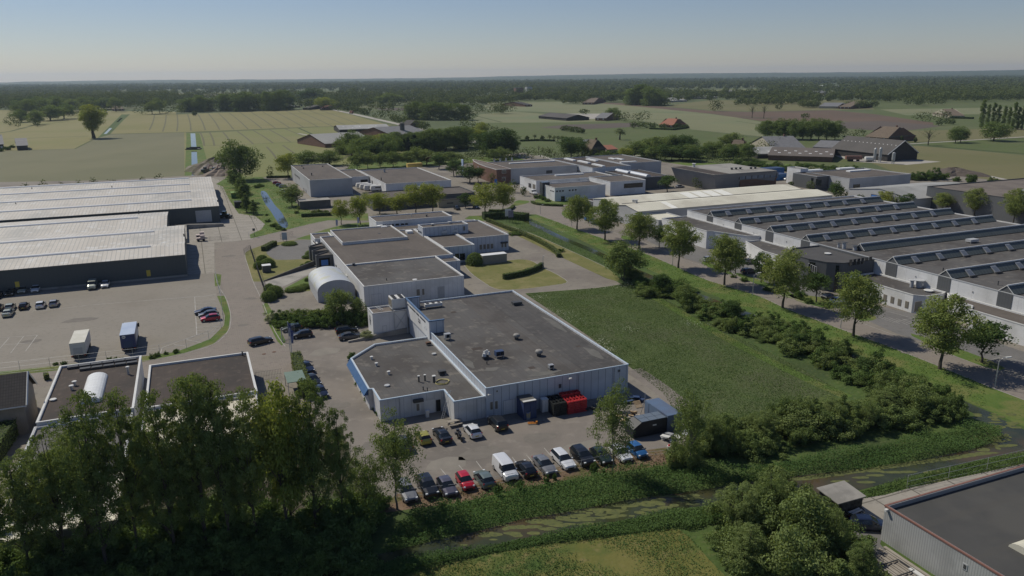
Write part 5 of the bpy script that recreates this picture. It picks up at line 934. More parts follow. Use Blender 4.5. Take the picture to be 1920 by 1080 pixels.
BARNS=[((610,277),(700,271),(588,267),3,8.5,wbrick,M('light slate sheet',(.26,.26,.25),(.3,.3,.285),.1,.8),'big grey roofed barn with brick base beside the round tree clump','barn','barn',0),
((637,250),(732,247),(727,241),3.5,6,wblack,ribgrey,'long low grey roofed shed with roof lights behind the big grey barn','shed','shed',6),
((735,262),(802,257),(790,248),4,9,wbrick,slate,'farmhouse complex with wide grey roof behind tall trees beside a round silo','farmhouse','farmhouse',0),
((752,242),(766,242),(764,236),3,7.5,wbrick,tiled,'small dark pyramid roofed house beside the copper tree','house','house',0),
((1010,222),(1062,226.5),(1089,223.5),3,6.5,wblack,barnr,'black barn with low dark roof in the silvery field','barn','barn',0),
((1116,226),(1136,226.5),(1140,223),3,8,wbrick,slate,'farmhouse with shiny solar panels on a dark roof','farmhouse','farmhouse',0),
((1236,238.5),(1262,239.5),(1266,236),2.6,8,wbrick,tilered,'orange tiled hipped farmhouse hidden by low bushes','farmhouse','farmhouse',0),
((1090,291),(1108,293),(1121,289),4,10,wblack,thatch,'black walled house with steep brown roof beside the big dark oak','house','house',0),
((1108,287),(1124,286),(1122,279),4,8,wblack,slate,'dark grey roofed barn joined behind the black walled house','barn','barn',0),
((1139,287),(1157,286),(1155,281),2.5,4.5,wbeige,tilered,'small orange roofed outbuilding among garden shrubs','shed','shed',0),
((1366,290),(1392,291),(1405,287),3,9,wbrick,thatch,'brown steep roofed brick house above the dark shrub row','house','house',0),
((1450,288),(1508,287),(1505,276),3.5,9.5,wbeige,slate,'long grey roofed farmhouse beside dark conifers','farmhouse','farmhouse',0),
((1440,300),(1560,304),(1548,289),3,5.8,wbrick,barnb,'long brown shed roof dotted with white roof lights','shed','shed',12),
((1420,297),(1470,296),(1462,286),2.8,5.5,wblack,ribgrey,'grey roofed shed left of the long brown shed','shed','shed',3),
((1524,287),(1566,289),(1558,279),4,7,wblack,slate,'plain grey gabled barn between farmhouse and big black barn','barn','barn',0),
((1622,263),(1664,266),(1676,259),3,10,wbrick,thatch,'thatched farmhouse behind the big black barn','farmhouse','farmhouse',0),
((1258,192),(1288,190.5),(1284,187),3,7,wbeige,ribgrey,'pale grey roofed barn right of the tall tree clump','barn','barn',0),
((1283,186),(1345,184.5),(1340,181.5),3,7,wbeige,ribgrey,'long pale roofed farm shed far beyond the brown field','shed','shed',0),
((1535,203),(1570,203.5),(1572,199.5),3,7,wbeige,slate,'grey roofed farm shed left of the brown thatched one','shed','shed',0),
((1572,204),(1594,204.5),(1600,200),3,9,wbrick,thatch,'brown thatched farmhouse in the flat green fields','farmhouse','farmhouse',0),
((1600,203),(1630,202),(1628,199),3,6,wbrick,slate,'low grey farm wing right of the brown thatched farmhouse','shed','shed',0),
((1782,222),(1808,222),(1812,217),3,9,wbeige,thatch,'pale thatched farmhouse left of the poplar row','farmhouse','farmhouse',0),
((33,282),(53,281),(50,276),3.5,8,wblack,slate,'small black barn with grey roof at the cereal field edge','barn','barn',0),
((-12,281),(8,280),(6,274),4,10,wblack,slate,'dark farmhouse cut by the left photo edge','farmhouse','farmhouse',0),
((211,208),(231,207.5),(229,204),3,9,wbrick,thatch,'dark roofed farmhouse behind the lone willow','farmhouse','farmhouse',0),
((538,202.5),(563,201.5),(562,198.5),2.5,4,wblack,ribgrey,'long low pale roofed shed at the end of the tree belt','shed','shed',0),
((568,206),(580,206),(580,200),3,8,wblack,tiled,'small dark barn right of the tree belt','barn','barn',0),
((600,206),(610,206),(610,203),3,7,wbrick,tilered,'little red roofed house beside the pale far road','house','house',0),
((985,200),(998,199.5),(998,196),3,7,wbrick,tiled,'low dark roofed house with a red neighbour far back','house','house',0),
((1092,196),(1113,196),(1114,190),3.5,9,wbrick,thatch,'brown roofed farmhouse before three tall round trees','farmhouse','farmhouse',0),
((962,182),(980,181.5),(978,178),3,6,wbeige,ribgrey,'white roofed low hall below the brick mill tower','shed','shed',0),
((755,190),(766,190),(765,186),3,8,wbrick,slate,'grey roofed house far behind the ploughed strip','house','house',0),
((1380,176),(1398,175.5),(1397,173),3,8,wbrick,slate,'distant grey roofed farmhouse in a village garden','farmhouse','farmhouse',0),
((1410,177),(1424,176.5),(1423,174),3,8,wbrick,thatch,'distant brown roofed farmhouse beside the grey one','farmhouse','farmhouse',0),
((1545,178),(1570,177.5),(1568,175),3,8,wbrick,slate,'distant dark house row at the right village','house','house',0),
((1640,172),(1655,172),(1655,169),3,8,wbrick,tiled,'distant dark roofed house in the right woods','house','house',0),
((1528,164),(1574,163),(1572,159),4,7,wbeige,white_r,'long distant white greenhouse roof','greenhouse','greenhouse',0),
((700,163),(716,162.6),(715,160),4,7,wbeige,white_r,'left of two distant pale roofs in the haze','shed','shed',0),
((737,163.5),(753,163),(752,160.5),4,7,wbeige,white_r,'right of two distant pale roofs in the haze','shed','shed',0),
((1486,160),(1520,159),(1518,157),4,7,wbeige,ribgrey,'faint distant pale roofs left of the greenhouse','shed','shed',0)]
for b in BARNS: barn(*b[:6],b[6],b[7],b[8],b[9],lights=b[10],chim=1 if 'house' in b[8] else 0,hip=.18 if b[6] is thatch or 'hipped' in b[7] else 0)
barn((1559,290),(1663,302.5),(1719,299),4,11.5,wblack,barnr,'huge black barn with white edged gable and rows of tiny roof lights','barn','barn',lights=14,bb=trimw)
for i,(px,py,tp,w_) in enumerate(((1639,303.5,277,5),(1649,304.5,276,5.5),(1674,307,285,6))):
    x,y=W(px,py); h=HT(px,py,px,tp); t=thing('silo',('left','middle','right')[i]+' one of three pale silos beside the huge black barn','silo',x,y,0,0,'three pale silos'); r_=w_*y/FOC/2
    m=MB(); m.cyl(0,0,h*.35,h*.92,r_,14); m.cyl(0,0,h*.92,h,r_,14,r2=r_*.2); m.cyl(0,0,h*.15,h*.35,r_*.3,14,r2=r_); m.build('tank',steel,t)
    for a in range(4): m=MB(); m.box(r_*.8*math.cos(a*PI/2)-.1,r_*.8*math.cos(a*PI/2)+.1,r_*.8*math.sin(a*PI/2)-.1,r_*.8*math.sin(a*PI/2)+.1,0,h*.4); m.build('leg',steel,t)
x,y=W(755,258); t=thing('silo','tall round concrete silo beside the farmhouse complex','silo',x,y); m=MB(); m.cyl(0,0,0,12,2,16); m.cyl(0,0,12,13.2,2.1,16,r2=.3); m.build('tank',concd,t); m=MB(); m.cyl(0,0,6,6.3,2.08,16); m.build('band',conc,t)
for i,(px,py,tp,w_,mt) in enumerate(((972,178,165,14,wbrick),(991,179,163,10,wgrey),(1000,179,168,6,wgrey))):
    x,y=W(px,py); h=HT(px,py,px,tp); ww=w_*y/FOC; t=thing('mill_tower',('red brick','grey tall','grey lower')[i]+' block of the distant feed mill','tower',x,y,0,G); block_=MB(); block_.box(-ww/2,ww/2,-8,8,0,h); block_.build('wall',mt,t); block_=MB(); block_.box(-ww/2-.3,ww/2+.3,-8.3,8.3,h,h+1); block_.build('roof',wdark,t)
x,y=W(1036,183); t=thing('windmill','far white windmill body with cap among trees','windmill',x,y); m=MB(); m.cyl(0,0,0,14,4,12,r2=2.6); m.build('tower',trimw,t); m=MB(); m.cyl(0,0,14,17,2.7,12,r2=.6); m.build('cap',wdark,t)
x,y=W(1600,302); t=thing('farm_trailer','red farm trailer parked before the huge black barn','trailer',x,y,0,RAD(-5)); m=MB(); m.box(-4.5,4.5,-1.3,1.3,1,3); m.build('body',trimr,t)
for sx in (-2.5,-1,2.5):
    m=MB(); m.box(sx-.5,sx+.5,-1.35,1.35,0,1); m.build('wheel',blackm,t)
x,y=W(1629,303); t=thing('slurry_tank','small white tank between red trailer and silos','tank',x,y,0,0); m=MB(); m.tube([(-2.5,0,1.6),(-2.3,0,1.6),(2.3,0,1.6),(2.5,0,1.6)],[.6,1.4,1.4,.6],12); m.build('body',trimw,t); m=MB(); m.box(-1.5,1.5,-.9,.9,0,.6); m.build('cradle',darkst,t)
# earth mounds
def mound(px,py,a,b,h,label,mat,name='mound',n=22,sc=1):
    x,y=W(px,py); rg=random.Random(int(px)); v=[];f=[]; K=7
    for i in range(K+1):
        r_=1-i/K
        for k in range(n):
            t=2*PI*k/n; q=1+.25*math.sin(3*t+px)+.12*math.sin(7*t); v.append((a*r_*q*math.cos(t),b*r_*q*math.sin(t),h*(1-r_**1.6)*(1+.18*rg.uniform(-1,1)) if i else -.1))
    f=[(i*n+k,i*n+(k+1)%n,(i+1)*n+(k+1)%n,(i+1)*n+k) for i in range(K) for k in range(n)]; m=MB(); m.add(v,f); o=m.build(name,mat,None,off=(0,0)); single(o,label,'mound',x,y,0,0)
mound(407,315,15,30,5.5,'big grassy rubble heap behind the warehouses',M('rubble and weeds',(.16,.13,.11),(.1,.11,.04),.25,.95,c3=(.22,.19,.17),sc3=.15,bump=.3),'rubble_heap'); mound(424,326,9,14,4.5,'pointed sand heap right of the rubble heap',M('brown sand',(.2,.16,.13),(.24,.195,.16),.4,.95),'sand_heap')
mound(1788,326,12,14,3,'dark compost heap right of the farm yard',f_dark,'compost_heap')
# ================================================================ VEHICLES
def paint(name,c,metal=.25): return M(name,c,rough=.32,metal=metal,spec=.5,coat=.6)
PT={k:paint(k+' car paint',c) for k,c in dict(white=(.74,.75,.76),black=(.012,.013,.015),navy=(.012,.02,.05),silver=(.33,.34,.36),grey=(.12,.125,.135),slate=(.07,.075,.09),red=(.5,.012,.03),crimson=(.36,.015,.05),greengrey=(.14,.18,.17),blue=(.03,.13,.33),yellow=(.36,.33,.06),purple=(.1,.095,.125),sage=(.35,.38,.33),darkgreen=(.02,.035,.025)).items()}
headm=M('headlight lens',(.7,.72,.74),rough=.1,spec=.8); tailm=M('tail light lens',(.35,.02,.02),rough=.2); platem=M('number plate',(.55,.42,.06),rough=.5); rimm=M('alloy rim',(.4,.41,.42),rough=.35,metal=.6)
# stations: x, z low, z belt, z top, half width belt, half width top ; g = greenhouse flags
CARS={
'hatch':([(2.0,.3,.6,.62,.66,.5),(1.93,.22,.7,.74,.8,.6),(1.3,.2,.85,.92,.86,.68),(.95,.2,.92,1.0,.87,.7),(.2,.2,.93,1.42,.88,.62),(-.5,.2,.94,1.48,.88,.63),(-1.35,.2,.96,1.42,.87,.6),(-1.85,.22,.98,1.04,.84,.7),(-2.0,.3,.8,.84,.78,.66)],.88,1.3),
'small':([(1.75,.3,.62,.64,.62,.46),(1.68,.22,.74,.78,.74,.55),(1.2,.2,.9,.98,.79,.62),(.95,.2,.95,1.05,.8,.64),(.3,.2,.97,1.46,.81,.57),(-.5,.2,.98,1.5,.81,.58),(-1.3,.2,1.0,1.44,.8,.56),(-1.62,.22,1.0,1.06,.77,.64),(-1.75,.3,.8,.84,.72,.6)],.81,1.12),
'sedan':([(2.3,.3,.58,.6,.68,.5),(2.22,.22,.68,.72,.82,.62),(1.4,.2,.82,.9,.88,.7),(1.0,.2,.89,.97,.89,.72),(.15,.2,.91,1.38,.9,.6),(-.5,.2,.92,1.42,.9,.61),(-1.15,.2,.94,1.34,.89,.58),(-1.75,.2,.95,1.02,.88,.7),(-2.2,.22,.93,.98,.84,.68),(-2.32,.3,.8,.84,.78,.64)],.9,1.45),
'estate':([(2.3,.3,.6,.62,.68,.5),(2.22,.22,.7,.74,.82,.62),(1.4,.2,.84,.92,.88,.7),(1.0,.2,.9,.98,.89,.72),(.2,.2,.92,1.4,.9,.62),(-.6,.2,.94,1.46,.9,.63),(-1.95,.2,.97,1.42,.88,.6),(-2.25,.22,.99,1.04,.85,.68),(-2.34,.3,.8,.84,.78,.64)],.9,1.4),
'suv':([(2.2,.35,.75,.78,.7,.54),(2.12,.28,.88,.92,.86,.66),(1.4,.26,1.0,1.08,.92,.72),(1.05,.26,1.06,1.14,.93,.74),(.35,.26,1.08,1.6,.94,.68),(-.5,.26,1.1,1.66,.94,.69),(-1.8,.26,1.12,1.62,.92,.66),(-2.1,.28,1.12,1.18,.89,.72),(-2.2,.35,.9,.94,.82,.68)],.94,1.35),
'van':([(2.45,.35,.8,.84,.75,.6),(2.38,.28,.98,1.05,.92,.74),(1.85,.25,1.1,1.2,.95,.8),(1.6,.25,1.14,1.3,.95,.8),(.95,.25,1.18,1.9,.96,.8),(.2,.25,1.2,1.98,.96,.82),(-1.5,.25,1.2,1.98,.96,.82),(-2.35,.28,1.2,1.92,.94,.8),(-2.45,.35,1.0,1.06,.9,.78)],.96,1.6)}
CM={}
def carmesh(kind):
    st,hw,wb=CARS[kind]; n=len(st); ring=[]
    for (x,zl,zb,zt,hb,ht) in st:
        half=[(hb*.9,zl),(hb,zl+.14),(hb*1.0,(zl+zb)/2+.05),(hb*.965,zb),(ht+.02,zt-.05),(ht*.7,zt)]
        ring.append([(x,y,z) for y,z in half]+[(x,-y,z) for y,z in half[::-1]])
    body=MB();wsc=MB();rwn=MB();sL=MB();sR=MB(); R=12
    V=[p for r_ in ring for p in r_]
    for b_ in (body,wsc,rwn,sL,sR): b_.v=list(V)
    gh=[st[i][3]-st[i][2]>.3 for i in range(n)]
    for i in range(n-1):
        for k in range(R-1):
            f=(i*R+k,(i+1)*R+k,(i+1)*R+k+1,i*R+k+1); d=body
            if kind=='van' and i>=5: d=body if not (i==7 and k in (4,5,6)) else rwn
            elif gh[i]!=gh[i+1]:
                if k in (3,4,5,6,7): d=(wsc if i<n/2 else rwn) if k in(4,5,6) else (sL if k==3 else sR)
            elif gh[i] and k==3: d=sL
            elif gh[i] and k==7: d=sR
            d.f.append(f); d.m.append(0)
    body.f.append(tuple(range(R))); body.f.append(tuple(range(n*R-1,n*R-R-1,-1))); body.m+=[0,0]
    for i in range(n-1): body.f.append((i*R,i*R+R-1,(i+1)*R+R-1,(i+1)*R)); body.m.append(0)
    out={}
    for nm,b_,mt in (('body',body,PT['white']),('windscreen',wsc,glassd),('rear_window',rwn,glassd),('side_window',sL,glassd),('side_window',sR,glassd)):
        used=sorted({j for f in b_.f for j in f}); mp={j:i for i,j in enumerate(used)}; c=MB(); c.add([b_.v[j] for j in used],[tuple(mp[j] for j in f) for f in b_.f]); me=c.mesh(nm,mt); out.setdefault(nm,[]).append(me)
        if nm=='body': me.shade_smooth() if False else None
    rw_=.3 if kind not in('van','suv') else .34
    for sx in (wb,-wb):
        for sy in (1,-1):
            c=MB(); a=hw-.2 if sy>0 else -hw+.2; m1,m2=sorted((a,a+sy*.215)); N=16
            c.add([(sx+rw_*math.cos(2*PI*k/N),m1,rw_+rw_*math.sin(2*PI*k/N)) for k in range(N)]+[(sx+rw_*math.cos(2*PI*k/N),m2,rw_+rw_*math.sin(2*PI*k/N)) for k in range(N)],[(k,(k+1)%N,N+(k+1)%N,N+k) for k in range(N)]+[tuple(range(N)),tuple(range(2*N-1,N-1,-1))])
            ty=c.mesh('wheel',blackm); c=MB(); yy=m2+.012 if sy>0 else m1-.012; c.add([(sx+rw_*.62*math.cos(2*PI*k/N),yy,rw_+rw_*.62*math.sin(2*PI*k/N)) for k in range(N)],[tuple(range(N))]); out.setdefault('wheel',[]).append((ty,c.mesh('rim',rimm)))
    xf,zf=st[1][0],st[1][2]; xr,zr=st[-2][0],st[-2][2]
    for sy in (1,-1):
        c=MB(); y0,y1=sorted((sy*hw*.6,sy*hw*.9)); c.box(xf-.12,xf+.06,y0,y1,zf-.12,zf+.03); out.setdefault('headlight',[]).append(c.mesh('headlight',headm))
        y0,y1=sorted((sy*hw*.72,sy*hw*.93)); c=MB(); c.box(xr-.1,xr+.12,y0,y1,zr-.25,zr-.02); out.setdefault('tail_light',[]).append(c.mesh('tail_light',tailm))
        y0,y1=sorted((sy*hw*.98,sy*(hw+.17))); c=MB(); c.box(st[3][0]-.35,st[3][0]-.2,y0,y1,st[3][2]-.02,st[3][2]+.14); out.setdefault('mirror',[]).append(c.mesh('mirror',blackp))
    c=MB(); c.box(st[-1][0]-.03,st[-1][0]+.05,-.26,.26,.5,.62); out['number_plate']=[c.mesh('number_plate',platem)]
    c=MB(); c.box(st[0][0]-.04,st[0][0]+.03,-.45,.45,.32,.5); out['grille']=[c.mesh('grille',blackp)]
    CM[kind]=out
for k in CARS: carmesh(k)
HD={'N':112.4,'S':-67.6,'E':22.4,'W':202.4}
def car(kind,col,px,py,hd,label,grp=None,off=0,name='parked_car',far=False,cat='car'):
    x,y=W(px,py); t=thing(name,label,cat,x,y,.02,RAD((HD[hd] if isinstance(hd,str) else hd)+off),grp); o=CM[kind]
    link('body',o['body'][0],t,PT[col]); link('windscreen',o['windscreen'][0],t); link('rear_window',o['rear_window'][0],t)
    for me in o['side_window']: link('side_window',me,t)
    for ty,ri in o['wheel']: w_=link('wheel',ty,t); link('rim',ri,w_)
    if not far:
        for nm in ('headlight','tail_light','mirror','number_plate','grille'):
            for me in o[nm]: q=link(nm,me,t,PT[col] if nm=='mirror' and col in('white','red') else None)
    return t
g1='cars along the canal edge of the car park'; g2='cars parked before the hall front'; g3='cars in the left lot'
for a in (('estate','grey',763,928,'S','pale reflecting car half hidden under the dense trees at the row start'),('suv','black',802,921,'S','black car facing the canal, left of the purple grey hatchback'),('hatch','purple',838,920,'S','purple grey hatchback facing the canal next to the red car'),('small','red',872,910,'S','small bright red car facing the canal'),('hatch','greengrey',908,905,'N','grey green hatchback showing its tail between red car and white van'),
 ('hatch','black',986,886,'N','black hatchback showing its tail right of the white van'),('sedan','grey',1021,879,'S','silver grey saloon left of the white estate'),('estate','white',1056,869,'S','white estate facing the canal'),('suv','black',1092,864,'S','black off-roader right of the white estate'),('hatch','darkgreen',1127,862,'S','dark car hidden behind the leaning tree'),('hatch','white',1163,857,'S','white car mostly hidden by the leafy tree'),('small','blue',1194,852,'S','bright blue car at the right end of the row')): car(*a,grp=g1)
car('van','white',947,889,'S','white van between grey green and black hatchbacks',grp=g1,name='parked_van',cat='van')
PT['grey'].node_tree.nodes['Principled BSDF'].inputs['Base Color'].default_value=(.2,.205,.215,1)
for a in (('hatch','slate',731,842,'N','dark car deepest under the thin tree'),('estate','slate',757,838,'N','dark blue grey car behind the thin tree trunk'),('small','yellow',794,827,'N','small yellow car with black roof'),('sedan','black',829,822,'N','black saloon left of the motorbike'),('hatch','white',886,814,'N','white hatchback right of the motorbike'),('suv','black',933,800,'N','black estate beside the hall front wall')): car(*a,grp=g2)
for a in (('estate','black',489,644,'E','black car driving on the brick road',18),('hatch','black',567,632,'W','black hatchback nearest the gate flags',0),('hatch','darkgreen',548,620,'W','dark car with red tail light behind the black hatchback',0),('estate','navy',628,611,'W','dark blue car in hedge shade',0),('suv','black',650,625,'E','black car behind the slate saloon near the flowering bush',0),('sedan','slate',657,635,'E','slate saloon nearest the concrete ramp wall',0),('sedan','navy',575,694,'S','dark navy car beside the clipped hedge',10),('sedan','black',587,718,'S','black car behind the navy one along the clipped hedge',10),('hatch','navy',601,741,'S','dark car half covered by treetops beside the hedge',10)): car(*a[:6],grp='cars around the gate yard',off=a[6])
for a in (('sedan','navy',386,588,'W','dark car farthest of three parked sideways'),('hatch','slate',391,594,'W','dark middle car of three parked sideways'),('hatch','crimson',395,601,'W','crimson car parked sideways in the left lot'),('hatch','darkgreen',-3,581,'N','dark green car cut by the left edge'),('sedan','sage',16,591,'N','grey car nearest the camera in the left lot'),('hatch','sage',20,580,'N','pale green grey car behind the nearest grey one'),('hatch','black',46,578,'N','black car between pale green and white cars'),('hatch','white',77,576,'N','white car in the middle lot row'),('hatch','silver',102,573,'N','silver car at the right end of the middle row'),
 ('hatch','black',-4,558,'S','black car cut by the left edge near the warehouse'),('sedan','black',21,552,'S','black car parked at the warehouse wall'),('hatch','sage',43,548,'S','pale blue grey car at the warehouse wall'),('hatch','white',68,546,'S','white car at the warehouse wall, left of the empty stretch'),('sedan','white',198,537,'S','white car beside the olive van')): car(*a,grp=g3)
car('van','sage',174,540,'S','boxy olive grey van at the warehouse wall',g3,name='parked_van',cat='van')
for i,(px,py,c) in enumerate(((519,345,'crimson'),(525,349,'slate'),(531,352,'silver'),(534,361,'white'),(540,367,'white'))): car('hatch',c,px,py,'E',f'{ordw(i)} from the back of five cars beside the tall grey hall',grp='cars beside the tall grey hall',far=True)
for a in (('small','blue',1104,413,'E','blue car under the second street tree'),('hatch','silver',1116,419,'E','silver car beside the blue one near the second street tree'),('hatch','grey',1288,470,'E','grey car parked behind the fourth street tree'),('small','silver',1329,490,'E','little silver car right of the white wall corner'),('hatch','slate',1407,494,'E','dark car beside the low white annex'),('estate','navy',1405,512,'E','dark blue car with pale roof under the fifth street tree'),('hatch','black',1556,561,'E','black car in the dark office shade'),('hatch','white',1572,568,'E','pale car behind the seventh street tree'),('hatch','black',857,393,'S','black car before the beige wall'),('hatch','navy',893,391,'S','dark car behind the yellow street tree'),('hatch','white',1476,338,'E','white car beside the blue containers'),('hatch','silver',1275,352,'E','pale car before the slanted office'),('hatch','silver',1480+3,430+20,'E','x')): 
    if a[5]!='x': car(*a,far=a[1]!='navy')
car('van','white',1000,364,'S','white van at the white workshop doors',None,name='parked_van',cat='van',far=True)
car('hatch','navy',1627,990,'W','old dark blue hatchback between the shed and corrugated hall',None,off=150)
# trucks
def truck(px,py,L,h,side,roofm_,label,cab,off=0):
    x,y=W(px,py); t=thing('box_truck' if cab else 'box_trailer',label,'truck' if cab else 'trailer',x,y,.02,RAD(HD['N']+off))
    m=MB(); m.box(0,L,-1.27,1.27,.95,h); m.build('cargo_box',side,t); m=MB(); m.box(-.02,L+.02,-1.29,1.29,h,h+.04); m.build('box_roof',roofm_,t)
    m=MB(); m.box(-.05,0,-1.2,1.2,1.0,h-.55) ; m.build('rear_door',side,t); m=MB(); m.box(-.12,-.05,-.75,.75,1.05,2.3); m.build('tail_lift',navym if cab else trimg,t)
    m=MB(); m.box(-.1,L,-.5,.5,.6,.95); m.box(-.25,-.1,-1.2,1.2,.55,.75); m.build('chassis',darkst,t)
    for sy in (-1,1): m=MB(); a,b=sorted((sy*.9,sy*1.2)); m.box(-.27,-.2,a,b,.75,.9); m.build('tail_light',tailm,t)
    if cab:
        m=MB(); m.add([(L+.3,-1.22,.6),(L+2.3,-1.22,.6),(L+2.3,-1.22,1.7),(L+2.0,-1.15,3.1),(L+.3,-1.15,3.2),(L+.3,1.22,.6),(L+2.3,1.22,.6),(L+2.3,1.22,1.7),(L+2.0,1.15,3.1),(L+.3,1.15,3.2)],[(0,1,2,3,4),(9,8,7,6,5),(1,6,7,2),(2,7,8,3),(3,8,9,4),(0,4,9,5),(0,5,6,1)]); m.build('cab',PT['white'],t)
        m=MB(); m.add([(L+2.29,-1.05,1.8),(L+2.29,1.05,1.8),(L+2.04,1.0,2.9),(L+2.04,-1.0,2.9)],[(0,1,2,3)]); m.build('windscreen',glassd,t)
        for sy in (-1,1): m=MB(); a,b=sorted((sy*1.2,sy*1.26)); m.box(L+1.1,L+2.0,a,b,1.8,2.7); m.build('side_window',glassd,t); m=MB(); a,b=sorted((sy*1.25,sy*1.5)); m.box(L+2.1,L+2.25,a,b,1.9,2.7); m.build('mirror',blackp,t)
    for sx in ([1.6,2.7]+([L+1.4] if cab else [L-1])):
        for sy in (-1,1): m=MB(); a,b=sorted((sy*.85,sy*1.2)); N=14; m.add([(sx+.5*math.cos(2*PI*k/N),a,.5+.5*math.sin(2*PI*k/N)) for k in range(N)]+[(sx+.5*math.cos(2*PI*k/N),b,.5+.5*math.sin(2*PI*k/N)) for k in range(N)],[(k,(k+1)%N,N+(k+1)%N,N+k) for k in range(N)]+[tuple(range(N)),tuple(range(2*N-1,N-1,-1))]); m.build('wheel',blackm,t)
    return t
truck(149,674,8.2,3.2,M('white box side',(.55,.55,.53),(.6,.6,.58),.4,.5),M('dirty white roof',(.5,.49,.42),(.6,.59,.53),.5,.6),'plain white box trailer with dirty roof in the left lot',False)
tk=truck(243,661,8.0,3.55,M('dark blue box side',(.03,.045,.13),(.04,.06,.16),.4,.4),M('pale blue roof sheet',(.4,.47,.6),(.5,.56,.66),.3,.3),'blue box truck with white cab and round white sign on its back',True)
m=MB(); N=16; m.add([(-.07,.62+.33*math.cos(2*PI*k/N),3.15+.3*math.sin(2*PI*k/N)) for k in range(N)],[tuple(range(N))]); em=m.build('round_logo',trimw,tk); m=MB(); m.box(-.085,-.075,.45,.8,3.08,3.2); m.build('logo_lettering',navym,em)
m=MB(); m.box(2.2,7.8,-1.285,-1.27,1.3,3.4); m.build('side_graphic',M('pale side graphic',(.3,.33,.42),(.5,.52,.56),.35,.4),tk)
# caravans
for i,(px,py) in enumerate(((680,353),(687,355),(695,357),(707,358))):
    x,y=W(px,py); t=thing('caravan',('leftmost','second','third','rightmost')[i]+' of four white caravans by the low white hall','caravan',x,y,0,RAD(HD['W']),'white caravans'); L=6
    m=MB(); pf=[(-3,.5),(3,.5),(3.1,1.2),(2.7,2.5),(-2.7,2.6),(-3.05,1.3)]; m.add([(a,-1.1,b) for a,b in pf]+[(a,1.1,b) for a,b in pf],[tuple(range(5,-1,-1)),tuple(range(6,12))]+[(k,(k+1)%6,6+(k+1)%6,6+k) for k in range(6)]); m.build('body',trimw,t)
    m=MB(); m.add([(2.98,-.8,1.5),(2.98,.8,1.5),(2.82,.8,2.1),(2.82,-.8,2.1)],[(0,1,2,3)]); m.build('front_window',glassd,t); m=MB(); m.box(-1.5,1,1.1,1.13,1.4,2); m.box(-1.5,1,-1.13,-1.1,1.4,2); m.build('side_window',glassd,t)
    for sy in (-1,1): m=MB(); a,b=sorted((sy*.9,sy*1.08)); m.box(-.35,.35,a,b,0,.65); m.build('wheel',blackm,t)
# motorbike
x,y=W(862,824); t=thing('motorbike','dark touring motorbike between black saloon and white hatchback','motorbike',x,y,.02,RAD(HD['S']))
def wheelx(t,sx,r_,w_,nm='wheel'):
    m=MB(); N=16; m.add([(sx+r_*math.cos(2*PI*k/N),s_*w_,r_+r_*math.sin(2*PI*k/N)) for s_ in (-1,1) for k in range(N)],[(k,(k+1)%N,N+(k+1)%N,N+k) for k in range(N)]+[tuple(range(N)),tuple(range(2*N-1,N-1,-1))]); return m.build(nm,blackm,t)
wheelx(t,.75,.32,.07);wheelx(t,-.75,.32,.09)
m=MB(); m.tube([(-.7,0,.75),(-.2,0,.85),(.3,0,.95),(.6,0,.8)],[.12,.2,.22,.12],8); m.tube([(-.3,0,.4),(.3,0,.4)],.2,8); m.build('body',PT['black'],t); m=MB(); m.tube([(-.8,0,.95),(-.1,0,.92)],[.1,.14],6); m.build('saddle',blackm,t); m=MB(); m.tube([(.45,-.4,1.1),(.5,0,1.12),(.45,.4,1.1)],.025,5); m.tube([(.5,0,1.1),(.75,0,.35)],.04,5); m.build('handlebar',steel,t); m=MB(); m.box(-.95,-.55,-.45,-.18,.5,.85); m.box(-.95,-.55,.18,.45,.5,.85); m.box(-1.0,-.65,-.22,.22,.95,1.25); m.build('luggage_case',PT['slate'],t)
# forklifts / dumpers
for i,(px,py) in enumerate(((376,446),(377,452))):
    x,y=W(px,py); t=thing('yard_tractor',('back','front')[i]+' one of two small pale yard vehicles by the barrier','vehicle',x,y,.02,RAD(HD['W']),'small pale yard vehicles')
    m=MB(); m.box(-1.3,1.3,-.7,.7,.4,1.1); m.box(-1.2,.1,-.65,.65,1.1,1.9); m.build('body',M('pale pink paint %d'%i,(.6,.5,.46),rough=.5),t); m=MB(); m.box(.1,.12,-.6,.6,1.15,1.8); m.box(-1.1,0,-.67,-.65,1.2,1.8); m.build('window',glassd,t)
    for sx in (-.8,.8): wheelx(t,sx,.38,.78)
t=None; x,y=W(421,409); t=thing('wheel_loader','dark machine in shade at the back warehouse corner','loader',x,y,.02,0); m=MB(); m.box(-1.8,1.8,-1,1,.6,1.5); m.box(-.6,.8,-.8,.8,1.5,2.6); m.build('body',PT['darkgreen'],t); m=MB(); m.box(1.8,2.6,-1.2,1.2,.2,1); m.build('bucket',darkst,t)
for sx in (-1.2,1.2): wheelx(t,sx,.6,1.1)
for i,(px,py,c) in enumerate(((386,326,'darkgreen'),(402,327,'slate'))):
    x,y=W(px,py); t=thing('excavator',('left dark','right')[i]+' excavator below the rubble heap','excavator',x,y,0,RAD(70)); m=MB(); m.box(-2,2,-1.5,1.5,.2,1); m.build('track',blackm,t); m=MB(); m.box(-2,1.5,-1.4,1.4,1.2,2.6); m.box(0,1.5,.2,1.4,2.6,3.6); m.build('body',PT[c],t); m=MB(); m.tube([(1.2,-.6,2.2),(3,-.6,4.6),(5,-.6,3.6),(5.4,-.6,1.2)],[.3,.28,.22,.2],5); m.build('arm',trimr,t)
x,y=W(640,222); 
x,y=W(659,213); t=thing('lorry','tiny red lorry on the pale far road','truck',x,y,0,RAD(125)); m=MB(); m.box(-5,4,-1.3,1.3,1,4); m.build('cargo_box',trimr,t); m=MB(); m.box(4.2,6,-1.2,1.2,.5,3.3); m.build('cab',trimw,t)
for sx in (-3,0,5): wheelx(t,sx,.5,1.25)
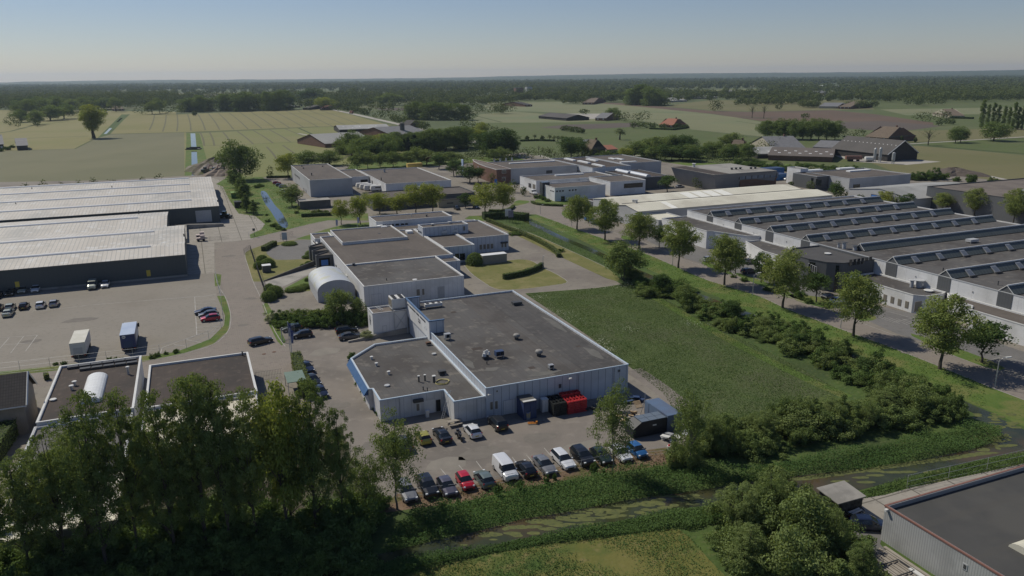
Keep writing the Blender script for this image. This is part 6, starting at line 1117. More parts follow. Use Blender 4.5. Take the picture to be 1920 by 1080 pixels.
# ================================================================ YARD OBJECTS
def crate_stack(u,v,n,col,label,grp):
    t=gthing('crate_stack',label,'crates',u,v,grp); 
    for k in range(n):
        z=.02+k*.3; m=MB(); a=.52; w_=.045
        for (x0,x1,y0,y1) in ((-a,a,-a,-a+w_),(-a,a,a-w_,a),(-a,-a+w_,-a+w_,a-w_),(a-w_,a,-a+w_,a-w_)): m.box(u+x0,u+x1,v+y0,v+y1,z,z+.19); m.box(u+x0*.97,u+x1*.97,v+y0*.97,v+y1*.97,z+.24,z+.28)
        m.box(u-a+.05,u+a-.05,v-a+.05,v+a-.05,z,z+.03); m.box(u-.02,u+.02,v-a+.05,v+a-.05,z,z+.25)
        m.build('crate',col,t)
ub,vb=UV(1073,785)
row='front','second','third','back'
for i in range(3):
    for j in range(3): crate_stack(49.4+i*1.1,97.1+j*1.1,7 if j<2 else 8,redm,f'stack of open red plastic crates, {ORD[i]} from the left in the {("front","middle","rear")[j]} row','red plastic crate stacks')
for i in range(2):
    for j in range(3): crate_stack(47.1+i*1.12,97.3+j*1.1,7,blackp,f'stack of black plastic crates, {("outer","inner")[i]} column, {("front","middle","rear")[j]} row','black plastic crate stacks')
def boxc(name,label,cat,px,py,w_,d_,h_,mat,top=None,topm=None,rot=0,lid=True):
    x,y=W(px,py); t=thing(name,label,cat,x,y,.02,G+rot); m=MB(); m.box(-w_/2,w_/2,0,d_,0,h_-.1); m.build('body',mat,t); m=MB(); m.box(-w_/2-.04,w_/2+.04,-.04,d_+.04,h_-.1,h_); m.build('lid' if lid else 'roof',topm or mat,t); return t
cb=boxc('storage_cabin','dark blue storage cabin with white strip on its roof by the hall wall','cabin',994,786,2.1,2.6,2.9,M('navy ribbed panels',(.03,.045,.11),(.04,.06,.14),.5,.45,stripe=(0,.45,.05,(.015,.03,.09),.8)),topm=concd,lid=False)
m=MB(); m.box(-1.05,1.05,0,.5,2.9,2.95); m.build('white_strip',trimw,cb); m=MB(); m.box(-1.0,-.03,-.04,0,.15,2.6); m.build('door',blueflat if False else navym,cb); m=MB(); m.box(.03,1.0,-.04,0,.15,2.6); m.build('door',navym,cb)
fr=boxc('fridge_cabinet','upright white cabinet between blue cabin and crate stacks','cabinet',1022.5,773,1.0,.9,2.1,trimw); m=MB(); m.box(-.45,.45,-.04,0,.1,1.9); m.build('door',wallp,fr)
boxc('bin','small white bucket left of the blue cabin','bin',976,774,.35,.35,.5,trimw); boxc('bin','small dark bin by the black doorway','bin',812,773,.5,.5,.9,darkst); boxc('bin','white upright bin by the annex door','bin',802,783,.5,.5,1.1,trimw)
boxc('compressor','blue and yellow machine standing before the blue cabin','machine',991,787,.6,.4,1.2,M('blue yellow casing',(.03,.12,.35),(.5,.4,.05),1.2,.5))
pj=thing('pallet_truck','orange hand pallet truck with long handle lying in the yard','pallet truck',*W(997,795),.02,G-.3); m=MB(); m.box(-.6,.6,-.27,-.1,.1,.2); m.box(-.6,.6,.1,.27,.1,.2); m.box(.6,.85,-.3,.3,.1,.45); m.build('forks',M('orange paint',(.5,.2,.04),rough=.5),pj); m=MB(); m.tube([(.8,0,.4),(1.9,0,.25)],.03,5); m.build('handle',blackp,pj)
def container(name,label,pxA,L,Wd,Hh,mat,topm,axis='v'):
    u,v=UV(*pxA); t=gthing(name,label,'container',u,v); u1,v1=(u+Wd,v+L) if axis=='v' else (u+L,v+Wd); m=MB(); m.box(u,u1,v,v1,.1,Hh); m.build('body',mat,t); m=MB(); m.box(u+.05,u1-.05,v+.05,v1-.05,Hh,Hh+.03); m.build('roof',topm,t)
    m=MB()
    for a in (u-.03,u1-.09):
        for b in (v-.03,v1-.09): m.box(a,a+.12,b,b+.12,0,Hh+.03)
    m.build('corner_post',mat,t); return t
u,v=UV(1243,812); ct=gthing('shipping_container','blue grey ribbed shipping container with a bright blue roof patch','container',u,v)
b0=UV(1205,778); m=MB(); ua,va=b0; m.box(ua,ua+2.45,va-6.6,va-.5,.1,2.6); m.build('body',contb,ct); m=MB(); m.box(ua+.06,ua+2.39,va-6.55,va-.55,2.6,2.63); m.build('roof',M('container roof blue',(.1,.12,.17),(.1,.15,.24),.25,.6),ct); m=MB(); m.box(ua-.04,ua,va-1.6,va-.6,.2,2.5); m.build('door',contb,ct)
m=MB(); m.tube([(ua,va-.4,2.6),(ua-.2,va+.3,0)],.05,5); m.tube([(ua+.3,va,0),(ua+.3,va,3.6)],.05,5); m.build('door_bar',steel,ct)
sk=gthing('waste_container','black waste container with six grey lids and sloping end','container',*UV(1185,826)); ua,va=UV(1187,824)
m=MB(); L=5.6; m.box(ua+1.3,ua+1.3+L-1.3,va,va+2.3,.15,2.35); m.add([(ua,va,.3),(ua+1.3,va,.15),(ua+1.3,va,2.35),(ua,va,1.5),(ua,va+2.3,.3),(ua+1.3,va+2.3,.15),(ua+1.3,va+2.3,2.35),(ua,va+2.3,1.5)],[(0,1,2,3),(7,6,5,4),(3,2,6,7),(0,3,7,4)]); m.build('body',M('black container paint',(.012,.014,.02),(.02,.022,.03),1,.45),sk)
for i in range(3):
    for j in range(2): m=MB(); m.box(ua+1.4+i*1.38,ua+1.4+i*1.38+1.3,va+.05+j*1.12,va+.05+j*1.12+1.06,2.35,2.42); m.build('lid',M('grey lid',(.13,.16,.2),rough=.4) if 'grey lid' not in bpy.data.materials else bpy.data.materials['grey lid'],sk)
m=MB(); m.box(ua+3.2,ua+3.8,va-.03,va,1.5,1.7); m.build('label_plate',trimw,sk)
# scrap, pallets, timber
def pile(px,py,a,b,n,label,mats,name,cat,s=.6):
    x,y=W(px,py); t=thing(name,label,cat,x,y,0,G); rg=random.Random(int(px*7))
    for k in range(len(mats)):
        m=MB()
        for i in range(n):
            cx,cy,cz=rg.uniform(-a,a),rg.uniform(-b,b),rg.uniform(0,.7); l,w_,h=rg.uniform(.3,1)*s,rg.uniform(.2,.6)*s,rg.uniform(.04,.35)*s; an=rg.uniform(0,PI); c_,s__=math.cos(an),math.sin(an); tl=rg.uniform(-.3,.3)
            m.add([(cx+dx*c_-dy*s__,cy+dx*s__+dy*c_,max(0,cz+dz+dx*tl)) for dx,dy,dz in ((-l,-w_,0),(l,-w_,0),(l,w_,0),(-l,w_,0),(-l,-w_,h),(l,-w_,h),(l,w_,h),(-l,w_,h))],[(0,3,2,1),(4,5,6,7),(0,1,5,4),(1,2,6,5),(2,3,7,6),(3,0,4,7)])
        m.build(('boards','offcuts','bags')[k],mats[k],t)
pile(1177,785,2.6,1.5,12,'untidy heap of pale timber and cardboard left of the black container',[woodm,woodg,blackp],'timber_heap','scrap heap'); pile(1118,768,1.6,.8,7,'clutter of dark bins and tubs right of the red crates',[blackp,concd],'yard_clutter','clutter'); pile(1188,752,1.3,.8,6,'dark rubbish and blue bags by the hall corner',[blackp,navym],'rubbish_bags','rubbish',.8); pile(1265,822,2.2,.7,5,'white sheets and scraps under the right light tree',[trimw,steel],'scrap_sheets','scrap',.7)
x,y=W(1196,763); t=thing('pallet','pale wooden pallet leaning beside the container','pallet',x,y,.05,G); m=MB()
for k in range(6): m.add([(-.6,-.5+k*.18,.1+k*.12),(.6,-.5+k*.18,.1+k*.12),(.6,-.38+k*.18,.18+k*.12),(-.6,-.38+k*.18,.18+k*.12)],[(0,1,2,3)])
m.build('boards',woodm,t); m=MB(); m.add([(-.6,-.5,.05),(-.5,-.5,.05),(-.5,.6,.78),(-.6,.6,.78),(.5,-.5,.05),(.6,-.5,.05),(.6,.6,.78),(.5,.6,.78)],[(0,1,2,3),(4,5,6,7)]); m.build('bearer',woodg,t)
x,y=W(1254,852); t=thing('gas_bottle','white upright bottle with red top near the right light tree','bottle',x,y,0); m=MB(); m.cyl(0,0,0,1.3,.3,12); m.build('body',trimw,t); m=MB(); m.cyl(0,0,1.3,1.5,.2,12,r2=.1); m.build('cap',redm,t)
x,y=W(852,797); t=thing('picnic_table','grey timber picnic table at the annex corner','table',x,y,0,G+.05); m=MB(); m.box(-1.1,1.1,-.35,.35,.7,.76); m.build('table_top',woodg,t)
for sy in (-1,1): m=MB(); a,b=sorted((sy*.6,sy*.85)); m.box(-1.1,1.1,a,b,.42,.47); m.build('bench',woodg,t)
for sx in (-.8,.8): m=MB(); m.box(sx-.05,sx+.05,-.8,.8,.34,.41); m.box(sx-.05,sx+.05,-.3,.3,.4,.7); m.box(sx-.05,sx+.05,-.5,-.4,0,.36);m.box(sx-.05,sx+.05,.4,.5,0,.36); m.build('leg',woodg,t)
# bottom right scrap by the shed
x,y=W(1600,972); t=thing('metal_ring_basket','round metal rim basket with white pipes behind the navy hatchback','basket',x,y,.02,0); m=MB(); N=18
for z in (.1,.7,1.1): m.tube([(1.1*math.cos(2*PI*k/N),1.1*math.sin(2*PI*k/N),z) for k in range(N+1)],.06,5)
m.build('rim',darkst,t); m=MB(); m.tube([(-.8,-.3,.9),(.7,.3,1.1)],.12,6); m.tube([(-.6,-.6,.9),(.8,0,1.1)],.12,6); m.build('pipe',trimw,t)
t=gthing('timber_stack','flat stack of pale planks and frames along the corrugated hall wall','timber',*UV(1660,1035)); u,v=UV(1655,1022)
m=MB(); rg=random.Random(4)
for k in range(16): m.box(u-4.4+k*.28,u-4.2+k*.28,v-9+rg.random(),v-.3-rg.random(),.05+.04*(k%3),.14+.04*(k%3))
m.build('planks',woodg,t); m=MB(); m.box(u-4,u-1,v-3,v-2.9,.3,.4); m.box(u-4,u-1,v-5,v-4.9,.3,.4); m.box(u-4,u-3.9,v-5,v-3,.3,.4); m.box(u-1.1,u-1,v-5,v-3,.3,.4); m.build('frame',darkst,t); m=MB(); m.box(u-1.4,u-.9,v-9,v-4.5,.25,.4); m.build('pale_beam',trimw,t)
boxc('old_cabinet','grey metal cabinet beside the old shed, half under leaves','cabinet',1568,968,2,1.2,1.3,steel)
# containers elsewhere
boxc('skip','lime green rimmed green skip beside the cone trees','skip',442.5,372,3.5,5,2.4,M('green skip',(.05,.12,.03),(.06,.14,.04),1,.6),topm=limem); boxc('skip','black skip in front of the green one','skip',449.5,390,3.5,4.5,2.4,M('black skip',(.02,.02,.02),(.03,.03,.03),1,.6),topm=blackp)
for i,(px,py,w_) in enumerate(((1462,338,11),(1450,326,14))): boxc('blue_container',('front','back')[i]+' blue container beside the slanted office','container',px,py,w_,6,2.8,M('blue container %d'%i,(.04,.14,.32),(.05,.17,.37),1,.5,stripe=(0,.5,.1,(.02,.09,.22),.7)),topm=navym)
boxc('garden_hut','small white roofed dark electricity hut on the garden lawn','hut',501,511,2.2,2.0,1.9,concd,topm=wallp,lid=False)
boxc('site_cabin','long pale site cabin beside the ball shaped tree','cabin',928,494,7.2,2.4,2.5,M('cabin slats',(.26,.24,.21),(.3,.28,.245),1,.7,stripe=(0,.3,.05,(.16,.15,.13),.7)),topm=wallp,lid=False)
boxc('concrete_bunker','long low concrete garage behind the pond','garage',592,391,12,6,3.2,concd,topm=conc,lid=False); boxc('bin_store','dark bin store below the shrub row','bin store',571,607,1.8,1.2,1.7,concd,topm=darkst,lid=False)
gwall=gthing('garden_wall','long dark sloping concrete wall beside the loading ramp','wall',24,178); a=UV(494,528);b=UV(590,499); m=MB(); m.add([(a[0],a[1],0),(b[0],b[1],0),(b[0],b[1]+.4,0),(a[0],a[1]+.4,0),(a[0],a[1],.2),(b[0],b[1],1.5),(b[0],b[1]+.4,1.5),(a[0],a[1]+.4,.2)],[(0,3,2,1),(4,5,6,7),(0,1,5,4),(1,2,6,5),(2,3,7,6),(3,0,4,7)]); m.build('wall_body',concd,gwall)
# ================================================================ STREET FURNITURE
def lamp(px,py,top,label,arm=1.5,ang=0,grp='street lamps'):
    x,y=W(px,py); h=HT(px,py,px,top); t=thing('street_lamp',label,'street lamp',x,y,0,ang,grp); m=MB(); m.tube([(0,0,0),(0,0,h*.9),(arm*.3,0,h*.985),(arm*.7,0,h)],[.09,.07,.055,.05],7); m.build('pole',steel,t); m=MB(); m.box(arm*.6,arm*1.1,-.13,.13,h-.06,h+.1); m.build('lamp_head',trimw,t)
lamp(1865,727,670,'street lamp nearest the right photo edge',2,.2); lamp(1411,554,512,'street lamp between the fifth and sixth street trees',1.6,.2); lamp(1013,401,384,'thin lamp post at the roundabout',1); lamp(1072,424,408,'thin lamp post left of the first street tree',1); lamp(1018,503,480,'short lamp post at the round lawn corner',.3); lamp(1261,498,480,'thin lamp post beside the fourth street tree',.8); lamp(1576,615,598,'thin lamp post left of the seventh street tree',.6)
def fence(pts,label,h=1.9,gap=2.8,mat=steel,r_=.035,name='chain_link_fence',infill=None):
    P_=[W(*p) for p in pts]; t=thing(name,label,'fence',P_[0][0],P_[0][1]); ox,oy=P_[0]; rails=MB()
    for a,b in zip(P_,P_[1:]):
        L=math.hypot(b[0]-a[0],b[1]-a[1]); n=max(1,int(L/gap))
        for k in range(n):
            x,y=a[0]+(b[0]-a[0])*k/n-ox,a[1]+(b[1]-a[1])*k/n-oy; m=MB(); m.cyl(x,y,0,h,r_,6); m.build('post',mat,t)
        for z in (h-.03,h*.5,.15): rails.tube([(a[0]-ox,a[1]-oy,z),(b[0]-ox,b[1]-oy,z)],.018,3)
        if infill:
            n2=int(L/.25)
            for k in range(n2): x,y=a[0]+(b[0]-a[0])*k/n2-ox,a[1]+(b[1]-a[1])*k/n2-oy; rails.tube([(x,y,.1),(x,y,h-.05)],.014,3)
    rails.build('wire',mat,t)
fence([(-20,702),(150,683),(250,672),(300,664),(350,654),(392,638),(415,615),(419,600),(414,560),(404,515)],'chain link fence curving round the left lot',gap=4.2); fence([(458,478),(470,470),(478,495),(487,522),(503,566)],'dark fence between garden and brick road',mat=darkst,gap=3,infill=1); fence([(745,934),(870,922),(960,903),(1090,878),(1180,858),(1290,848)],'low wire fence between car park and canal',h=1.2,gap=5.5)
fence([(375,453),(431,448)],'long low barrier gate across the slab yard',h=1.2,gap=3,name='barrier_gate',infill=1,mat=darkst); fence([(526,449),(551,443)],'grey sliding gate at the forecourt entrance',h=1.8,gap=3,name='sliding_gate',infill=1,mat=darkst); fence([(480,716),(530,708)],'black gate right of the brown roofed hall',h=1.7,gap=4,name='yard_gate',infill=1,mat=darkst); fence([(467,446),(480,441)],'short mesh fence at the slab yard entrance',gap=2)
fence([(1700,915),(1778,897),(1850,881),(1960,856)],'wire fence between canal and corrugated hall',h=1.8,gap=6)
gt=thing('mesh_gate','open grey mesh gate leaf beside the flags','gate',*W(530,641),0,RAD(60)); m=MB()
for k in range(16): m.tube([(k*.22,0,.1),(k*.22,0,2.6)],.02,4)
m.tube([(0,0,.1),(3.3,0,.1),(3.3,0,2.6),(0,0,2.6),(0,0,.1)],.05,4); m.build('leaf',steel,gt); m=MB(); m.cyl(-.1,0,0,2.8,.09,8); m.build('post',steel,gt)
m=None
for i,(px,py) in enumerate(((545,668),(549,682))):
    x,y=W(px,py); t=thing('flagpole',('back','front')[i]+' flagpole with limp blue and white flag at the gate','flag',x,y,0,.5*i,'flagpoles at the gate'); m=MB(); m.cyl(0,0,0,6.8,.06,8); m.build('pole',trimg,t); m=MB(); N=9
    m.add([(.08+.55*k/N+.04*math.sin(k*1.7),.12*math.sin(k*2.1+i),6.6-.5*k/N) for k in range(N)]+[(.05+.4*k/N,.12*math.sin(k*2.1+i+.5),3.9-.1*k/N) for k in range(N)],[(k,k+1,N+k+1,N+k) for k in range(N-1)]); m.build('flag_cloth',flagm,t)
for i,(px,py) in enumerate(((631,437),(671,432))):
    x,y=W(px,py); t=thing('flagpole',('left','right')[i]+' short flag in front of the yellow green trees','flag',x,y,0,.5,'short flags by the trees'); m=MB(); m.cyl(0,0,0,4.6,.06,8); m.build('pole',trimg,t); m=MB(); m.add([(.08,0,4.5),(.7,.1,4.4),(.6,-.05,2.4),(.08,0,2.5)],[(0,1,2,3)]); m.build('flag_cloth',flagm,t)
def signb(px,py,w_,h_,z,label,mat,posts=2,name='sign_board'):
    x,y=W(px,py); t=thing(name,label,'sign',x,y,0,G*.3); m=MB(); m.box(-w_/2,w_/2,-.05,.05,z,z+h_); m.build('panel',mat,t)
    for k in range(posts): m=MB(); xx=(-w_/3+k*w_*2/3) if posts>1 else 0; m.cyl(xx,.1,0,z+h_*.5,.06,6); m.build('post',darkst,t)
signb(953,417,2.2,2.6,2.2,'white board of the double sign at the canal corner',trimw); signb(958,418,1.8,2.4,2.0,'purple grey board of the double sign at the canal corner',M('faded purple board',(.2,.17,.24),(.3,.27,.32),2,.6)); signb(534,452,1.6,2.4,.4,'pale sign panel at the forecourt gate',M('pale blue grey panel',(.4,.45,.5),rough=.5)); signb(477,444,.8,.8,2,'round dark traffic signs on one post by the slab yard',darkst,1)
signb(930,352,1.2,2.8,1.2,'blue banner sign before the brick office',blueflat,1)
t=thing('carport','pale green sheet carport roof beside the clipped hedge','carport',*XY(11.9,122.5),0,G); m=MB(); m.box(-1.5,1.5,-1.5,3.5,2.3,2.4); m.build('roof',M('pale green sheet',(.13,.19,.155),(.16,.22,.18),1,.6,stripe=(90,.8,.05,(.15,.21,.17),.6)),t)
for sx in (-1.4,1.4):
    for sy in (-1.4,3.4): m=MB(); m.box(sx-.05,sx+.05,sy-.05,sy+.05,0,2.3); m.build('post',steel,t)
for px,py,l in ((440,683,'left'),(495,664,'middle'),(514,660,'right')): 
    x,y=W(px,py); m=MB(); m.cyl(0,0,.018,.03,.4,14); o=m.build('manhole_cover',rust,None,off=(0,0)); single(o,l+' one of three dark manhole covers on the brick road','manhole',x,y,0,0,'manhole covers')
br_=gthing('footbridge','small dark crossing over the straight ditch','bridge',*UV(362,281)); u,v=UV(363,280); 
br_.rotation_euler=(0,0,0); x,y=W(363,280); br_.location=(x,y,0); m=MB(); ORG[br_.name]=(0,0); m.box(-5,5,-3,3,0,.6); m.build('deck',concd,br_); m=MB(); m.box(-4,4,-3,-2.8,.6,1.6); m.box(-4,4,2.8,3,.6,1.6); m.build('railing',darkst,br_)
# ================================================================ TREES
trees([(1081.7,430,361,58),(1134,450,370,66),(1198,467,393,70),(1271.7,502,405.5,76),(1358,534,432,80),(1467,577,460,95),(1600,630,500,98),(1762,692,547,124)],'street','tall round street tree, %s from the left along the canal road','street trees along the canal road')
trees([(640,421,372,32),(676,421,360,40),(712,402,358,44),(745,403,362,42),(780,400,343,48),(811,398,340,46),(910,404,340,54),(944,401,339,40)],'yellow','yellow green tree, %s from the left in front of the dark flat hall','yellow green trees at the roundabout')
trees([(823,317,288,24),(851,330,298,26),(881,343,309,36),(897,342,312,20),(927,344,324,18),(873,390,362,26),(963,361,337,20),(982,367,350,12),(1093,365,345,26),(1152,358,345,24)],'small','small dark green round tree, %s from the left around the roundabout and white offices','small dark trees near the offices')
trees([(1103,418,380,24),(1236,464,423,30),(1379,513,459,34),(1427,530,473,36),(1530,567,507,46),(1841,680,597,80)],'small','small dark tree, %s from the left behind the street trees','small dark trees on the car park side')
for i,px in enumerate((44,78,113,145,174,206,266,296)):
    u,v=UV(px,335); d=ray(px,330); du,dv=toUV(d[0],d[1]); v=395; u=du*v/dv; x,y=XY(u,v); treexy('yellow' if i%3 else 'small',x,y,6.8+.9*math.sin(i*2),4.6+.7*math.sin(i*3),f'young tree, {ordw(i)} from the left in the row behind the back warehouse','young_tree','young trees behind the back warehouse')
trees([(441,352,305,32),(452,364,320,28),(459,380,331,40),(463,398,360,30),(476,402,372,26)],'cone','dense cone shaped tree, %s from the left beside the slab yard','cone shaped trees by the pond')
tree('oak',451,337,258,54,'big dark oak standing right of the rubble heap'); tree('yellow',540,334,285,34,'thin golden leaved tree in the hay field by the tall grey hall'); tree('small',507,333,310,10,'tiny conical tree between the oak and the golden tree'); tree('oak',578,312,281,44,'left of two dark round oaks behind the tall grey hall',group='two oaks behind the grey hall'); tree('oak',618,310,280,42,'right of two dark round oaks behind the tall grey hall',group='two oaks behind the grey hall')
tree('mid',548,387,344,44,'bushy grey green tree in front of the tall grey hall'); tree('willow',176,259,193,50,'lone tall willow leaning over the pale fields')
trees([(20,236,217,16),(35,240,216,12),(40,229,203,28),(68,234,205,26),(70,237,221,9),(95,226,196,42),(120,223,190,36),(143,216,195,20),(190,217,198,20),(50,215,183,36),(75,212,180,30),(105,207,180,38),(135,203,183,30),(160,202,186,26),(200,206,186,16),(210,204,184,16)],'oak','leafy farmyard tree, %s from the left in the far left group','trees of the far left group')
trees([(265,215,193,22),(285,214,190,24),(300,213,181,20),(318,214,191,20),(338,214,192,20)],'mid','airy tree, %s from the left at the start of the tree belt','airy trees at the belt start')
L=[]; rg=random.Random(11)
for k in range(24): x=350+k*8.4; t=k/23; L.append((x,210-t*4+rg.uniform(-1,1),186-12*math.sin(min(1,t*1.1)*1.5)+rg.uniform(-4,4),20+rg.uniform(-3,8)))
trees(L,'belt','green tree, %s from the left in the long belt beyond the striped field','trees of the long belt')
tree('small',365,217,208,7,'tiny round tree in front of the long belt'); tree('darkbig',580,192,162,34,'large dark round tree beyond the far road'); tree('yellow',608,206,181,30,'pale yellow green tree at the far road bend'); tree('conifer',665,194,161,12,'slim dark pointed conifer beyond the far road')
trees([(560,196,182,16),(624,196,181,14),(640,193,176,18),(655,196,178,14),(680,198,180,16),(693,199,183,14),(718,198,176,26),(735,197,172,30),(745,198,180,14),(775,205,184,18),(786,200,179,12),(800,196,178,14),(815,195,176,16),(830,192,175,18),(846,190,176,14),(560,188,176,12),(600,188,175,12)],'mid','garden tree, %s from the left in the village beyond the far road','garden trees beyond the far road')
trees([(645+k*5.6,207.5+k*1.1,196+k*.9,9) for k in range(9)],'yellow','small lime green tree, %s from the left along the far road','lime green trees along the far road')
trees([(738+k*6.2,228+k*1.7,214+k*1.4,11) for k in range(11)],'yellow','light green avenue tree, %s from the left on the road before the dark wood','light green avenue trees')
trees([(708,222,206,18),(722,223,202,20),(735,222,205,16),(755,222,200,18),(768,224,198,22),(782,224,192,24),(797,225,196,24),(812,225,193,26),(828,225,194,24),(843,225,196,22),(858,225,196,24),(872,225,198,22),(886,224,203,18),(775,214,192,18),(800,213,190,18),(830,212,190,18),(918,214,197,24),(900,211,196,14)],'belt','dark dense tree, %s from the left in the small wood beside the silvery field','trees of the small dark wood')
tree('copper',794,244,226,14,'small copper red tree beside the farmhouse complex'); tree('copper',800,309,290,28,'purple leaved tree near the low hall corner')
trees([(660,292,242,36),(672,296,250,36),(690,300,252,52),(713,298,250,44),(740,292,250,30),(757,287,256,20,'conifer'),(766,286,254,18,'conifer'),(778,284,247,20,'conifer'),(795,283,240,32),(815,283,236,36),(835,283,240,34),(851,281,232,32),(868,275,236,26),(727,300,262,30),(640,280,258,18)],'oak','big dark tree, %s from the left hiding the farmhouse complex','big trees before the farmhouse complex')
trees([(870,243,222,16),(881,250,222,18),(893,252,224,18),(905,254,228,20),(917,256,232,18),(930,258,236,20),(884,268,238,22),(900,272,240,24)],'yellow','light green tree, %s from the left on the rise behind the brick office','light green trees behind the brick office')
trees([(905,287,246,32),(922,293,240,38),(938,294,236,40),(952,293,240,34),(962,290,258,22)],'darkbig','dark tall tree, %s from the left in the clump behind the brick office','dark clump behind the brick office')
trees([(655,320,300,18),(670,318,285,22),(690,316,281,24),(713,314,283,22),(737,313,281,26),(765,311,283,28),(790,310,272,36),(828,306,284,32),(848,306,283,28),(862,308,290,20),(905,300,280,18),(925,301,278,22),(940,302,280,22),(955,303,284,18),(875,305,288,20)],'mid','soft green tree, %s from the left along the hall backs','soft green trees along the hall backs')
trees([(988,263,254,6),(1003,262,253,7),(1017,263,254,6),(1030,264,253,8),(1039,265,254,8),(1046,266,255,8),(1054,265,255,8),(1100,271,261,9)],'pollard','round grey pollard willow, %s from the left at the pasture edge','pollard willows at the pasture edge')
trees([(1056,245,236,9),(1063,246,235,9),(1071,247,237,9),(1078,248,237,9),(1085,249,238,9),(1092,250,241,8)],'pollard','grey green pollard, %s from the left beside the dark ploughed strip','pollards beside the ploughed strip')
trees([(1010,290,270,10),(1018,291,272,10),(1030,294,276,14),(1040,298,282,12),(1085,300,288,9),(1102,299,287,9)],'bare','thin spring tree, %s from the left near the roundabout road','thin trees near the roundabout road')
tree('pollard',1162,262,242,17,'big solitary round bush tree in the bright pasture'); tree('darkbig',1070,296,253,40,'very dark oak left of the black walled house'); tree('oak',1084,292,256,24,'dark oak directly behind the very dark one')
trees([(1095,214,204,14),(1148,222,200,24),(1158,226,210,14),(1172,228,209,16),(1195,229,211,18),(1208,228,207,22),(1187,240,228,10),(1200,240,228,14),(1213,240,229,14),(1225,240,230,12),(1244,240,231,14),(1270,240,231,12),(1283,240,233,12)],'oak','garden tree, %s from the left around the orange roofed farmhouse','trees around the orange roofed farmhouse')
trees([(1183+k*8.2,197.5+rg.uniform(-1,1),160+abs(k-2.5)*2.6+rg.uniform(-2,2),24) for k in range(9)],'belt','tall dark tree, %s from the left in the clump at the brown strip','tall clump at the brown strip')
trees([(1338,209,185,16),(1346,209,186,16)],'oak','%s of two close round trees in the brown field','close round trees in the brown field'); trees([(1410,221,193,18),(1432,222,193,20)],'bare','%s of two nearly bare trees on the brown strip','bare trees on the brown strip')
trees([(1434,258,223,26),(1447,259,221,26),(1462,260,220,28),(1478,260,222,24),(1490,262,221,26),(1505,261,221,28),(1520,262,220,28),(1535,262,220,28),(1550,262,221,30),(1565,262,224,24)],'oak','leafy green tree, %s from the left in the wide grove above the farm','wide grove above the farm')
trees([(1839,240,187,8),(1850,239,196,5.5),(1860,239,193,6),(1869,239,197,6),(1880,241,199,6),(1889,242,201,6),(1898,243,192,7),(1907,243,201,6),(1915,243,199,6),(1923,244,197,6)],'poplar','slim poplar, %s from the left in the tall row at the right','tall poplar row')
trees([(1740,272,238,30,'bare'),(1791,268,236,24),(1801,267,236,22),(1863,264,225,42),(1761,235,222,10),(1775,232,222,9),(1785,233,223,9)],'oak','solitary field tree, %s from the left along the pale farm lane','field trees along the farm lane')
trees([(1727,228,209,24),(1740,228,208,26),(1765,224,206,16),(1775,224,208,14)],'darkbig','dense dark tree, %s from the left beside the pale thatched farmhouse','dense trees by the pale thatched farmhouse')
trees([(1589,262,245,20,'mid'),(1612,258,240,18,'mid'),(1690,265,255,5,'small'),(1716,267,257,4,'small'),(1510,222,212,12),(1460,205,194,10)],'oak','small tree, %s from the left around the thatched and black barns','small trees around the barns')
trees([(1205,286,262,22),(1216,289,258,26),(1230,291,254,30),(1243,291,255,28),(1258,292,252,32),(1272,292,250,34,'darkbig'),(1287,288,248,30,'darkbig'),(1300,283,262,18),(1330,290,263,24),(1345,293,265,22),(1362,280,250,26),(1376,279,248,28)],'mid','mixed green tree, %s from the left in the grove above the slanted office','grove above the slanted office')
trees([(1275,302,276,22),(1296,304,278,22),(1316,304,284,20),(1336,305,285,22),(1348,306,284,22),(1365,307,286,20),(1385,308,288,20),(1400,309,290,18)],'small','dark rounded tree, %s from the left in the row above the slanted office','dark row above the slanted office')
trees([(1430,286,262,17),(1447,286,262,16),(1459,283,257,18),(1478,282,257,14)],'darkbig','very dark clipped tree, %s from the left beside the grey farmhouse','very dark trees by the grey farmhouse')
trees([(1308,354,328,22),(1333,354,330,18),(1351,353,328,18),(1376,351,327,22),(1393,347,336,12),(1439,344,331,14),(1520,356,339,16),(1482,352,340,10),(1251,360,326,36,'small')],'yellow','light green young tree, %s from the left before the slanted office','young trees before the slanted office')
trees([(1567,376,340,28),(1578,380,352,20),(1612,384,364,16),(1660,386,357,34,'yellow'),(1700,392,362,28),(1683,390,365,16),(1767,397,358,40,'street'),(1826,405,350,46,'street'),(1899,420,350,50,'street')],'small','tree, %s from the left behind the sawtooth roof','trees behind the sawtooth roof')
trees([(1170,527,448,62),(1165,522,470,48)],'mid','bushy green tree, %s of two grown together at the meadow corner','trees at the meadow corner')
tree('mid',633,603,534,52,'grey green tree rising in front of the arched tent'); tree('mid',672,604,556,30,'small tree between the arched tent and white block')
L=[(640+k*11+rg.uniform(-4,4),292-k*.9+rg.uniform(-6,6),262-k*1.0+rg.uniform(-6,6),24+rg.uniform(-5,8),('belt','belt','darkbig','yellow')[k%4]) for k in range(22)]
trees(L,'oak','wood edge tree, %s from the left filling the wood before the farmhouse complex','wood before the farmhouse complex')
L=[(880+k*17+rg.uniform(-6,6),297+rg.uniform(-5,4)+ (k>14)*3,278+rg.uniform(-5,4),18+rg.uniform(-4,6),('mid','yellow','small','oak')[k%4]) for k in range(22)]
trees(L,'mid','garden edge tree, %s from the left behind the estate halls','garden edge trees behind the halls')
L=[(1190+k*11+rg.uniform(-5,5),296+rg.uniform(-4,6),270+rg.uniform(-6,6),24+rg.uniform(-4,6),('mid','oak','darkbig')[k%3]) for k in range(20)]
trees(L,'mid','leafy tree, %s from the left in the green band above the slanted office','green band above the slanted office')
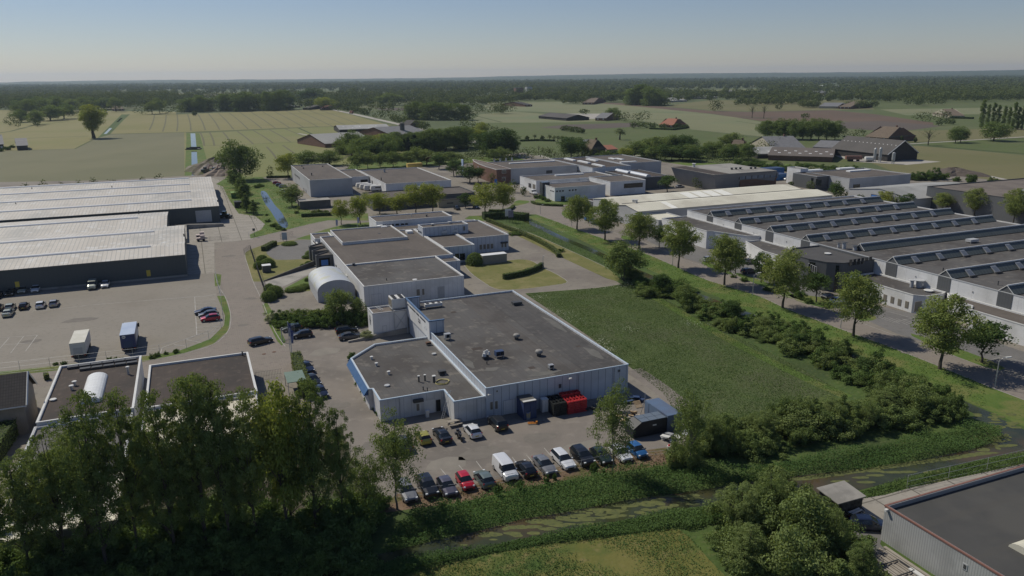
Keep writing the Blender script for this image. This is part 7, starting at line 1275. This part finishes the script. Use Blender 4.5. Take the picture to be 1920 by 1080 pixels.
L=[(20+k*9+rg.uniform(-4,4),206+rg.uniform(-2,6),184+rg.uniform(-6,4),22+rg.uniform(-4,6),('oak','mid','darkbig')[k%3]) for k in range(24)]
trees(L,'belt','farm wood tree, %s from the left behind the far left farmyard','farm wood behind the far left farmyard')
# tall row in the left foreground
FG=[(x,y,t-22,w*.8) for x,y,t,w in [(-20,1120,850,150),(60,1100,858,140),(130,1085,812,150),(205,1082,735,165),(262,1066,722,140),(330,1058,735,140),(392,1042,688,165),(432,1040,706,140),(485,1030,722,140),(540,1018,713,140),(596,1005,722,140),(645,1000,770,90),(95,1050,845,150),(300,1030,790,140),(170,1040,800,140),(365,1025,790,130),(455,1010,790,130),(550,995,790,120)]]
trees([(*a,'golden' if a[0]==540 else 'fore') for a in FG],'fore','tall slender tree, %s from the left in the dark row at the bottom left','tall row in the left foreground',name='tall_tree')
trees([(745,955,752,125),(690,975,830,95),(1148,893,700,100),(1292,884,712,95)],'light','loose leaved tree, %s from the left along the car park canal edge','loose leaved trees at the car park')
L=[]
for k in range(80): L.append((-40+k*9.3+rg.uniform(-9,9),985+ (1-k/80)*90+rg.uniform(-40,110)-(k/80)*20,100+rg.uniform(-20,40),rg.uniform(2.5,6)))
bushes(L,'shrub','dark undergrowth bush, %s from the left under the tall tree row','undergrowth bushes under the tall row')
L=[(1330+k*38+rg.uniform(-16,16),850-k*6.5+rg.uniform(-30,10),792-k*6+rg.uniform(-16,12),55+rg.uniform(-10,14),('fore','mid','light')[k%3]) for k in range(12)]
trees(L,'mid','young tree rising above the thicket, %s from the left beside the reed canal','young trees above the reed canal')
L=[(1385,1010,900,90),(1440,985,872,95),(1500,1040,910,90),(1400,1085,980,90),(1560,1060,940,80),(1480,1110,985,90),(1610,1110,1010,70)]
trees([(*l,('fore','light','mid')[i%3]) for i,l in enumerate(L)],'fore','slim leafy tree, %s from the left in the bottom right thicket','slim trees in the bottom right thicket')
L=[(1235+k*62+rg.uniform(-20,20),545+k*27+rg.uniform(-8,8),515+k*26+rg.uniform(-8,6),34+rg.uniform(-6,8),'mid' if k%2 else 'small') for k in range(8)]
trees(L,'mid','small tree among the shrubs, %s from the left between meadow and road ditch','small trees in the ditch shrub belt')
far=plant_trees()
# ================================================================ SHRUBS
L=[]
for k in range(84):
    t=k/83; L.append((1198+t*590+rg.uniform(-14,14),530+t*252+rg.uniform(-20,20)-8*math.sin(t*PI),rg.uniform(24,58)+t*20,rg.uniform(1.3,4.2)+t*.8,('hazel','shrub','thicket','shrub','darkthicket','hazel','shrub')[k%7]))
bushes(L,'shrub','dense green shrub, %s from the left in the belt between meadow and road ditch','shrub belt along the ditch')
L=[]
for k in range(26):
    t=k/25; L.append((1300+t*430+rg.uniform(-15,15),868-t*88+rg.uniform(-34,12),80+rg.uniform(-18,24),3.6+rg.uniform(0,2.6),'thicket' if k%3==0 else 'darkthicket'))
bushes(L,'shrub','large dark shrub, %s from the left in the thicket above the reed canal','thicket above the reed canal')
L=[(1400,1000,150,6.5),(1450,968,140,6.8),(1505,1000,160,6),(1560,1040,150,4.5),(1480,1060,180,6),(1600,1095,150,4),(1540,1110,170,5),(1650,1130,130,3),(1415,1080,160,5.5),(1375,1035,100,4),(1550,985,90,3.8),(1695,1150,120,2.6),(1460,920,100,4.2),(1440,1020,150,7),(1530,1060,150,5.5),(1380,960,70,3.5)]
L=[(*l,'darkthicket' if i%3==0 else 'thicket') for i,l in enumerate(L)]
bushes(L,'hazel','big leafy bush, %s from the left in the thicket by the old shed','thicket by the old shed')
L=[(515+k*8.3,604+ (k%3)*5-k*.25,42,3.2+.8*math.sin(k*2.3),'blossom' if k in(0,) else ('hazel' if k%3==0 else 'shrub')) for k in range(21)]
bushes(L,'shrub','tall shrub, %s from the left in the row above the gate yard','shrub row above the gate yard')
bushes([(486,503,20,2.4),(492,492,20,2.6),(503,500,24,2.9),(585,478,22,1.8),(575,484,16,1.2),(568,500,10,1.0),(579,496,14,1.2),(543,459,26,1.2),(504,564,26,3),(516,556,30,3.2),(506,548,20,2.6),(558,545,26,1.4),(572,540,24,1.3),(545,547,20,1.2),(575,527,8,1.0)],'topiary','rounded garden bush, %s from the left on the office garden lawn','rounded garden bushes')
bushes([(687,634,30,2.3)],'topiary','pinkish green flowering bush at the white block corner','flowering bush')
for o in [o for o in bpy.data.objects if o.get('label','')=='pinkish green flowering bush at the white block corner']: o.data=BUSH['blossom'][1]
x,y=W(890,496); bush('topiary',x,y,4.2,4.0,'dark ball shaped tree at the factory entrance','ball_tree',cat='tree')
bushes([(1052,472,14,1.2),(1046,479,8,1.4),(965,440,28,1.2),(980,440,22,1.5),(975,436,20,1.6)],'shrub','low spreading bush, %s from the left on the canal side lawn','bushes on the canal side lawn')
bushes([(660,652+15,14,.9),(655,672,12,.9),(660,692,14,1.0),(667,710,13,.9),(673,722,16,1.1),(682,737,16,1.0),(690,752,18,1.1),(700,765,20,1.2),(710,778,18,1.2)],'shrub','low bush, %s from the back in the strip beside the blue edged annex','low bushes beside the annex')
bushes([(932,928,16,1.8),(975,917,20,1.8),(940,920,9,1.2),(1025,905,16,1.4),(1040,900,10,1.2),(1113,888,18,2.2),(830,955,18,1.4),(1132,893,12,1.6),(860,945,10,1)],'shrub','single dark shrub, %s from the left on the car park canal bank','shrubs on the car park bank')
bushes([(460,387,10,1.2),(503,416,14,1.4),(515,425,20,1.6),(523,430,16,1.6),(490,350,14,2),(482,352,16,2),(500,395+9,8,1),(532,432,14,1.2)],'shrub','small bush, %s from the left on the pond bank','small bushes on the pond bank')
bushes([(562,392,12,2),(556,400,10,1.6),(590,402,14,2.6),(600,400,14,2.2),(611,399,12,1.6)],'hazel','garden bush, %s from the left by the concrete garage','garden bushes by the concrete garage')
L=[(1385+k*9.5+rg.uniform(-3,3),312+k*.55+rg.uniform(-4,5),24+rg.uniform(-4,6),3.4+rg.uniform(0,2),'blossom' if k in(8,15,20) else 'shrub') for k in range(24)]
bushes(L,'shrub','mixed shrub, %s from the left in the long thicket before the brown farm shed','thicket before the brown farm shed')
bushes([(1718,338,26,5),(1735,338,30,6),(1752,337,30,7),(1768,336,22,4),(1820,344,22,6),(1792,340,16,3),(1860,342,20,3),(1700,337,18,3.5)],'shrub','dark shrub, %s from the left beyond the pale gabled shed','dark shrubs beyond the gabled shed')
bushes([(1015,372,14,2.2),(1020,375,12,2),(1005,372,10,2),(1027,378,14,1.6),(1070,366,30,3),(1085,368,30,2.6),(1110,360,20,2.4)],'shrub','planted bush, %s from the left at the white office front','bushes at the white office')
bushes([(1375,520,14,1),(1395,527,18,1.2),(1440,545,20,1.4),(1455,548,20,2.2,'blossom'),(1500,560,26,2.4),(1490,548,26,3),(1515,568,20,1.6),(1550,577,18,1.6)],'shrub','verge bush, %s from the left between the road and dark office','verge bushes by the dark office')
bushes([(0,296-12,14,3.2),(15,281,14,3.5),(25,277,10,3)],'shrub','farm bush, %s from the left beside the black field barn','farm bushes by the field barn')
bushes([(120,683,14,.8),(105,684,12,.7),(205,676,12,.8),(216,676,12,.9),(228,675,10,.7),(295,668,14,1),(330,661,14,1),(312,664,10,.8),(285,672,14,1.1)],'shrub','tiny weed bush, %s from the left along the chain link fence','weed bushes along the lot fence')
bushes([(1080,300,30,3),(1140,293,26,5),(1120,297,24,4),(1165,292,26,5),(1180,290,26,4),(1150,300,20,3),(1128,290,14,4)],'shrub','garden shrub, %s from the left around the black walled house','garden shrubs at the black walled house')
bushes([(45,747,22,2.2),(28,728,20,1.4),(36,735-10,24,1.5)],'shrub','square clipped bush, %s from the left beside the tiled house','clipped bushes by the tiled house')
# hedges
def hedge(pts,w_,h,label,mat=None,dens=16,ls=.3,smooth=0):
    P_=[W(*p) for p in pts]
    if smooth: P_=chaikin(P_,smooth,False)
    x0,y0=P_[0]; o=thing('hedge',label,'hedge',x0,y0); core=MB(); rg=np.random.default_rng(len(label)); pos=[];nr=[]
    for a,b in zip(P_,P_[1:]):
        L=math.hypot(b[0]-a[0],b[1]-a[1]); d=np.array([(b[0]-a[0])/L,(b[1]-a[1])/L]); n_=np.array([-d[1],d[0]]); k=w_/2-.1
        A=np.array(a)-np.array([x0,y0]); B=A+d*L; core.add([(*(A-n_*k),0),(*(B-n_*k),0),(*(B+n_*k),0),(*(A+n_*k),0),(*(A-n_*k),h-.12),(*(B-n_*k),h-.12),(*(B+n_*k),h-.12),(*(A+n_*k),h-.12)],[(4,5,6,7),(0,1,5,4),(1,2,6,5),(2,3,7,6),(3,0,4,7)])
        N=int(L*(2*h+w_)*dens); s=rg.random(N)*L; q=rg.random(N)*(2*h+w_)
        for si,qi in zip(s,q):
            if qi<h: p=(-w_/2,qi); nn=(-1,.2)
            elif qi<h+w_: p=(qi-h-w_/2,h); nn=(0,1)
            else: p=(w_/2,qi-h-w_); nn=(1,.2)
            xy=A+d*si+n_*(p[0]+rg.normal()*.05); pos.append((xy[0],xy[1],p[1]+rg.normal()*.06)); nr.append((n_[0]*nn[0],n_[1]*nn[0],nn[1]))
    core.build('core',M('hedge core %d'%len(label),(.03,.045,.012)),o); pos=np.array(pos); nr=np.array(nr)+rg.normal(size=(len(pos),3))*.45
    me=leafmesh('foliage',pos,nr,ls,np.clip(rg.normal(.5,.25,len(pos)),0,1),mat or L_hedge); link('foliage',me,o); return o
hedge([(556,680),(561,700),(569,724),(578,748)],1.8,2.2,'clipped hedge between the carport and the parked navy cars'); hedge([(48,765),(10,822),(-25,875)],3.2,2.6,'thick clipped hedge beside the tiled house',L_oak)
hedge([(913,415),(937,424),(962,434),(990,445),(1018,458),(1043,474),(1048,483)],1.2,1.2,'long light clipped hedge following the narrow canal',smooth=1); hedge([(944,524),(980,517),(1003,509),(1017,501)],1.0,1.4,'dark short hedge across the round lawn',L_bush)
hedge([(494,471),(503,465),(516,459)],1.5,1.4,'curved clipped hedge at the forecourt'); hedge([(997,380),(1005,384),(1025,386),(1056,387)],1.2,.9,'low hedge left in front of the white office',L_oak,smooth=1); hedge([(917,397),(940,398),(958,394),(963,388)],1.3,1.0,'curved low hedge under the yellow street trees',L_oak,smooth=1)
hedge([(565,407),(600,405),(622,404)],1.2,1.3,'dark low hedge in front of the concrete garage',L_bush); hedge([(500,334),(545,333)],1.2,1.2,'dark thin hedge at the field edge by the tall grey hall',L_bush); hedge([(906,411),(940,409),(988,413)],4,2.4,'big dark hedge behind the double sign',L_dark,dens=10,ls=.45)
hedge([(1218,242),(1262,244),(1291,240)],2,1.6,'dark hedge before the orange roofed farmhouse',L_dark,dens=2,ls=.8); hedge([(83,712),(93,710)],1.4,1.1,'short square hedge by the driveway'); hedge([(1780,222),(1826,223)],2,2,'dark hedge below the pale thatched farmhouse',L_dark,dens=2,ls=.9)
hedge([(975,265),(1010,264),(1040,265)],2,1.4,'dark ditch hedge under the pollard willows',L_dark,dens=2,ls=.8)
# ================================================================ FAR WOODS (uncountable)
rg=np.random.default_rng(3)
def farwood(name,N,y0,y1,belt,hmin,hmax,seed,x0=-60,x1=1980,skip=None):
    rg=np.random.default_rng(seed); P_=[];R=[]
    px=rg.uniform(x0,x1,N); t=rg.random(N); inv=1/(y0-149.5+ (960-960)) ; 
    for i in range(N):
        roll=(px[i]-960)*-.0092; py=y0+(y1-y0)*t[i]
        yy=py+roll
        x,y=W(px[i],yy+0)
        if y<0 or y>9000: continue
        c=math.sin(x*.0021+1.7*math.sin(y*.0016+seed))+math.sin(y*.0055+.9*math.sin(x*.0013))+.5*math.sin(x*.006+y*.004)
        if c<belt: continue
        if skip and skip(px[i],yy): continue
        h=rg.uniform(hmin,hmax); P_.append((x,y,h*.55)); R.append(h*.5)
    P_=np.array(P_);R=np.array(R); return P_,R
def fwobj(P_,R,nl,name,seed,lsf):
    rg=np.random.default_rng(seed); K=len(P_); k=np.repeat(np.arange(K),nl); d=sph(rg,K*nl); d[:,2]=d[:,2]*.9+.15
    pos=P_[k]+d*R[k][:,None]*np.array([1.15,1.15,1])*(.75+.35*rg.random(K*nl))[:,None]; pos[:,2]=np.maximum(pos[:,2],.3)
    nr=d+rg.normal(size=(K*nl,3))*.35; val=np.clip(rg.random(K)[k]*.8+rg.random(K*nl)*.2,0,1); dist=P_[k,1]
    me=leafmesh(name,pos,nr,np.clip(dist*lsf,1.0,9),val,L_far); o=bpy.data.objects.new(name,me); C.objects.link(o); tag(o,kind='stuff')
def skipf(px,py): return (880<px<1180 and py>178) or (1240<px<1640 and py>186) or (640<px<880 and py>196) or (px>1640 and py>184) or (px<640 and py>183) or (660<px<940 and 170<py<175) or (1240<px<1440 and 167<py<176) or (200<px<640 and 171<py<181) or (1500<px<1600 and 158<py<166)
P1,R1=farwood('w',12000,152.2,166,-1.3,12,20,1,skip=skipf); fwobj(P1,R1,16,'far_wood',1,.0024)
P1,R1=farwood('w',5200,163,184,-.55,9,18,2,skip=skipf); fwobj(P1,R1,34,'far_wood',2,.0022)
P1,R1=farwood('w',1800,181,196,-.3,8,15,4,x0=600,skip=lambda a,b:(880<a<1240 and b>181.5) or (1240<a<1620 and b>186) or (640<a<880 and b>192) or (a>1620 and b>188)); fwobj(P1,R1,60,'far_wood',4,.002)
rgx=np.random.default_rng(9)
def beltpts(a,b,n,jx,jy,h0,h1):
    L=[];R=[]
    for k in range(n):
        t=rgx.random(); x,y=W(a[0]+(b[0]-a[0])*t+rgx.normal()*jx,a[1]+(b[1]-a[1])*t+rgx.uniform(-jy,jy)); h=rgx.uniform(h0,h1); L.append((x,y,h*.52)); R.append(h*.5)
    return np.array(L),np.array(R)
BL=[((700,192),(760,186),26,6,3,12,18),((770,200),(880,194),34,6,3,10,16),((890,196),(960,192),30,6,3,12,18),((930,213),(960,211),8,4,2,10,15),((960,187),(1130,186),60,8,3,10,17),((1060,195),(1110,193),16,5,2,12,18),((1130,192),(1180,188),14,5,2,12,18),((1255,190),(1330,180),22,8,3,9,14),((1370,186),(1500,182),60,8,3,10,16),((1440,194),(1500,192),30,6,3,10,16),((1495,202),(1540,201),14,4,1.5,8,12),((1590,203),(1640,201),14,4,1.5,7,11),((1700,198),(1760,196),12,6,2,10,15),((640,200),(700,196),26,6,3,10,16),((560,203),(600,200),14,5,2,10,16),((600,188),(700,186),40,6,3,12,20),((-60,203),(330,195),160,2,5,20,27),((330,190),(560,186),60,3,3,15,22),((560,205),(900,196),60,14,8,9,16),((880,187),(1180,183),50,14,4,10,18),((1180,180),(1500,178),70,14,4,10,18),((1240,188),(1640,186),30,20,2,8,14),((1480,192),(1640,184),50,10,4,10,16),((1640,184),(1960,181),70,10,4,14,20),((880,178),(1240,176),90,10,3,12,20),((540,183),(900,181),90,10,4,12,20),((900,165),(1960,163),200,10,3,14,22),((-60,178),(560,174),90,10,3,12,20),((-60,205),(330,197),210,2,5,13,20),((-60,188),(330,184),150,2,3,12,18),((330,196),(560,192),60,2,3,10,16),((620,190),(900,186),70,3,3,10,16),((900,173),(1200,171),90,3,3,12,18),((1640,190),(1960,186),110,4,4,11,18),((1600,178),(1960,174),110,4,4,12,18),((1420,187),(1530,186),40,3,3,9,15),((1380,196),(1470,195),26,3,3,8,13),((1000,184),(1180,183),60,3,3,10,17),((660,172),(900,170),60,4,2,12,16),((1240,182),(1420,180),50,5,2,8,14)]
PP=[];RR=[]
for b in BL: p,r_=beltpts(*b); PP.append(p); RR.append(r_)
fwobj(np.concatenate(PP),np.concatenate(RR),110,'wood_belt',6,.0019)
P1=np.array([(t[1],t[2],t[3]*.52) for t in far]); rg=np.random.default_rng(8); K=len(far); nl=150; k=np.repeat(np.arange(K),nl); d=sph(rg,K*nl)
ex=np.array([(t[4]*.5,t[4]*.5,t[3]*.5) for t in far])[k]; pos=P1[k]+d*ex*(.6+.45*rg.random(K*nl))[:,None]; pos[:,2]=np.maximum(pos[:,2],.3)
o=bpy.data.objects.new('distant_trees',leafmesh('distant_trees',pos,d+rg.normal(size=d.shape)*.4,np.clip(P1[k,1]*.0019,.8,3.5),np.clip(rg.random(K)[k]*.6+rg.random(K*nl)*.4,0,1),L_far)); C.objects.link(o); tag(o,kind='stuff')
# hills on the horizon
hm=MB(); nx,ny=160,14; V=[]
for j in range(ny+1):
    for i in range(nx+1):
        a=(i/nx-.5)*1.9; d=7600+j*380; x=d*math.sin(a)*1.0; y=d*math.cos(a); s=j/ny; f=math.sin(min(1,s*1.25)*PI/2)
        base=30+10*math.sin(a*3.1+.4)+34*max(0,a+.1)+9*math.sin(a*11)+6*math.sin(a*23+j)+3.5*math.sin(a*61+2*j)
        V.append((x,y,-1+max(0,base)*f+6*f*math.sin(a*140+j*2)*.35))
hm.add(V,[(j*(nx+1)+i,j*(nx+1)+i+1,(j+1)*(nx+1)+i+1,(j+1)*(nx+1)+i) for j in range(ny) for i in range(nx)])
o=hm.build('hills',M('wooded hills',(.03,.05,.02),(.05,.075,.028),.006,.95,c4=(.09,.1,.05),sc4=.003),None,off=(0,0)); tag(o,kind='structure')
# ================================================================ HAZE
hz=MB(); hz.box(-13000,13000,-400,14000,-1.5,150); hb=bpy.data.materials.new('haze'); hb.use_nodes=True; n=hb.node_tree.nodes; n.remove(n['Principled BSDF'])
vp=n.new('ShaderNodeVolumePrincipled'); vp.inputs['Color'].default_value=(.7,.84,1,1); vp.inputs['Density'].default_value=HAZE; vp.inputs['Anisotropy'].default_value=.3; hb.node_tree.links.new(vp.outputs[0],n['Material Output'].inputs['Volume'])
if HAZE>0: o=hz.build('haze',hb,None,off=(0,0)); tag(o,kind='stuff')
